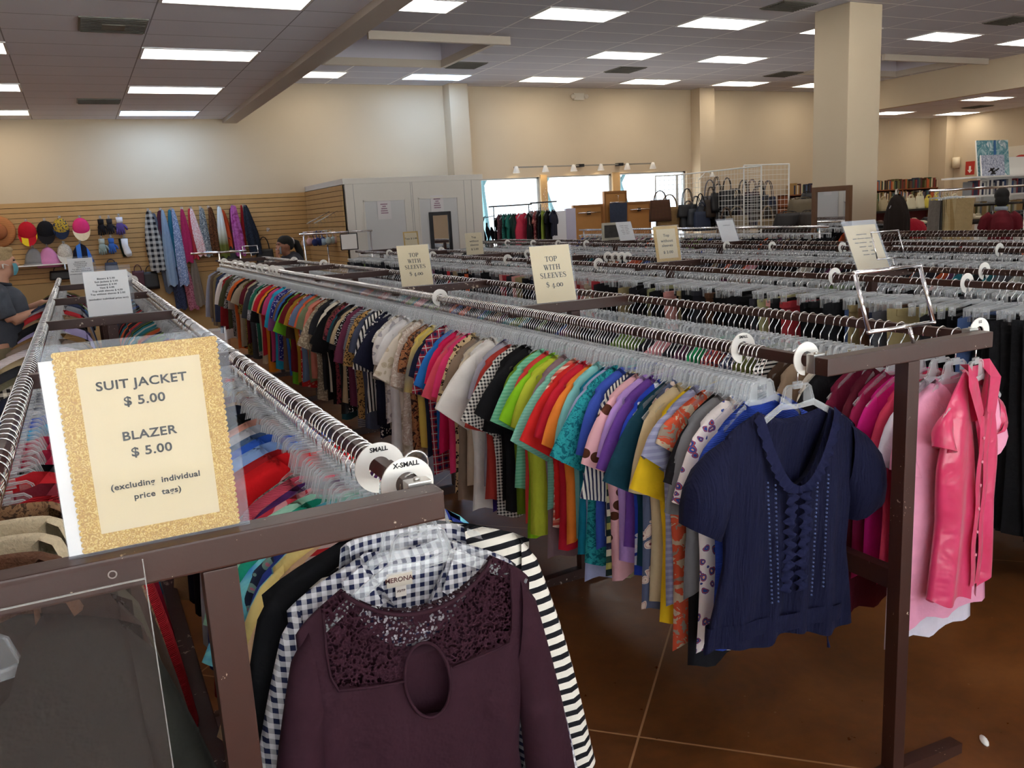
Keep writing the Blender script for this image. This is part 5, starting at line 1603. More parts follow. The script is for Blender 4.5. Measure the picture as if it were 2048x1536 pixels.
# ------------------------------------------------------------------ the slat wall with hats, gloves and scarves
def m_slat():
    t = NT('maple_slat')
    v = t.coords(); n = t.noise(v, 3.5, 4, .6, .4)
    t.base(t.mix(n.outputs[0], rgb('#b48d58'), rgb('#c8a26c')))
    t.set(Roughness=.5, Specular_IOR_Level=.4)
    return t.m
M_SLAT = m_slat(); M_GROOVE = plain('slat_groove', '#4d3924', .9)
def slatwall(name, loc, length, axis, label, z0=1.07, z1=2.37):
    t = empty(name, loc); tag(t, label, 'slat wall', kind='structure')
    n = int(round((z1 - z0) / .0788)); p = (z1 - z0) / n
    m = MB(); g = MB(); low = MB()
    for k in range(n):
        a = z0 + p * k
        if axis == 'x':
            m.bbox((0, -.022, a + .008), (length, 0, a + p))
        else:
            m.bbox((-.022, 0, a + .008), (0, length, a + p))
    if axis == 'x':
        g.bbox((0, -.010, z0), (length, 0, z1)); low.bbox((0, -.018, 0), (length, 0, z0))
    else:
        g.bbox((-.010, 0, z0), (0, length, z1)); low.bbox((-.018, 0, 0), (0, length, z0))
    m.build('slats', M_SLAT, t); g.build('groove_backing', M_GROOVE, t); low.build('lower_panel', plain('tan_panel', '#b59868', .6), t)
slatwall('slat_wall', (XL, YB - .001, 0), 3.92 - XL, 'x', 'maple slat wall behind the hats and scarves')
slatwall('slat_wall', (3.919, 13.62, 0), 2.45, 'y', 'maple slat panel on the side of the white fitting room')

YW = YB - .024
def peg(x, z, label_of):
    t = empty('slat_hook', (x, YW, z)); tag(t, 'clear slat wall hook holding the %s' % label_of, 'hook')
    MB().bbox((-.02, -.006, -.02), (.02, 0, .05)).build('back_plate', M_CLEAR, t)
    MB().tube([(0, 0, 0), (0, -.16, .01), (0, -.175, .03)], .006, 6).build('prong', M_CLEAR, t, True)
def cap(x, z, c1, c2, label, s=1.0, brim=True, rz=0.0):
    s *= .86
    t = empty('brimmed_hat', (x, YW - .09, z)); tag(t, label, 'hat')
    t.rotation_euler = (0, rz, 0)
    m = MB()
    prof = []
    for k in range(9):
        a = PI / 2 * k / 8
        prof.append((.135 * s * math.cos(a) + .001, .13 * s * math.sin(a)))
    m.lathe(prof, 18, (0, 0, -.15 * s), 'y', 1.0, 1.25)
    m.v = [(x_, -y_ * .5 + .02, z_) for x_, y_, z_ in m.v]
    m.build('crown', c1, t, True)
    if brim:
        b = MB(); vs = []; n = 14
        for k in range(n + 1):
            a = PI + PI * k / n
            vs += [(.13 * s * math.cos(a), -.03, -.18 * s + .07 * s * math.sin(a)), (.14 * s * math.cos(a), -.055, -.18 * s + .20 * s * math.sin(a))]
        b.add(vs, [(2 * k, 2 * k + 1, 2 * k + 3, 2 * k + 2) for k in range(n)])
        b.build('brim', c2, t, True)
    peg(x, z + .01, label.split(' on the')[0].split(' below')[0])
def beanie(x, z, mat, label, s=1.0, parts=True):
    t = empty('beanie', (x, YW - .08, z)); tag(t, label, 'hat')
    MB().lathe([(.012, 0), (.06 * s, -.03 * s), (.105 * s, -.10 * s), (.13 * s, -.19 * s), (.145 * s, -.25 * s)], 16, (0, 0, 0), 'z', 1, .5).build('crown', mat, t, True)
    MB().lathe([(.145 * s, -.24 * s), (.158 * s, -.25 * s), (.158 * s, -.285 * s), (.14 * s, -.29 * s)], 16, (0, 0, 0), 'z', 1, .5).build('cuff', mat, t, True)
    peg(x, z + .01, label.split(' below')[0].split(' on the')[0])
def glove(x, z, mat, label, cuff=None, s=1.25):
    t = empty('glove', (x, YW - .07, z)); tag(t, label, 'glove')
    MB().lathe([(.038 * s, 0), (.036 * s, -.05 * s), (.034 * s, -.07 * s)], 12, (0, 0, 0), 'z', 1, .45).build('cuff', cuff or mat, t, True)
    m = MB(); m.ellipsoid((0, 0, -.115 * s), (.047 * s, .022 * s, .058 * s), 14, 8)
    for k, (dx, l) in enumerate(((-.034, .07), (-.012, .088), (.011, .085), (.032, .066))):
        m.tube([(dx * s, 0, -.13 * s), (dx * 1.15 * s, -.004, -.165 * s), (dx * 1.25 * s, -.008, (-.165 - l * .55) * s)], [.0135 * s, .0125 * s, .010 * s], 8)
    m.tube([(.04 * s, 0, -.095 * s), (.066 * s, -.006, -.125 * s), (.074 * s, -.01, -.155 * s)], [.015 * s, .013 * s, .010 * s], 8)
    m.build('hand', mat, t, True)
    peg(x, z + .01, label.split(' on the')[0].split(' with')[0].split(' under')[0])
def fb(c, **k):
    return fabric('solid', c, **k)
# straw hat at the edge of the picture
t = empty('straw_hat', (-1.06, YW - .05, 1.94)); tag(t, 'woven straw sun hat hung flat at the left end of the slat wall', 'hat')
straw = fabric('hstripe', '#c98a56', '#a96a42', s=1.6)
MB().lathe([(.02, -.13), (.10, -.125), (.125, -.09), (.13, -.02)], 24, (0, 0, 0), 'y').build('crown', fabric('solid', '#a5653f'), t, True)
MB().lathe([(.13, -.02), (.18, -.03), (.23, -.02), (.25, .0), (.24, .006), (.13, .0)], 28, (0, 0, 0), 'y').build('brim', straw, t, True)
cap(-.654, 2.06, fb('#c01a2c'), fb('#9a1428'), 'red cap with a yellow side on the top hat row', 1.15)
bpy.data.objects['brimmed_hat'].children[0].data.materials[0] = fabric('vstripe', '#c01a2c', '#f0cf2c', s=.12)
cap(-.39, 2.06, fb('#15151b'), fb('#1d1a1c'), 'plain black cap on the top hat row', 1.12)
cap(-.165, 2.09, fabric('print', '#8a7a2a', '#c9a93a', '#2c3550', s=1.2), fb('#1f2a44'), 'yellow and navy patterned cap on the top hat row', 1.0)
cap(.13, 2.08, fb('#e23a7c'), fb('#e8d9b8'), 'pink cap with a cream brim on the top hat row', 1.1)
beanie(-.62, 1.66, fb('#8b8a8c', knit=50), 'grey knit beanie below the red cap', 1.05)
beanie(-.41, 1.66, fb('#dd8fc0', knit=50), 'pink knit beanie below the black cap', 1.15)
cap(-.165, 1.68, fabric('print', '#d5d0c6', '#bcb6aa', '#e6e2da', s=3), fb('#cfc9be'), 'white lace sun hat below the patterned cap', .95)
beanie(.08, 1.68, fabric('vstripe', '#15172a', '#3f7ad8', s=.16), 'black and bright blue winter hat below the pink cap', 1.1)
glove(.435, 2.06, fb('#17161c'), 'pair of black gloves on the wall beside the hats')
glove(.565, 2.06, fb('#26262e'), 'charcoal glove with a light clip right of the black gloves', s=1.2)
glove(.72, 2.08, fb('#5d4d92', knit=40), 'purple glove under a white band on the wall', fb('#d8d8e4'), 1.4)
glove(.405, 1.74, fb('#9fb3ad', knit=50), 'pale grey-green knitted glove on the wall below the black gloves', fb('#b6c2bc'))
glove(.55, 1.74, fb('#3f6fc4', knit=50), 'blue knitted glove on the wall below the charcoal glove', s=1.2)
t = empty('slipper_sock', (.755, YW - .06, 1.72)); tag(t, 'white slipper sock with black edge right of the blue glove', 'sock')
MB().tube([(0, 0, 0), (.0, -.01, -.12), (.03, -.02, -.24), (.05, -.025, -.30)], [.055, .05, .06, .04], 12, True, (1, .5)).build('foot', fb('#e6eaf0'), t, True)
MB().tube([(-.03, .025, .01), (-.02, .02, -.14), (.0, .01, -.3)], [.06, .06, .05], 10, True, (1, .3)).build('backing', fb('#14241f'), t, True)
peg(.755, 1.73, 'white slipper sock')

def scarf(x, z, L, w0, w1, mat, label, dy=0.0, lean=0.0, split_=0.0):
    m = MB(); nu, nv = 11, 14; r = random.Random(int(x * 1000)); ph = r.uniform(0, 6)
    for side in (-1, 1):
        vs = []
        for j in range(nv + 1):
            v = j / nv
            wv = (w0 + (w1 - w0) * min(1, v * 1.6) ** .7) * .74
            for i in range(nu):
                u = -1 + 2 * i / (nu - 1)
                px_ = u * wv + lean * v + split_ * side * v + .01 * math.sin(4 * v + ph)
                py_ = side * .028 * math.sqrt(max(0, 1 - u * u)) * (.5 + v) + .014 * math.sin(u * 7 + ph + v) * min(1, v * 3)
                pz_ = .02 * (1 - u * u) * (1 - v) - v * (L * (1 - .06 * (side + 1)) + .02 * math.sin(5 * u + ph))
                vs.append((px_, py_, pz_))
        m.add(vs, [(j * nu + i, j * nu + i + 1, (j + 1) * nu + i + 1, (j + 1) * nu + i) for j in range(nv) for i in range(nu - 1)])
    o = m.build('scarf', mat, None, True, (x, YW - .10 - dy, z)); tag(o, label, 'scarf')
    return o
W_ = 'on the slat wall'
SC = [
 (1.19, 2.15, 1.02, .05, .19, fabric('gingham', '#b9b9b6', '#15171f', s=.2), 'black and white checked scarf, first in the scarf row', 0, .05),
 (1.27, 2.10, 1.35, .04, .11, fb('#5a6270'), 'dull grey scarf hanging beside the checked scarf', -.04, .10),
 (1.40, 2.15, 1.28, .03, .12, fb('#8ca4bf'), 'grey-blue scarf hanging over a maroon one', .02, .04),
 (1.38, 2.14, 1.0, .05, .16, fb('#54283a'), 'dark maroon scarf behind the grey-blue scarf', -.05, .04),
 (1.57, 2.16, 1.30, .03, .11, fabric('print', '#9fb6dc', '#6c82ae', '#c7d4ea', s=2), 'pale blue speckled scarf, third peg of the scarf row', .03, .06),
 (1.52, 2.15, 1.05, .03, .09, fb('#2b6f8a'), 'teal scarf behind the pale blue speckled scarf', -.04, .03),
 (1.735, 2.15, .90, .03, .11, fabric('print', '#8a1d4a', '#b52f63', '#a3285a', s=3), 'raspberry scarf, fourth peg of the scarf row', 0, .0),
 (1.885, 2.15, .80, .03, .10, fabric('dots', '#f0d9da', '#d14a5c', s=1.6), 'white and red dotted scarf, fifth peg of the scarf row', .03, .07),
 (1.86, 2.15, .85, .03, .09, fb('#c23a44'), 'red scarf behind the dotted scarf', -.04, .0),
 (2.04, 2.15, .82, .05, .10, fabric('print', '#9aa6a6', '#5d6670', '#c1c8c4', s=2), 'grey floral scarf, sixth peg of the scarf row', .0, .04),
 (2.18, 2.16, .82, .04, .11, fabric('print', '#3d2418', '#6d4426', '#20130e', s=2.4), 'brown fur-like scarf beside the grey floral scarf', .02, .05),
 (2.33, 2.16, .86, .04, .11, fabric('ombre', '#dfe9ee', '#e4eaea', '#d6d8cc', '#6c7030', '#5c6428', s=1.15), 'white to olive dip-dyed scarf in the scarf row', .03, .03),
 (2.40, 2.10, .82, .04, .10, fb('#c4502a'), 'rust orange scarf behind the dip-dyed scarf', -.04, .08),
 (2.59, 2.17, .86, .06, .12, fabric('tiedye', '#8f1f74', '#c06ab4', '#7a1f5c', s=1.0), 'orchid and purple tie-dyed scarf near the right of the scarf row', .03, .02),
 (2.56, 2.13, .86, .05, .12, fb('#5a2434'), 'wine scarf behind the orchid scarf', -.04, .0),
 (2.72, 2.17, .70, .02, .05, fb('#a8242c'), 'narrow red scarf beside the black scarf', -.03, .0),
 (2.80, 2.17, .86, .04, .15, fabric('print', '#16181f', '#2c3444', '#101218', s=3), 'black and navy scarf, last in the scarf row', .02, .08),
 (1.47, 1.25, .80, .04, .13, fabric('print', '#22283c', '#3a4260', '#171a26', s=3), 'dark patterned scarf on the lower pegs', .0, .06),
 (1.64, 1.28, .85, .04, .12, fabric('print', '#8f3f50', '#b8788a', '#6a2a38', s=2), 'dusty red scarf on the lower pegs', .0, .08),
 (1.80, 1.28, .80, .05, .12, fb('#7d7266'), 'stone coloured scarf on the lower pegs', .0, .04),
]
for a in SC:
    scarf(a[0], a[1], a[2], a[3], a[4], a[5], a[6], a[7], a[8])
for k, x in enumerate((1.19, 1.39, 1.56, 1.735, 1.88, 2.04, 2.18, 2.34, 2.58, 2.78)):
    peg(x, 2.155, '%s pair of scarves from the left' % ORD[k])

def handbag(x, y, z, w, h, d, mat, label, handle=.12, group=None, rz=0.0):
    t = empty('handbag', (x, y, z), rz); tag(t, label, 'handbag', group)
    m = MB(); nz, n = 5, 14; vs = []
    for j in range(nz + 1):
        v = j / nz
        for k in range(n):
            a = 2 * PI * k / n
            e = .42
            cx = math.copysign(abs(math.cos(a)) ** e, math.cos(a)); sy = math.copysign(abs(math.sin(a)) ** e, math.sin(a))
            tw = w / 2 * (1 - .14 * v) * (1.0 if j else .96); td = d / 2 * (1 - .65 * v)
            vs.append((cx * tw, sy * td, h * v))
    fs = [(j * n + k, j * n + (k + 1) % n, (j + 1) * n + (k + 1) % n, (j + 1) * n + k) for j in range(nz) for k in range(n)] + [tuple(range(n - 1, -1, -1)), tuple(nz * n + k for k in range(n))]
    m.add(vs, fs); m.build('body', mat, t, True)
    for s in (-1, 1):
        MB().tube([(-w * .26, s * d * .12, h * .93)] + [(-w * .26 * math.cos(PI * k / 8), s * d * .12, h + handle * math.sin(PI * k / 8)) for k in range(9)] + [(w * .26, s * d * .12, h * .93)], .007, 6).build('handle', mat, t, True)
    return t
blackle = plain('black_leather', '#17171c', .45); navyle = plain('navy_leather', '#1f2a44', .5); brownle = plain('brown_leather', '#5a3f28', .5)
handbag(.90, YW - .047, .87, .22, .30, .09, plain('red_black_bag', '#4a1f2a', .6), 'small wine handbag low on the slat wall', .1)
handbag(1.09, YW - .052, .84, .26, .30, .10, blackle, 'black beaded handbag low on the slat wall left of the scarves', .1)
# shelf on the left and the dark things under it
t = empty('wall_shelf', (-1.6, YB - .3, 1.385)); tag(t, 'white glass shelf on the slat wall behind the man', 'shelf')
MB().bbox((-.9, 0, -.018), (1.58, .27, 0)).build('board', plain('white_shelf', '#f4f2ee', .25), t)
for xx in (-.7, .3, 1.4):
    MB().bbox((xx, 0, -.10), (xx + .02, .27, -.018)).build('bracket', M_CHROME, t)
handbag(-.28, YW - .062, 1.385 - .27, .34, .15, .12, blackle, 'flat black bag below the end of the glass shelf', .08)
handbag(-1.18, YB - .16, 1.387, .26, .16, .12, plain('burgundy_bag', '#5f1a34', .6), 'burgundy hat-shaped bag on the glass shelf at the left edge', .02)
handbag(.50, YW - .052, 1.19, .22, .15, .1, navyle, 'dark blue bag low on the slat wall behind the price lists', .05)

# ------------------------------------------------------------------ the white fitting room box
def fitting_room():
    x0, x1, y0, y1, h = 3.94, 6.33, 13.58, YB - .02, 2.47
    t = empty('fitting_room', (x0, y0, 0)); tag(t, 'white panelled fitting room box with two doors against the back wall', 'fitting room')
    W = x1 - x0
    def bx(m, a, b): m.bbox(a, b)
    m = MB(); m.bbox((0, .04, 0), (W, y1 - y0, h - .06)); m.build('walls', M_WPAINT, t)
    m = MB(); m.bbox((-.03, .0, h - .09), (W + .03, y1 - y0, h)); m.build('cornice', M_WPAINT, t, bevel=.006)
    m = MB()
    for a, b in ((0, .28), (1.00, 1.22), (1.94, W)):
        m.bbox((a, .005, 0), (b, .04, h - .09))
    for a, b in ((.28, 1.00), (1.22, 1.94)):
        m.bbox((a, .005, 2.12), (b, .04, h - .09))
    m.build('facing', M_WPAINT, t)
    for i, a in enumerate((.30, 1.24)):
        d = MB().bbox((a, .012, .02), (a + .68, .035, 2.10)).build('door', plain('door_white', '#cfcfd0', .5), t, bevel=.003)
        MB().ellipsoid((a + .62, -.015, 1.0), (.022, .022, .022), 10, 6).build('knob', M_CHROME, d, True)
        MB().bbox((a - .02, .0, 0), (a, .045, 2.12)).bbox((a + .68, .0, 0), (a + .70, .045, 2.12)).bbox((a - .02, .0, 2.10), (a + .70, .045, 2.125)).build('door_trim', M_WPAINT, t)
    for k in (.13, 1.10, 1.13, 2.06, 2.2):
        MB().bbox((k, .001, 0), (k + .006, .006, h - .09)).build('panel_joint', plain('joint_grey', '#a9a9a8', .7), t)
    pm = plain('note_ink', '#8d5f7c', .8)
    for x, z, lb in ((4.565, 1.955, 'white paper notice on the left fitting room door'), (5.495, 2.00, 'white paper notice above the black-framed mirror')):
        n = empty('notice', (x, y0 + .004, z)); tag(n, lb, 'notice')
        MB().bbox((-.115, 0, -.15), (.115, .002, .15)).build('paper', plain('notice_paper', '#dcd8da', .7), n)
        blurred_lines(n, -.001, [(.09, [(-.06, .06)]), (.055, [(-.03, .03)]), (.02, [(-.05, .05)]), (-.015, [(-.06, .06)]), (-.05, [(-.06, .065)])], pm, .02)
    n = empty('wall_mirror', (5.527, y0 - .022, 1.17)); tag(n, 'tall black-framed mirror on the right fitting room door', 'mirror')
    m = MB(); a, b = .195, .71
    m.bbox((-a, 0, -b), (-a + .06, .03, b)); m.bbox((a - .06, 0, -b), (a, .03, b)); m.bbox((-a + .06, 0, b - .06), (a - .06, .03, b)); m.bbox((-a + .06, 0, -b), (a - .06, .03, -b + .06))
    m.build('frame', M_DARK, n, bevel=.004)
    MB().bbox((-a + .06, .012, -b + .06), (a - .06, .02, b - .06)).build('glass', M_MIRROR, n)
fitting_room()
# bras on arms at the slat side of the fitting room
def bra(x, y, z, mat, label, group=None, rz=0.0):
    t = empty('bra', (x, y, z), rz); tag(t, label, 'bra', group)
    for s in (-1, 1):
        MB().ellipsoid((s * .055, -.03, -.17), (.06, .045, .065), 10, 6).build('cup', mat, t, True)
        MB().tube([(s * .06, -.02, -.12), (s * .07, 0, -.04), (s * .03, .01, 0)], .006, 5).build('strap', mat, t, True)
BR = [('beige', '#c9ab8e'), ('rose', '#caa0a0'), ('navy', '#2a3566'), ('royal', '#3a4a8c'), ('pale blue', '#a9c0d8'), ('pale aqua', '#b8ccd2'), ('cream', '#d9c8b4'), ('blush', '#d9b3b0'), ('white', '#dedbe0'), ('plum', '#6a4258')]
for k, (nm, c) in enumerate(BR):
    bra(3.42 + .075 * k, 14.35 - .05 * (k % 3), 1.66 + .02 * (k % 2), fabric('solid', c), '%s bra hanging in the row before the fitting room slats' % nm, rz=.5)
t = empty('hanging_rail', (3.38, 14.35, 1.66)); tag(t, 'thin steel rail holding the row of bras', 'rail')
MB().tube([(0, 0, 0), (.80, 0, .03)], .008, 8).build('bar', M_CHROME, t, True)
MB().tube([(.4, 0, .015), (.4, .0, -1.66)], .012, 8).build('leg', M_CHROME, t, True)
MB().lathe([(.2, 0), (.2, .02), (.02, .03)], 18, (.4, 0, -1.66)).build('foot', M_CHROME, t, True)
for k in range(2):
    t = empty('faceout_arm', (3.90, 14.0 + .5 * k, 1.98)); tag(t, 'slanting slat wall arm with small bra hooks, %s one' % ('nearer', 'further')[k], 'display arm')
    MB().tube([(0, 0, 0), (-.40, 0, -.18)], .008, 8).build('arm', M_STEEL, t, True)
    for j in range(6):
        MB().tube([(-.06 * j - .05, 0, -.027 * j - .02), (-.06 * j - .05, -.0, -.027 * j - .05), (-.06 * j - .03, 0, -.027 * j - .09), (-.06 * j - .06, 0, -.027 * j - .11)], .003, 5).build('hook', M_CLEAR, t, True)
# chrome stands in front of the slat wall
t = empty('chrome_stand', (3.15, 13.4, 0)); tag(t, 'chrome T stand with a long bright bar before the fitting room', 'garment rack')
MB().tube([(-.05, 0, 1.64), (1.12, 0, 1.64)], .018, 10).build('bar', M_CHROME, t, True)
for xx in (.02, 1.09):
    MB().tube([(xx, 0, 0), (xx, 0, 1.63)], .014, 8).build('leg', M_CHROME, t, True)
t = empty('chrome_stand', (1.5, 13.2, 0)); tag(t, 'chrome stand with a short bright bar below the scarves', 'garment rack')
MB().tube([(-.03, 0, 1.465), (.75, 0, 1.455)], .018, 10).build('bar', M_CHROME, t, True)
for xx in (.36, .66):
    MB().tube([(xx, 0, 0), (xx, 0, 1.45)], .014, 8).build('leg', M_CHROME, t, True)
sgt = empty('sign_frame', (3.72, 12.85, 1.66)); tag(sgt, 'small dark sign frame hung before the row of bras', 'sign frame')
m = MB()
for a, b in (((-.13, 0, -.28), (.13, 0, -.28)), ((.13, 0, -.28), (.13, 0, -.04)), ((.13, 0, -.04), (-.13, 0, -.04)), ((-.13, 0, -.04), (-.13, 0, -.28))):
    m.tube([a, b], .008, 6)
m.build('frame', M_DARK, sgt, True)
MB().bbox((-.12, -.004, -.27), (.12, .004, -.05)).build('paper', M_PAPER, sgt)
MB().tube([(0, 0, -.04), (0, 0, .02)], .006, 6).build('stem', M_DARK, sgt, True)
# handbag pair beside the woman
handbag(2.42, YW - .072, 1.20, .34, .28, .14, blackle, 'black handbag on the slat wall left of the woman', .16)
handbag(3.05, YW - .072, 1.05, .34, .34, .14, blackle, 'black fabric bag on the slat wall right of the woman', .22)
for x in (2.52, 3.16):
    peg(x, 1.72, 'black bag hung on the slats %s' % ('left of the woman' if x < 3 else 'right of the woman'))
# ------------------------------------------------------------------ before the windows
t = empty('dress_rail', (7.0, 14.5, 0)); tag(t, 'dark rail with dresses standing before the first back window', 'garment rack')
MB().tube([(-.12, 0, 1.925), (.78, 0, 1.935)], .013, 8).build('bar', plain('dark_steel', '#3a3a40', .4, .6), t, True)
MB().tube([(.80, .1, 1.955), (1.38, .1, 1.965)], .013, 8).build('bar', MATS['dark_steel'], t, True)
for xx in (.0, .74, 1.0):
    MB().tube([(xx, .05, 0), (xx, .05, 1.93)], .010, 8).build('leg', MATS['dark_steel'], t, True)
MB().bbox((-.1, -.25, 0), (1.3, .35, .03)).build('base', MATS['dark_steel'], t)
DR = [(.10, 'plum print', 'tank', fabric('print', '#5a3442', '#7a4a50', '#2f2030', s=1.4)), (.20, 'teal patterned', 'tank', fabric('print', '#1d5a58', '#2f8276', '#123c40', s=1.4)), (.30, 'sea green', 'tee', fb('#1f6f62')), (.40, 'dark green', 'tank', fb('#14322c')),
      (.56, 'coral pink V-neck', 'tank', fb('#d9405c')), (.72, 'black slim', 'tank', fb('#15151a')), (.82, 'grey floral', 'tee', fabric('floral', '#8c8c86', '#b0484a', '#c9c2b8', s=1)), (.92, 'red floral', 'tee', fabric('floral', '#7a3038', '#c98a80', '#3a2a30', s=1)),
      (1.00, 'black long', 'tank', fb('#18181e')), (1.08, 'lime green', 'tank', fb('#8fa040')), (1.18, 'black wrap', 'tee', fb('#101015')), (1.30, 'midnight blue', 'tee', fb('#181c30'))]
for k, (x, nm, st, mt) in enumerate(DR):
    z = 1.925 if x < .8 else 1.955
    garment(7.0 + x, 14.5 + (.0 if x < .8 else .1), z, (.25 if nm.startswith('coral') else .75), st, mt, '%s dress hanging before the first back window' % nm, 'dress', length=.95 if k != 11 else .5, parts=False, nf=.22 if 'V-neck' in nm else .08, shw=.17)
    far_only = hanger(7.0 + x, 14.5 + (.0 if x < .8 else .1), z, .6, 'hanger carrying the %s dress before the window' % nm)
t = empty('scarf_stand', (6.75, 14.6, 0)); tag(t, 'stand of black lacy scarves against the window beside the fitting room', 'scarf stand')
MB().tube([(0, 0, 0), (0, 0, 1.75)], .015, 8).build('pole', MATS['dark_steel'], t, True)
MB().bbox((-.2, -.2, 0), (.2, .2, .03)).build('base', MATS['dark_steel'], t)
for k in range(7):
    a = -.25 + .09 * k
    m = MB(); r_ = random.Random(k); vs = []
    for j in range(13):
        z = 1.72 - .08 * (k % 3) - j * (.09 if k < 4 else .06)
        w_ = .035 + .02 * math.sin(j * 1.3 + k)
        for s in (-1, 0, 1):
            vs.append((a + s * w_ + .015 * math.sin(j + k), -.04 - .012 * (1 - abs(s)) * math.cos(j), z))
    m.add(vs, [(j * 3 + s, j * 3 + s + 1, (j + 1) * 3 + s + 1, (j + 1) * 3 + s) for j in range(12) for s in range(2)])
    m.build('black_scarf', fb('#14151a'), t, True)
for a in (-.2, .1, .28):
    MB().tube([(0, 0, 1.72), (a, -.02, 1.76)], .008, 6).build('arm', MATS['dark_steel'], t, True)
t = empty('display_board', (8.25, 14.9, 0)); tag(t, 'white display board between the dresses and the tan panels', 'display board')
MB().bbox((.0, 0, 0), (.50, .04, 1.78)).build('board', plain('bright_board', '#f2f2f6', .5), t)
MB().bbox((.50, -.01, 0), (.72, .05, 1.82)).build('side_board', plain('lavender_board', '#c9c6dc', .5), t)

def display_panel(x0, x1, y, h, label, rail=True):
    t = empty('display_stand', (x0, y, 0)); tag(t, label, 'display panel')
    W = x1 - x0
    MB().bbox((0, 0, 0), (W, .06, h)).build('panel', M_WOODTAN, t)
    MB().bbox((.0, -.012, h - .05), (W, 0, h)).bbox((0, -.012, 0), (.04, 0, h - .05)).bbox((W - .04, -.012, 0), (W, 0, h - .05)).build('edging', plain('dark_tan', '#93622f', .5), t)
    if rail:
        MB().tube([(W * .12, -.05, h - .16), (W * .88, -.05, h - .16)], .012, 8).build('rail', M_CHROME, t, True)
        MB().bbox((W * .45, -.05, h - .2), (W * .55, -.012, h - .13)).build('bracket', M_DARK, t)
display_panel(8.98, 9.68, 15.0, 1.875, 'low tan display panel under the middle back window, left of the tall one')
display_panel(9.69, 10.24, 14.95, 2.12, 'tall tan display panel with dark blue trousers before the windows', False)
display_panel(10.25, 10.87, 15.0, 1.885, 'low tan display panel right of the tall one before the third window')
t = empty('hung_trousers', (9.97, 14.86, 2.02)); tag(t, 'dark slate blue trousers hanging on the tall tan panel', 'trousers')
MB().add(*(lambda m: (m.v, m.f))(trouser_mesh(9, .215, 1.25))).build('legs', fb('#3b4356'), t, True)
MB().tube([(-.2, 0, -.13), (.2, 0, -.13)], .008, 6).tube([(0, 0, -.13), (0, 0, -.03), (.02, 0, .0)], .004, 6).build('clip_bar', M_CHROME, t, True)
MB().tube([(0, .09, .0), (0, -.03, .0)], .006, 6).build('hook', M_CHROME, t, True)
t = empty('photo_frame', (6.16, 9.35, 1.385)); tag(t, 'small pale picture frame standing behind the grey sign', 'picture frame')
m = MB(); m.bbox((-.14, 0, 0), (-.11, .02, .22)).bbox((.11, 0, 0), (.14, .02, .22)).bbox((-.11, 0, .19), (.11, .02, .22)).bbox((-.11, 0, 0), (.11, .02, .03)); m.build('frame', plain('pale_frame', '#c9c5b4', .5), t)
MB().bbox((-.11, .006, .03), (.11, .012, .19)).build('picture', plain('dark_picture', '#4a4a48', .5, noise=.5, nscale=14), t)

# track lights on the wall above the windows
t = empty('track_light', (8.2, YB - .12, 2.70)); tag(t, 'track of six small white spotlights above the back windows', 'track light')
MB().tube([(0, 0, 0), (3.45, 0, .0)], .014, 8).build('track', plain('track_grey', '#8f8a80', .4, .4), t, True)
for xx in (1.55, 2.55):
    MB().bbox((xx, -.03, -.03), (xx + .12, .12, .03)).build('bracket', M_DARK, t)
for k in range(6):
    xx = .03 + .68 * k
    sp = MB().lathe([(.03, .06), (.045, .02), (.075, -.07), (.07, -.075), (.03, -.03)], 14, (xx, -.05, -.04)).build('spotlight', M_WHITE, t, True)
    MB().lathe([(.001, -.05), (.06, -.06), (.001, -.062)], 12, (xx, -.05, -.04)).build('bulb', plain('spot_bulb', (.9, .9, .9), .4, emit=(1, .8, .5), es=22), sp, True)
    MB().tube([(xx, -.05, .02), (xx, 0, .0)], .01, 6).build('stem', M_WHITE, t, True)
t = empty('exit_light', (9.86, YB - .06, 4.11)); tag(t, 'white emergency light with two lamps high on the back wall', 'emergency light')
MB().bbox((-.13, 0, -.07), (.13, .06, .07)).build('housing', plain('old_white_plastic', '#d8d0c0', .5), t, bevel=.01)
for s in (-1, 1):
    MB().ellipsoid((s * .16, -.02, 0), (.05, .05, .05), 12, 8).build('lamp_head', MATS['old_white_plastic'], t, True)
t = empty('string_lights', (8.94, YB - .05, 1.0)); tag(t, 'string of tiny lights on the wooden post between the back windows', 'string lights')
m = MB()
for k in range(22):
    m.ellipsoid((.03 * math.sin(k * 1.9), 0, .06 * k), (.009, .009, .011), 6, 4)
m.build('bulbs', plain('fairy_bulb', '#f4ead8', .4), t)
MB().tube([(.03 * math.sin(k * 1.9), .01, .06 * k) for k in range(22)], .003, 4).build('wire', plain('fairy_wire', '#c9c0b0', .5), t)

# ------------------------------------------------------------------ white wire grids with handbags
M_GRID = plain('white_wire', '#e6e6e2', .35)
def gridwall(p0, p1, h, label, z0=.05, frame=.014):
    d = Vector((p1[0] - p0[0], p1[1] - p0[1], 0)); L = d.length
    t = empty('grid_panel', (p0[0], p0[1], 0), math.atan2(d.y, d.x)); tag(t, label, 'grid panel')
    m = MB(); n = max(2, int(L / .085)); k2 = int((h - z0) / .085)
    for k in range(1, n):
        m.tube([(L * k / n, 0, z0), (L * k / n, 0, h)], .0035, 4)
    for k in range(1, k2):
        m.tube([(0, .006, z0 + (h - z0) * k / k2), (L, .006, z0 + (h - z0) * k / k2)], .0035, 4)
    m.build('wires', M_GRID, t)
    m = MB()
    c = [(0, 0, z0), (L, 0, z0), (L, 0, h), (0, 0, h)]
    for a, b in zip(c, c[1:] + c[:1]):
        m.tube([a, b], frame, 6)
    m.build('frame', M_GRID, t)
    for xx in (.04, L - .04):
        MB().bbox((xx - .015, -.25, 0), (xx + .015, .25, .05)).build('foot', M_GRID, t)
    return L
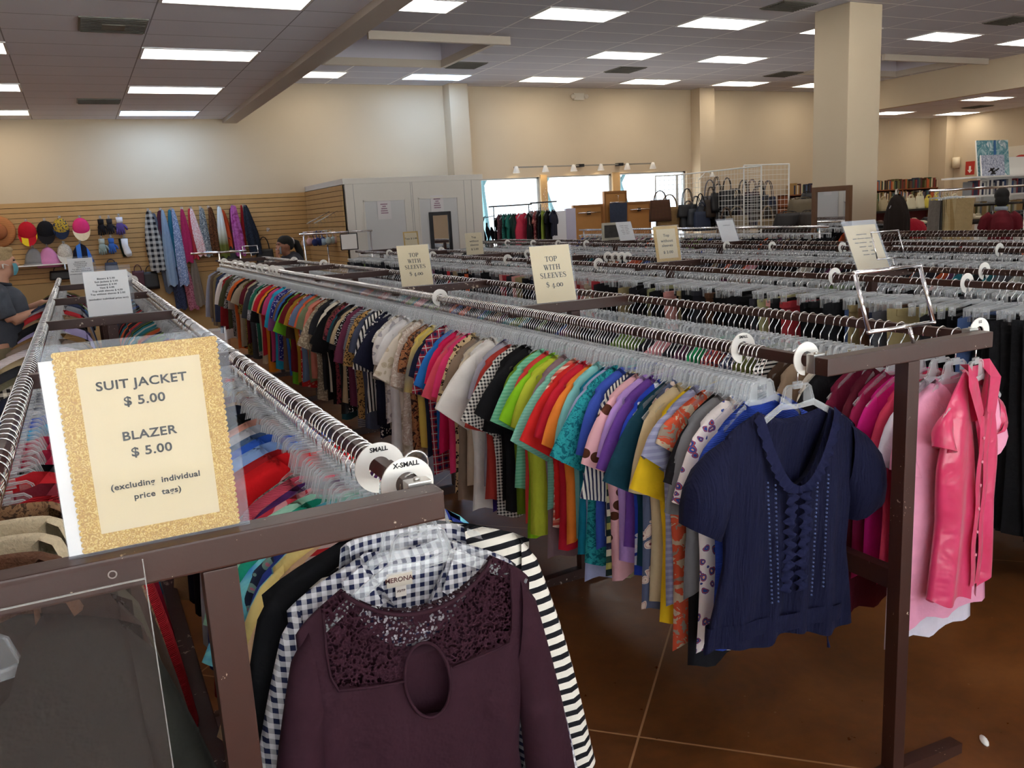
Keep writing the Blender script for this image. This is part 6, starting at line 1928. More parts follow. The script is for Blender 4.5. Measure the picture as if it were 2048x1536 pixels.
gridwall((9.93, 13.53), (10.38, 13.44), 2.33, 'narrow white wire grid at the far left end of the handbag display')
gridwall((10.36, 13.45), (10.22, 11.02), 2.33, 'long white wire grid behind the black handbags')
gridwall((10.26, 11.48), (11.28, 11.48), 2.37, 'white wire grid facing front at the right of the handbags')
t = empty('flood_lamp', (12.92, 15.7, 2.42)); tag(t, 'small white clip lamp beside the second pilaster', 'lamp')
MB().tube([(-.2, 0, -.12), (0, 0, .05), (.16, 0, .0)], .012, 6).build('arm', M_GRID, t, True)
MB().lathe([(.02, .06), (.07, -.05), (.065, -.055)], 14, (.18, 0, -.02)).build('shade', M_GRID, t, True)

BAGS = [(9.45, 12.75, 1.50, .36, .34, 'dark plaid', fabric('plaid', '#4a3028', '#6d4c34', '#2a1814', s=2.5)), (9.62, 12.7, 1.32, .46, .38, 'tan checked', fabric('plaid', '#80643f', '#9a7a50', '#5f4630', s=2.2)), (9.86, 12.5, 1.55, .34, .20, 'black slouchy', blackle),
        (10.02, 12.3, 1.30, .30, .30, 'navy', navyle), (10.08, 12.7, 1.30, .28, .24, 'olive brown', brownle), (10.25, 12.35, 1.66, .32, .22, 'pewter grey', plain('pewter_leather', '#6d6b72', .4)), (10.42, 12.2, 1.42, .34, .36, 'tall black', blackle),
        (10.52, 12.45, 1.62, .30, .24, 'plain black', blackle), (10.60, 12.05, 1.40, .36, .28, 'quilted black', plain('quilted_leather', '#202027', .35, noise=.3, nscale=40, bump=.8)), (10.72, 12.3, 1.60, .34, .22, 'charcoal', plain('charcoal_leather', '#2b2b33', .5)),
        (10.80, 11.95, 1.34, .34, .30, 'dark blue', navyle), (10.88, 12.2, 1.58, .28, .26, 'black tote', blackle), (10.98, 11.9, 1.42, .40, .40, 'wide black', blackle), (11.05, 12.15, 1.62, .30, .28, 'black and red', plain('wine_leather', '#401a22', .5)),
        (11.15, 11.85, 1.34, .34, .44, 'denim blue', plain('denim_bag', '#27304a', .8)), (10.35, 11.75, 1.20, .40, .30, 'light taupe', plain('taupe_bag', '#8a7c64', .6)), (10.95, 11.65, 1.16, .34, .26, 'tan and black', plain('tan_bag', '#9a8464', .6)), (10.15, 11.8, 1.14, .34, .24, 'brown trimmed', brownle)]
r_ = random.Random(5)
for k in range(16):
    nm, mt = r_.choice([('black strap', blackle), ('ink black', plain('ink_leather', '#101014', .4)), ('dark plum', plain('plum_leather', '#2a1c28', .5)), ('coffee', plain('coffee_leather', '#33261c', .55)), ('slate', plain('slate_leather', '#30343c', .5))])
    BAGS.append((9.9 + .078 * k, 12.6 - .055 * k + r_.uniform(-.15, .15), r_.uniform(1.16, 1.62), r_.uniform(.22, .34), r_.uniform(.18, .34), '%s, %s from the left,' % (nm, ['1st', '2nd', '3rd', '4th', '5th', '6th', '7th', '8th', '9th', '10th', '11th', '12th', '13th', '14th', '15th', '16th'][k]), mt))
for k, (x, y, z, w_, h_, nm, mt) in enumerate(BAGS):
    handbag(x, y, z, w_ * 1.15, h_ * 1.12, .16, mt, '%s handbag hanging on the white grid display' % nm, .16 + .06 * (k % 3), rz=-.4 + .1 * (k % 5))
for k, (x, y, z, w_, h_, nm, c) in enumerate(((11.30, 11.2, 1.36, .62, .40, 'large khaki sack', '#6d604a'), (11.75, 11.0, 1.30, .46, .34, 'dark brown slouching', '#3c3128'), (10.9, 11.1, 1.28, .6, .26, 'low black slouching', '#1d1a1c'), (11.15, 10.9, 1.28, .36, .26, 'dark brown leather', '#2f2722'), (11.62, 11.4, 1.5, .2, .36, 'slim black', '#18171a'), (12.0, 11.2, 1.42, .26, .22, 'shiny silver', '#b9b4ae'))):
    handbag(x, y, z, w_, h_, .26, plain('bag_%d' % k, c, .55, noise=.2, nscale=8), '%s bag on the table right of the white grids' % nm, .03)
t = empty('display_table', (11.4, 11.15, 0)); tag(t, 'dark display table under the bags right of the white grids', 'table')
MB().bbox((-.75, -.4, 1.22), (.8, .4, 1.28)).build('top', plain('dark_table', '#2c2522', .5), t)
for a in (-.7, .75):
    for b in (-.35, .35):
        MB().bbox((a - .03, b - .03, 0), (a + .03, b + .03, 1.22)).build('leg', MATS['dark_table'], t)
t = empty('display_table', (10.5, 12.1, 0)); tag(t, 'added dark table filling the dark area below the hanging handbags', 'table')  # added table, only there to fill the dark area under the bags
MB().bbox((-.6, -.5, 1.08), (.65, .5, 1.13)).build('top', MATS['dark_table'], t)
for a in (-.5, .55):
    for b in (-.4, .4):
        MB().bbox((a - .03, b - .03, 0), (a + .03, b + .03, 1.08)).build('leg', MATS['dark_table'], t)
# mirror leaning on the column
t = empty('leaning_mirror', (9.515, 8.87, .02)); tag(t, 'large mirror in a wooden frame leaning on the column', 'mirror')
t.rotation_euler = (0, .0, 0)
m = MB(); a, h_ = .34, 1.90
for lo, hi in (((-.03, -a, 0), (.03, -a + .07, h_)), ((-.03, a - .07, 0), (.03, a, h_)), ((-.03, -a + .07, h_ - .07), (.03, a - .07, h_)), ((-.03, -a + .07, 0), (.03, a - .07, .07))):
    m.bbox(lo, hi)
m.build('frame', plain('walnut_frame', '#6b4a30', .45, noise=.15, nscale=10), t, bevel=.008)
MB().bbox((-.005, -a + .07, .07), (.005, a - .07, h_ - .07)).build('glass', M_MIRROR, t)

# ------------------------------------------------------------------ bookcase on the back wall
def bookcase():
    t = empty('bookcase', (15.45, YB - .34, 0)); tag(t, 'long brown bookcase along the right part of the back wall', 'bookcase')
    wd = plain('bookcase_wood', '#8a4f2c', .5, noise=.1, nscale=6); W = 5.38
    for z in (.1, .55, 1.0, 1.30, 1.57, 1.86):
        MB().bbox((0, 0, z - .025), (W, .32, z)).build('shelf', wd, t)
    for x in (0, 1.32, 2.66, 4.0, W - .03):
        MB().bbox((x, 0, 0), (x + .03, .32, 1.86)).build('upright', wd, t)
    MB().bbox((0, .31, 0), (W, .33, 1.86)).build('back', plain('bookcase_back', '#5a2226', .7), t)
bookcase()
BC = [('dark red', '#7a2228'), ('cream', '#d9cdb0'), ('navy', '#28304e'), ('brown', '#5a3a28'), ('olive', '#6a6840'), ('black', '#1c1b1e'), ('tan', '#b0905e'), ('steel blue', '#4f6a8a'), ('orange', '#b85a30'), ('white', '#e4e0d8'), ('green', '#2f5a44'), ('maroon', '#4a1c24')]
def book(x, z, w_, h_, c, nm, shelf):
    t = MB().bbox((0, 0, 0), (w_, .2, h_)).build('book', plain('book_' + nm.replace(' ', '_'), c, .6), None, False, (x, YB - .32, z))
    tag(t, '%s book standing on the %s of the back bookcase' % (nm, shelf), 'book', '%s books on the %s' % (nm, shelf))
for z, shelf, hm in ((1.86, 'top shelf', .24), (1.57, 'second shelf', .22), (1.30, 'third shelf', .20)):
    for x0, x1 in ((15.5, 16.55), (18.25, 20.8)):
        x = x0
        while x < x1:
            if rnd.random() < .05:
                x += rnd.uniform(.05, .14); continue
            if shelf == 'third shelf' and x > 18.8:
                break
            nm, c = rnd.choice(BC); w_ = rnd.uniform(.028, .055)
            book(x, z, w_, hm * rnd.uniform(.78, 1.12) if z > 1.6 else hm * rnd.uniform(.8, 1.1), c, nm, shelf); x += w_ + .002
# ------------------------------------------------------------------ right hand corner
t = empty('wall_sconce', (XR - .02, 15.45, 2.47)); tag(t, 'small cream wall sconce in the book corner', 'sconce')
MB().lathe([(.03, -.06), (.09, -.05), (.10, .22), (.09, .22)], 14, (-.1, 0, -.09)).build('shade', plain('sconce_cream', '#e9dcc0', .5), t, True)
MB().bbox((-.06, -.04, -.16), (0, .04, -.06)).build('bracket', plain('sconce_brown', '#8a6238', .5), t)
t = empty('red_arrow_sign', (XR - .004, 15.12, 2.30)); tag(t, 'red vertical sign with a white arrow on the right wall', 'sign')
MB().bbox((-.004, -.13, -.17), (0, .13, .17)).build('plate', plain('sign_red', '#b8342a', .5), t)
MB().add([(-.006, -.03, .05), (-.006, .03, .05), (-.006, .03, -.05), (-.006, .07, -.05), (-.006, 0, -.13), (-.006, -.07, -.05), (-.006, -.03, -.05)], [(0, 1, 2, 3, 4, 5, 6)]).build('arrow', M_WHITE, t)
def poster(y, z, w_, h_, label, rows, red=None):
    t = empty('wall_poster', (XR - .006, y, z)); tag(t, label, 'poster')
    MB().bbox((-.004, -w_ / 2, -h_ / 2), (0, w_ / 2, h_ / 2)).build('sheet', plain('poster_white', '#ddd5c6', .6), t)
    if red:
        m = MB(); m.lathe([(.001, -.006), (red, -.006), (red, -.0045), (.001, -.0045)], 24, (0, 0, h_ * .12), 'x'); m.v = [(a, b, (c - h_ * .12) * .6 + h_ * .12) for a, b, c in m.v]
        m.build('red_oval', MATS['sign_red'], t)
    m = MB()
    for zz in rows:
        m.bbox((-.0065, -w_ * .32, zz - .03), (-.004, w_ * .32, zz + .03))
    m.build('print_bars', plain('poster_ink', '#4a463f', .7), t)
poster(13.75, 2.30, .75, .9, 'pale poster with a red oval on the right wall', (-.22, -.34), .2)
poster(12.9, 2.25, .7, .9, 'pale poster cut by the right edge of the picture', (.05, -.2, -.32))
poster(14.55, 2.28, .30, .5, 'small cream notice beside the red arrow sign', (.05, -.1))
# white shelving with the picture canvas on top
t = empty('white_shelving', (13.9, 9.9, 0)); tag(t, 'white shelf unit with books at the right edge below the canvases', 'shelf unit')
for z in (.3, .8, 1.30, 1.66, 1.98):
    MB().bbox((-.15 if z > 1.9 else 0, -.1, z - .03), (1.9, .45, z)).build('shelf', M_WHITE, t)
MB().bbox((.55, .2, 0), (1.8, .25, 2.3)).build('back_panel', M_WHITE, t)
for x in (.6, 1.85):
    MB().bbox((x, .15, 0), (x + .05, .3, 2.0)).build('upright', M_WHITE, t)
x = 14.0; k = 0
while x < 15.7:
    nm, c = rnd.choice([('blue', '#2f4a78'), ('navy', '#28304e'), ('white', '#e4e0d8'), ('red', '#8a2a30'), ('grey', '#8a8a8c')]); w_ = rnd.uniform(.03, .06)
    o = MB().bbox((0, 0, 0), (w_, .16, rnd.uniform(.2, .26))).build('book', plain('album_' + nm, c, .5), None, False, (x, 9.95, 1.66))
    tag(o, '%s book on the white shelf unit at the right edge' % nm, 'book', '%s books on the white shelf unit' % nm); x += w_ + .003
x = 14.05
while x < 15.6:
    nm, c = rnd.choice([('cream', '#d9cdb0'), ('olive', '#6a6840'), ('tan', '#b0905e'), ('grey', '#8a8a8c')]); w_ = rnd.uniform(.03, .07)
    o = MB().bbox((0, 0, 0), (w_, .16, rnd.uniform(.18, .25))).build('book', plain('lower_' + nm, c, .5), None, False, (x, 9.95, 1.30))
    tag(o, '%s book on the lower board of the white shelf unit' % nm, 'book', '%s books low on the white shelf unit' % nm); x += w_ + .003
def canvas(x, y, z, w_, h_, mat, label, lean=.12):
    t = empty('canvas', (x, y, z), .0); tag(t, label, 'picture'); t.rotation_euler = (-lean, 0, 0)
    MB().bbox((-w_ / 2, 0, 0), (w_ / 2, .025, h_)).build('stretcher', M_WHITE, t)
    MB().bbox((-w_ / 2, -.003, 0), (w_ / 2, 0, h_)).build('painting', mat, t)
    return t
canvas(14.68, 10.0, 1.98, .86, .62, fabric('tiedye', '#dfe6e8', '#9fc0c4', '#4a8a98', '#e8ecec', s=.8), 'blue and white abstract canvas on top of the white shelf unit')
c = canvas(14.52, 9.9, 1.98, .62, .36, fabric('print', '#e2e4ec', '#c0c4d4', '#8f95ac', s=1.2), 'white canvas with black scribbles in front of the blue canvas')
m = MB(); r_ = random.Random(4)
for k in range(9):
    m.box((r_.uniform(-.12, .12), -.005, r_.uniform(.03, .12)), (r_.uniform(.03, .12), .003, r_.uniform(.012, .03)), Matrix.Rotation(r_.uniform(-.6, .6), 3, 'Y'))
m.build('black_strokes', M_BLACK, c)
m = MB(); m.add([(.0, -.008, .30), (.07, -.008, .30), (.09, -.008, .62), (.03, -.008, .62)], [(0, 1, 2, 3)])
m.build('blue_stroke', plain('paint_blue', '#2f6aa0', .5), [o for o in COL.objects if o.name == 'canvas'][0])

# khaki trousers on a tall chrome four-way stand
t = empty('four_way_stand', (9.75, 7.2, 0)); tag(t, 'tall chrome stand holding khaki trousers near the right edge', 'garment rack')
MB().tube([(-.38, 0, 1.785), (1.6, 0, 1.785)], .017, 10).build('bar', M_CHROME, t, True)
MB().tube([(-.20, .0, 1.785), (-.20, .0, .02)], .016, 10).build('post', M_CHROME, t, True)
MB().tube([(-.05, -.02, 1.62), (-.07, -.02, 1.44)], .014, 8).build('short_arm', M_CHROME, t, True)
MB().tube([(1.5, 0, 1.785), (1.5, 0, .02)], .016, 10).build('post', M_CHROME, t, True)
for xx in (-.20, 1.5):
    MB().tube([(xx - .1, -.3, .015), (xx, 0, .02), (xx - .1, .3, .015)], .014, 8).build('foot', M_CHROME, t, True)
for k in range(9):
    nm, c_ = [('grey', '#77716a'), ('dark grey', '#4b4844'), ('khaki', '#93815e'), ('tan', '#a08c66'), ('sand', '#a8956e'), ('light khaki', '#a28a60'), ('camel', '#8f764c'), ('beige', '#a3906c'), ('wheat', '#9c8660')][k]
    o = rnd.choice(TR).copy(); COL.objects.link(o); o.scale = (1.0 + .05 * k, 1.2, .62 if k > 1 else .66)
    o.location = (9.46 + .05 * k, 7.2 - .01 * k, 1.76); o.rotation_euler = (0, 0, 1.0 - .12 * k)
    o.material_slots[0].link = 'OBJECT'; o.material_slots[0].material = fabric('solid', c_)
    tag(o, '%s trousers hanging on the tall chrome stand' % nm, 'trousers')
    hanger(9.46 + .05 * k, 7.2, 1.80, 1.0 - .12 * k, 'clip hanger of the %s trousers on the tall chrome stand' % nm, clip=True)

# dark coat on a stand, red cap, shoes and bags in the clutter behind
t = garment(9.78, 8.0, 1.83, .2, 'jacket', fb('#2a211e'), 'dark brown coat hung on a stand right of the column', 'coat', depth=.14, length=.75, shw=.15, chest=.165, waist=.17, hem=.17, nw=.05, nf=.02, nb=.0, drop=.05, zneck=-.06, sang=3, sr0=.14)
st = empty('coat_stand', (9.78, 8.02, 0)); tag(st, 'slim steel stand holding the dark brown coat', 'stand')
MB().tube([(0, 0, 0), (0, 0, 1.83)], .014, 8).build('pole', M_STEEL, st, True)
MB().lathe([(.2, 0), (.2, .02), (.02, .03)], 16).build('foot', M_STEEL, st, True)
hanger(9.78, 8.0, 1.833, .2, 'hanger of the dark brown coat right of the column')
t = empty('brimmed_hat', (10.08, 8.0, 1.19)); tag(t, 'bright red cap or hood beside the dark brown coat', 'hat')
MB().lathe([(.24, 0), (.23, .10), (.17, .19), (.06, .24), (.01, .245)], 16, (0, 0, 0), 'z', 1, .7).build('crown', fb('#b01c30'), t, True)
MB().lathe([(.20, .02), (.26, .0), (.26, -.012), (.19, .0)], 16, (.05, -.03, 0), 'z', 1, .6).build('brim', fb('#8a1626'), t, True)
t = empty('clutter_table', (11.6, 9.4, 0)); tag(t, 'long dark table with shoes and bags behind the far racks', 'table')
MB().bbox((-.9, -.35, 1.22), (3.6, .35, 1.27)).build('top', MATS['dark_table'], t)
MB().bbox((-.8, .1, 1.48), (3.4, .35, 1.51)).build('upper_shelf', MATS['dark_table'], t)
for a in (-.8, 1.3, 3.5):
    MB().bbox((a - .03, .05, 0), (a + .03, .3, 1.48)).build('leg', MATS['dark_table'], t)
r_ = random.Random(12)
SH = [('black', '#17161a')] * 4 + [('brown', '#4a3020'), ('cream', '#d2c4a4'), ('grey', '#6a686c')]
for k in range(22):
    nm, c_ = r_.choice(SH); x = 10.85 + k * .19
    s = empty('shoe', (x, 9.22 + .05 * (k % 2), 1.272), r_.uniform(-.5, .5)); tag(s, '%s shoe on the long dark table behind the far racks' % nm, 'shoe', '%s shoes on the dark table' % nm)
    MB().ellipsoid((0, -.05, .035), (.045, .11, .035), 12, 7).ellipsoid((0, .05, .06), (.04, .06, .055), 12, 7).build('upper', plain('shoe_' + nm, c_, .5), s, True)
    MB().bbox((-.045, -.15, 0), (.045, .11, .012)).build('sole', plain('shoe_sole', '#1a1817', .7), s)
for k in range(11):
    nm, c_ = r_.choice([('cream', '#dcd0ae'), ('ivory', '#e4dcc8'), ('yellow', '#d8c24a'), ('beige', '#b8a680'), ('olive', '#7a7448')])
    handbag(11.0 + .21 * k, 9.6, 1.512, .18, r_.uniform(.13, .2), .1, plain('little_bag_' + nm, c_, .5), '%s little bag on the upper shelf behind the far racks' % nm, .05, '%s little bags on the upper shelf' % nm)
t = empty('yellow_price_card', (13.75, 9.2, 1.36)); tag(t, 'bright yellow card above the shoes at the far right', 'card')
MB().bbox((-.16, 0, 0), (.16, .01, .13)).build('card', plain('card_yellow', '#d9d03a', .6), t)
MB().tube([(0, .005, -.09), (0, .005, 0)], .006, 6).build('stem', M_STEEL, t)
t = empty('dark_tray', (13.6, 9.25, 1.50)); tag(t, 'flat dark tray above the yellow card at the far right', 'tray')
MB().lathe([(.36, 0), (.38, .03), (.36, .03), (.34, .01)], 24).build('dish', MATS['dark_table'], t, True)
MB().tube([(0, 0, -.24), (0, 0, 0)], .012, 6).build('stem', M_STEEL, t, True)
# small things on the floor
t = MB().lathe([(.001, 0), (.012, .001), (.012, .005), (.001, .006)], 10, (0, 0, 0), 'z', 2.6, 1).build('foam_scrap', M_WHITE, None, True, (2.46, 1.60, .0), .9)
tag(t, 'small white scrap lying on the brown floor at lower right', 'scrap')
# ------------------------------------------------------------------ people
def skin(names, verts, edges, radii, root=0, sub=2, mat=None, parent=None, voxel=0.0, smooth_it=4):
    me = bpy.data.meshes.new(names); me.from_pydata(verts, edges, [])
    o = bpy.data.objects.new(names, me); COL.objects.link(o)
    sk = o.modifiers.new('s', 'SKIN'); sk.use_smooth_shade = True
    for i, r in enumerate(radii):
        v = me.skin_vertices[0].data[i]
        v.radius = r if isinstance(r, tuple) else (r, r)
        v.use_root = (i == root)
    sd = o.modifiers.new('d', 'SUBSURF'); sd.levels = sub
    if voxel:
        rm = o.modifiers.new('r', 'REMESH'); rm.mode = 'VOXEL'; rm.voxel_size = voxel; rm.use_smooth_shade = True
        sm = o.modifiers.new('m', 'SMOOTH'); sm.iterations = smooth_it
    dg = bpy.context.evaluated_depsgraph_get(); dg.update()
    nm = bpy.data.meshes.new_from_object(o.evaluated_get(dg))
    o.modifiers.clear(); o.data = nm; bpy.data.meshes.remove(me)
    nm.materials.clear(); nm.materials.append(mat)
    nm.polygons.foreach_set('use_smooth', [True] * len(nm.polygons))
    o.name = names
    if parent is not None:
        o.parent = parent
    return o
def join_remesh(name, mb_list, mat, parent, voxel=.010, it=5):
    """fuse rough volumes into one continuous body surface"""
    big = MB()
    for m in mb_list:
        big.add(m.v, m.f)
    o = big.build(name, mat, None, True)
    rm = o.modifiers.new('r', 'REMESH'); rm.mode = 'VOXEL'; rm.voxel_size = voxel; rm.use_smooth_shade = True
    sm = o.modifiers.new('m', 'SMOOTH'); sm.iterations = it; sm.factor = .5
    dg = bpy.context.evaluated_depsgraph_get(); dg.update()
    nm = bpy.data.meshes.new_from_object(o.evaluated_get(dg)); old = o.data
    o.modifiers.clear(); o.data = nm; bpy.data.meshes.remove(old)
    if not nm.materials:
        nm.materials.append(mat)
    nm.polygons.foreach_set('use_smooth', [True] * len(nm.polygons))
    o.parent = parent
    return o
M_SKINA = plain('fair_skin', '#d9a389', .55, noise=.04, nscale=40)
M_SKINB = plain('brown_skin', '#8f5f48', .55, noise=.04, nscale=40)
def head_parts(z, s=1.0):
    """head looking along +X, centre at height z"""
    m = MB()
    m.ellipsoid((-.012 * s, 0, z + .015 * s), (.098 * s, .076 * s, .112 * s), 18, 12)
    m.ellipsoid((.028 * s, 0, z - .055 * s), (.062 * s, .056 * s, .066 * s), 14, 9)
    m.tube([(.085 * s, 0, z + .018 * s), (.112 * s, 0, z - .022 * s), (.094 * s, 0, z - .034 * s)], [.010 * s, .017 * s, .013 * s], 8)
    m.ellipsoid((.083 * s, 0, z + .036 * s), (.014 * s, .05 * s, .010 * s), 8, 5)
    for k in (-1, 1):
        m.ellipsoid((-.006 * s, k * .079 * s, z - .008 * s), (.020 * s, .010 * s, .032 * s), 8, 6)
    m.tube([(.082 * s, -.02 * s, z - .066 * s), (.090 * s, 0, z - .066 * s), (.082 * s, .02 * s, z - .066 * s)], .007 * s, 6)
    return m
def hand(p, d, up, s=1.0):
    """palm and five bent fingers at wrist p, pointing along d"""
    p = Vector(p); d = Vector(d).normalized(); up = Vector(up).normalized(); sd = d.cross(up).normalized()
    m = MB()
    m.tube([p, p + d * .04 * s, p + d * .085 * s], [.026 * s, .036 * s, .036 * s], 8, True, (1.1, .5))
    for k, L in enumerate((.062, .074, .070, .054)):
        b = p + d * .085 * s + sd * (.026 - .0175 * k) * s
        m.tube([b - d * .01, b + d * L * .5 * s - up * .006 * s, b + d * L * .8 * s - up * .026 * s, b + d * L * .85 * s - up * .045 * s], [.0095 * s, .009 * s, .008 * s, .006 * s], 6)
    b = p + d * .03 * s + sd * .03 * s
    m.tube([b - sd * .012, b + sd * .022 * s + d * .018 * s, b + sd * .026 * s + d * .05 * s - up * .012 * s], [.013 * s, .011 * s, .008 * s], 6)
    return m

def man():
    t = empty('person', (-.60, 8.95, 0)); tag(t, 'person in a dark grey polo shirt and blue face mask sorting jackets at the left', 'person')
    t.rotation_euler = (0, 0, .0)
    hz = 1.60
    body = [head_parts(hz, 1.08)]
    m = MB(); m.tube([(-.05, 0, 1.36), (-.035, 0, 1.44), (-.012, 0, 1.54)], [.075, .062, .060], 12); body.append(m)
    m = MB(); m.tube([(-.11, 0, .86), (-.09, 0, 1.0), (-.075, 0, 1.15), (-.08, 0, 1.30), (-.07, 0, 1.40)], [.17, .175, .175, .165, .09], 16, True, (1.25, .95)); body.append(m)
    for s in (-1, 1):
        m = MB(); el = Vector((.02, s * .26, 1.10)); wr = Vector((.27, s * .13 - .02, 1.22 if s > 0 else 1.17))
        m.tube([(-.07, s * .19, 1.37), (-.04, s * .245, 1.25), el], [.07, .06, .05], 10)
        m.tube([el, el.lerp(wr, .5), wr], [.05, .046, .03], 10); body.append(m)
        body.append(hand(wr, (1, -s * .1, .02), (0, 0, 1), 1.05))
        m = MB(); m.tube([(-.11, s * .10, .90), (-.09, s * .105, .52), (-.12, s * .105, .10)], [.115, .082, .052], 12); body.append(m)
        m = MB(); m.tube([(-.13, s * .105, .05), (-.03, s * .11, .045), (.09, s * .115, .035)], [.05, .05, .035], 10); body.append(m)
    join_remesh('body', body, M_SKINA, t, .011)
    # polo shirt: torso, sleeves and collar as one garment
    sh = MB(); sh.tube([(-.125, 0, .84), (-.10, 0, .95), (-.085, 0, 1.12), (-.085, 0, 1.29), (-.075, 0, 1.385), (-.06, 0, 1.43)], [.20, .205, .20, .185, .145, .085], 20, True, (1.22, .98))
    parts = [sh]
    for s in (-1, 1):
        m = MB(); m.tube([(-.075, s * .14, 1.375), (-.06, s * .22, 1.32), (-.035, s * .262, 1.21), (-.01, s * .272, 1.13)], [.085, .088, .085, .08], 12); parts.append(m)
    join_remesh('polo_shirt', parts, fabric('solid', '#555b66'), t, .014)
    m = MB(); m.tube([(-.125 + .085 * math.cos(2 * PI * k / 16) + .07, .09 * math.sin(2 * PI * k / 16), 1.425 - .02 * math.cos(2 * PI * k / 16)) for k in range(17)], .018, 8, False); m.build('collar', fabric('solid', '#3a3f49'), t, True)
    # trousers
    tr = MB(); tr.tube([(-.12, 0, .98), (-.115, 0, .88), (-.11, 0, .80)], [.185, .19, .18], 16, True, (1.2, .95)); parts = [tr]
    for s in (-1, 1):
        m = MB(); m.tube([(-.11, s * .10, .86), (-.09, s * .11, .50), (-.12, s * .11, .06)], [.125, .10, .085], 12); parts.append(m)
    join_remesh('trousers', parts, fabric('solid', '#8b7f66'), t, .014)
    # hair: short blond
    m = MB(); m.ellipsoid((-.022, 0, hz + .055), (.112, .090, .098), 18, 10); m.ellipsoid((-.06, 0, hz + .0), (.072, .084, .085), 14, 8); m.ellipsoid((.055, 0, hz + .115), (.045, .06, .03), 10, 6)
    join_remesh('hair', [m], plain('blond_hair', '#b39a72', .8, noise=.35, nscale=90, bump=.8), t, .007, 2)
    m = MB(); vs = []
    for j in range(7):
        for i in range(9):
            u = -1 + i / 4; v = j / 6
            vs.append((.088 + .048 * math.cos(u * 1.3) * math.sin(PI * (.25 + .6 * v)) - .018, .075 * math.sin(u * 1.35), hz - .005 - .105 * v))
    m.add(vs, [(j * 9 + i, j * 9 + i + 1, (j + 1) * 9 + i + 1, (j + 1) * 9 + i) for j in range(6) for i in range(8)]); m.build('face_mask', fabric('hstripe', '#6fb0bf', '#62a4b4', s=2), t, True)
    for s in (-1, 1):
        MB().tube([(.05, s * .074, hz - .02), (.0, s * .088, hz + .0), (-.012, s * .09, hz - .012)], .003, 5).build('mask_loop', M_WHITE, t, True)
        MB().ellipsoid((.094, s * .032, hz + .022), (.010, .014, .008), 8, 5).build('eye', plain('eye_dark', '#2a2422', .3), t, True)
    MB().tube([(.004, -.094, hz - .005), (.006, -.094, hz - .045)], [.008, .005], 6).build('earbud', M_WHITE, t, True)
    MB().tube([(.235, -.15 + .026 * math.cos(2 * PI * k / 12), 1.165 + .034 * math.sin(2 * PI * k / 12)) for k in range(13)], .009, 6, False).build('watch', M_DARK, t, True)
    for s in (-1, 1):
        MB().ellipsoid((-.02, s * .115, .035), (.14, .055, .045), 12, 6).build('shoe', M_DARK, t, True)
man()

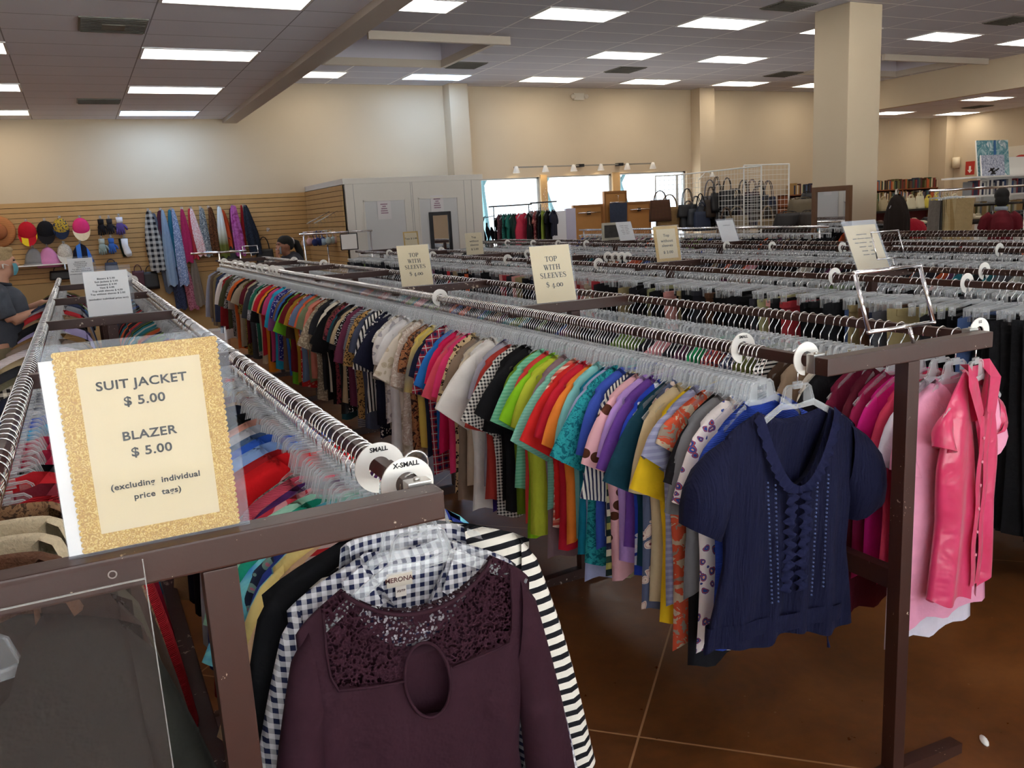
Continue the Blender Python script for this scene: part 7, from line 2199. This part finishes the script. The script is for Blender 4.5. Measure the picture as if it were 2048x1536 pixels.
def woman():
    t = empty('person', (2.76, 12.98, 0)); tag(t, 'person in dark grey shirt with black ponytail, hand at face, beside the slat wall', 'person')
    t.rotation_euler = (0, 0, PI + .25)
    hz = 1.50

    body = [head_parts(hz, 1.12)]
    m = MB(); m.tube([(-.07, 0, 1.27), (-.045, 0, 1.35), (-.012, 0, 1.44)], [.07, .056, .055], 12); body.append(m)
    m = MB(); m.tube([(-.10, 0, .80), (-.10, 0, .95), (-.10, 0, 1.10), (-.10, 0, 1.22), (-.085, 0, 1.30)], [.15, .14, .145, .135, .07], 16, True, (1.2, .9)); body.append(m)
    for s in (-1, 1):
        m = MB(); el = Vector((.13, s * .20, 1.10)) if s > 0 else Vector((.03, -.23, 1.0)); wr = Vector((.145, .06, 1.37)) if s > 0 else Vector((.25, -.16, 1.02))
        m.tube([(-.09, s * .16, 1.27), el.lerp(Vector((-.09, s * .16, 1.27)), .5) + Vector((0, s * .02, 0)), el], [.06, .052, .043], 10)
        m.tube([el, el.lerp(wr, .5), wr], [.043, .038, .026], 10); body.append(m)
        body.append(hand(wr, (-.25, -.1, 1) if s > 0 else (1, .1, .1), (1, 0, .2) if s > 0 else (0, 0, 1), .95))
        m = MB(); m.tube([(-.10, s * .09, .84), (-.08, s * .095, .48), (-.10, s * .095, .08)], [.105, .075, .048], 12); body.append(m)
        m = MB(); m.tube([(-.11, s * .095, .045), (-.02, s * .10, .04), (.08, s * .10, .03)], [.045, .045, .03], 10); body.append(m)
    join_remesh('body', body, M_SKINB, t, .011)
    sh = MB(); sh.tube([(-.11, 0, .78), (-.105, 0, .95), (-.105, 0, 1.12), (-.10, 0, 1.26), (-.09, 0, 1.34), (-.075, 0, 1.385)], [.185, .17, .17, .165, .12, .07], 18, True, (1.2, .92)); parts = [sh]
    for s in (-1, 1):
        e_ = (.06, s * .205, 1.15) if s > 0 else (-.02, s * .225, 1.10)
        m = MB(); m.tube([(-.095, s * .12, 1.31), (-.075, s * .19, 1.27), e_], [.075, .075, .066], 12); parts.append(m)
    join_remesh('shirt', parts, fabric('solid', '#3c3d46'), t, .014)
    tr = MB(); tr.tube([(-.105, 0, .92), (-.105, 0, .80), (-.10, 0, .72)], [.165, .17, .15], 16, True, (1.2, .95)); parts = [tr]
    for s in (-1, 1):
        m = MB(); m.tube([(-.10, s * .09, .80), (-.08, s * .10, .46), (-.10, s * .10, .05)], [.115, .09, .075], 12); parts.append(m)
    join_remesh('trousers', parts, fabric('solid', '#22242e'), t, .014)
    m = MB(); m.ellipsoid((-.03, 0, hz + .055), (.122, .098, .098), 18, 10); m.ellipsoid((-.09, 0, hz + .01), (.07, .085, .085), 14, 8)
    m.tube([(-.13, 0, hz + .05), (-.20, 0, hz + .03), (-.25, 0, hz - .10), (-.26, 0, hz - .25), (-.24, 0, hz - .36)], [.05, .055, .055, .045, .015], 12)
    join_remesh('hair', [m], plain('black_hair', '#0d0b0a', .75, noise=.3, nscale=70, bump=.8), t, .008, 2)
    m = MB(); vs = []
    for j in range(7):
        for i in range(9):
            u = -1 + i / 4; v = j / 6
            vs.append((.088 + .048 * math.cos(u * 1.3) * math.sin(PI * (.25 + .6 * v)) - .014, .078 * math.sin(u * 1.35), hz - .01 - .105 * v))
    m.add(vs, [(j * 9 + i, j * 9 + i + 1, (j + 1) * 9 + i + 1, (j + 1) * 9 + i) for j in range(6) for i in range(8)]); m.build('face_mask', fabric('solid', '#9aa4b0'), t, True)
    for s in (-1, 1):
        MB().ellipsoid((.098, s * .033, hz + .022), (.010, .014, .008), 8, 5).build('eye', MATS['eye_dark'], t, True)
        MB().ellipsoid((-.01, s * .10, .032), (.12, .05, .04), 12, 6).build('shoe', M_DARK, t, True)
    MB().tube([(-.145, .05 * math.cos(2 * PI * k / 12), hz + .05 + .05 * math.sin(2 * PI * k / 12)) for k in range(13)], .010, 6, False).build('hair_tie', plain('pale_tie', '#c9c2c4', .7), t, True)
woman()

def shopper():
    t = empty('person', (12.83, 8.6, 0)); tag(t, 'person in a maroon shirt with dark hair seen from behind at the far right', 'person')
    t.rotation_euler = (0, 0, .75)
    hz = 1.62
    body = [head_parts(hz, 1.05)]
    m = MB(); m.tube([(-.04, 0, 1.36), (-.03, 0, 1.44), (-.01, 0, 1.55)], [.07, .06, .056], 12); body.append(m)
    m = MB(); m.tube([(-.06, 0, .86), (-.06, 0, 1.05), (-.06, 0, 1.22), (-.06, 0, 1.38)], [.16, .155, .155, .08], 16, True, (1.25, .9)); body.append(m)
    for s in (-1, 1):
        m = MB(); el = Vector((.02, s * .25, 1.08)); wr = Vector((.22, s * .17, 1.10))
        m.tube([(-.06, s * .18, 1.36), (-.03, s * .225, 1.22), el], [.065, .055, .045], 10); m.tube([el, el.lerp(wr, .5), wr], [.045, .04, .028], 10); body.append(m)
        body.append(hand(wr, (1, 0, 0), (0, 0, 1)))
        m = MB(); m.tube([(-.06, s * .10, .90), (-.05, s * .10, .50), (-.06, s * .10, .08)], [.11, .08, .05], 12); body.append(m)
        m = MB(); m.tube([(-.07, s * .10, .045), (.02, s * .105, .04), (.11, s * .11, .03)], [.045, .045, .03], 10); body.append(m)
    join_remesh('body', body, M_SKINB, t, .012)
    sh = MB(); sh.tube([(-.065, 0, .84), (-.065, 0, 1.05), (-.065, 0, 1.24), (-.06, 0, 1.36), (-.045, 0, 1.41)], [.20, .185, .18, .14, .085], 18, True, (1.25, .92)); parts = [sh]
    for s in (-1, 1):
        m = MB(); m.tube([(-.06, s * .13, 1.36), (-.045, s * .21, 1.30), (-.01, s * .25, 1.14)], [.08, .082, .075], 12); parts.append(m)
    join_remesh('shirt', parts, fabric('solid', '#6a1c26'), t, .014)
    tr = MB(); tr.tube([(-.065, 0, .95), (-.065, 0, .80)], [.18, .18], 16, True, (1.2, .95)); parts = [tr]
    for s in (-1, 1):
        m = MB(); m.tube([(-.06, s * .10, .85), (-.05, s * .10, .48), (-.06, s * .10, .05)], [.12, .095, .08], 12); parts.append(m)
    join_remesh('trousers', parts, fabric('solid', '#22242e'), t, .015)
    m = MB(); m.ellipsoid((-.02, 0, hz + .045), (.122, .105, .11), 18, 10); m.ellipsoid((-.06, 0, hz - .04), (.09, .10, .11), 14, 8)
    join_remesh('hair', [m], MATS['black_hair'], t, .008, 2)
    MB().lathe([(.088, 0), (.092, .05), (.082, .07)], 18, (-.035, 0, 1.42)).build('grey_collar', fabric('solid', '#98a2ac'), t, True)
    for s in (-1, 1):
        MB().ellipsoid((.02, s * .105, .032), (.13, .05, .04), 12, 6).build('shoe', M_DARK, t, True)
shopper()
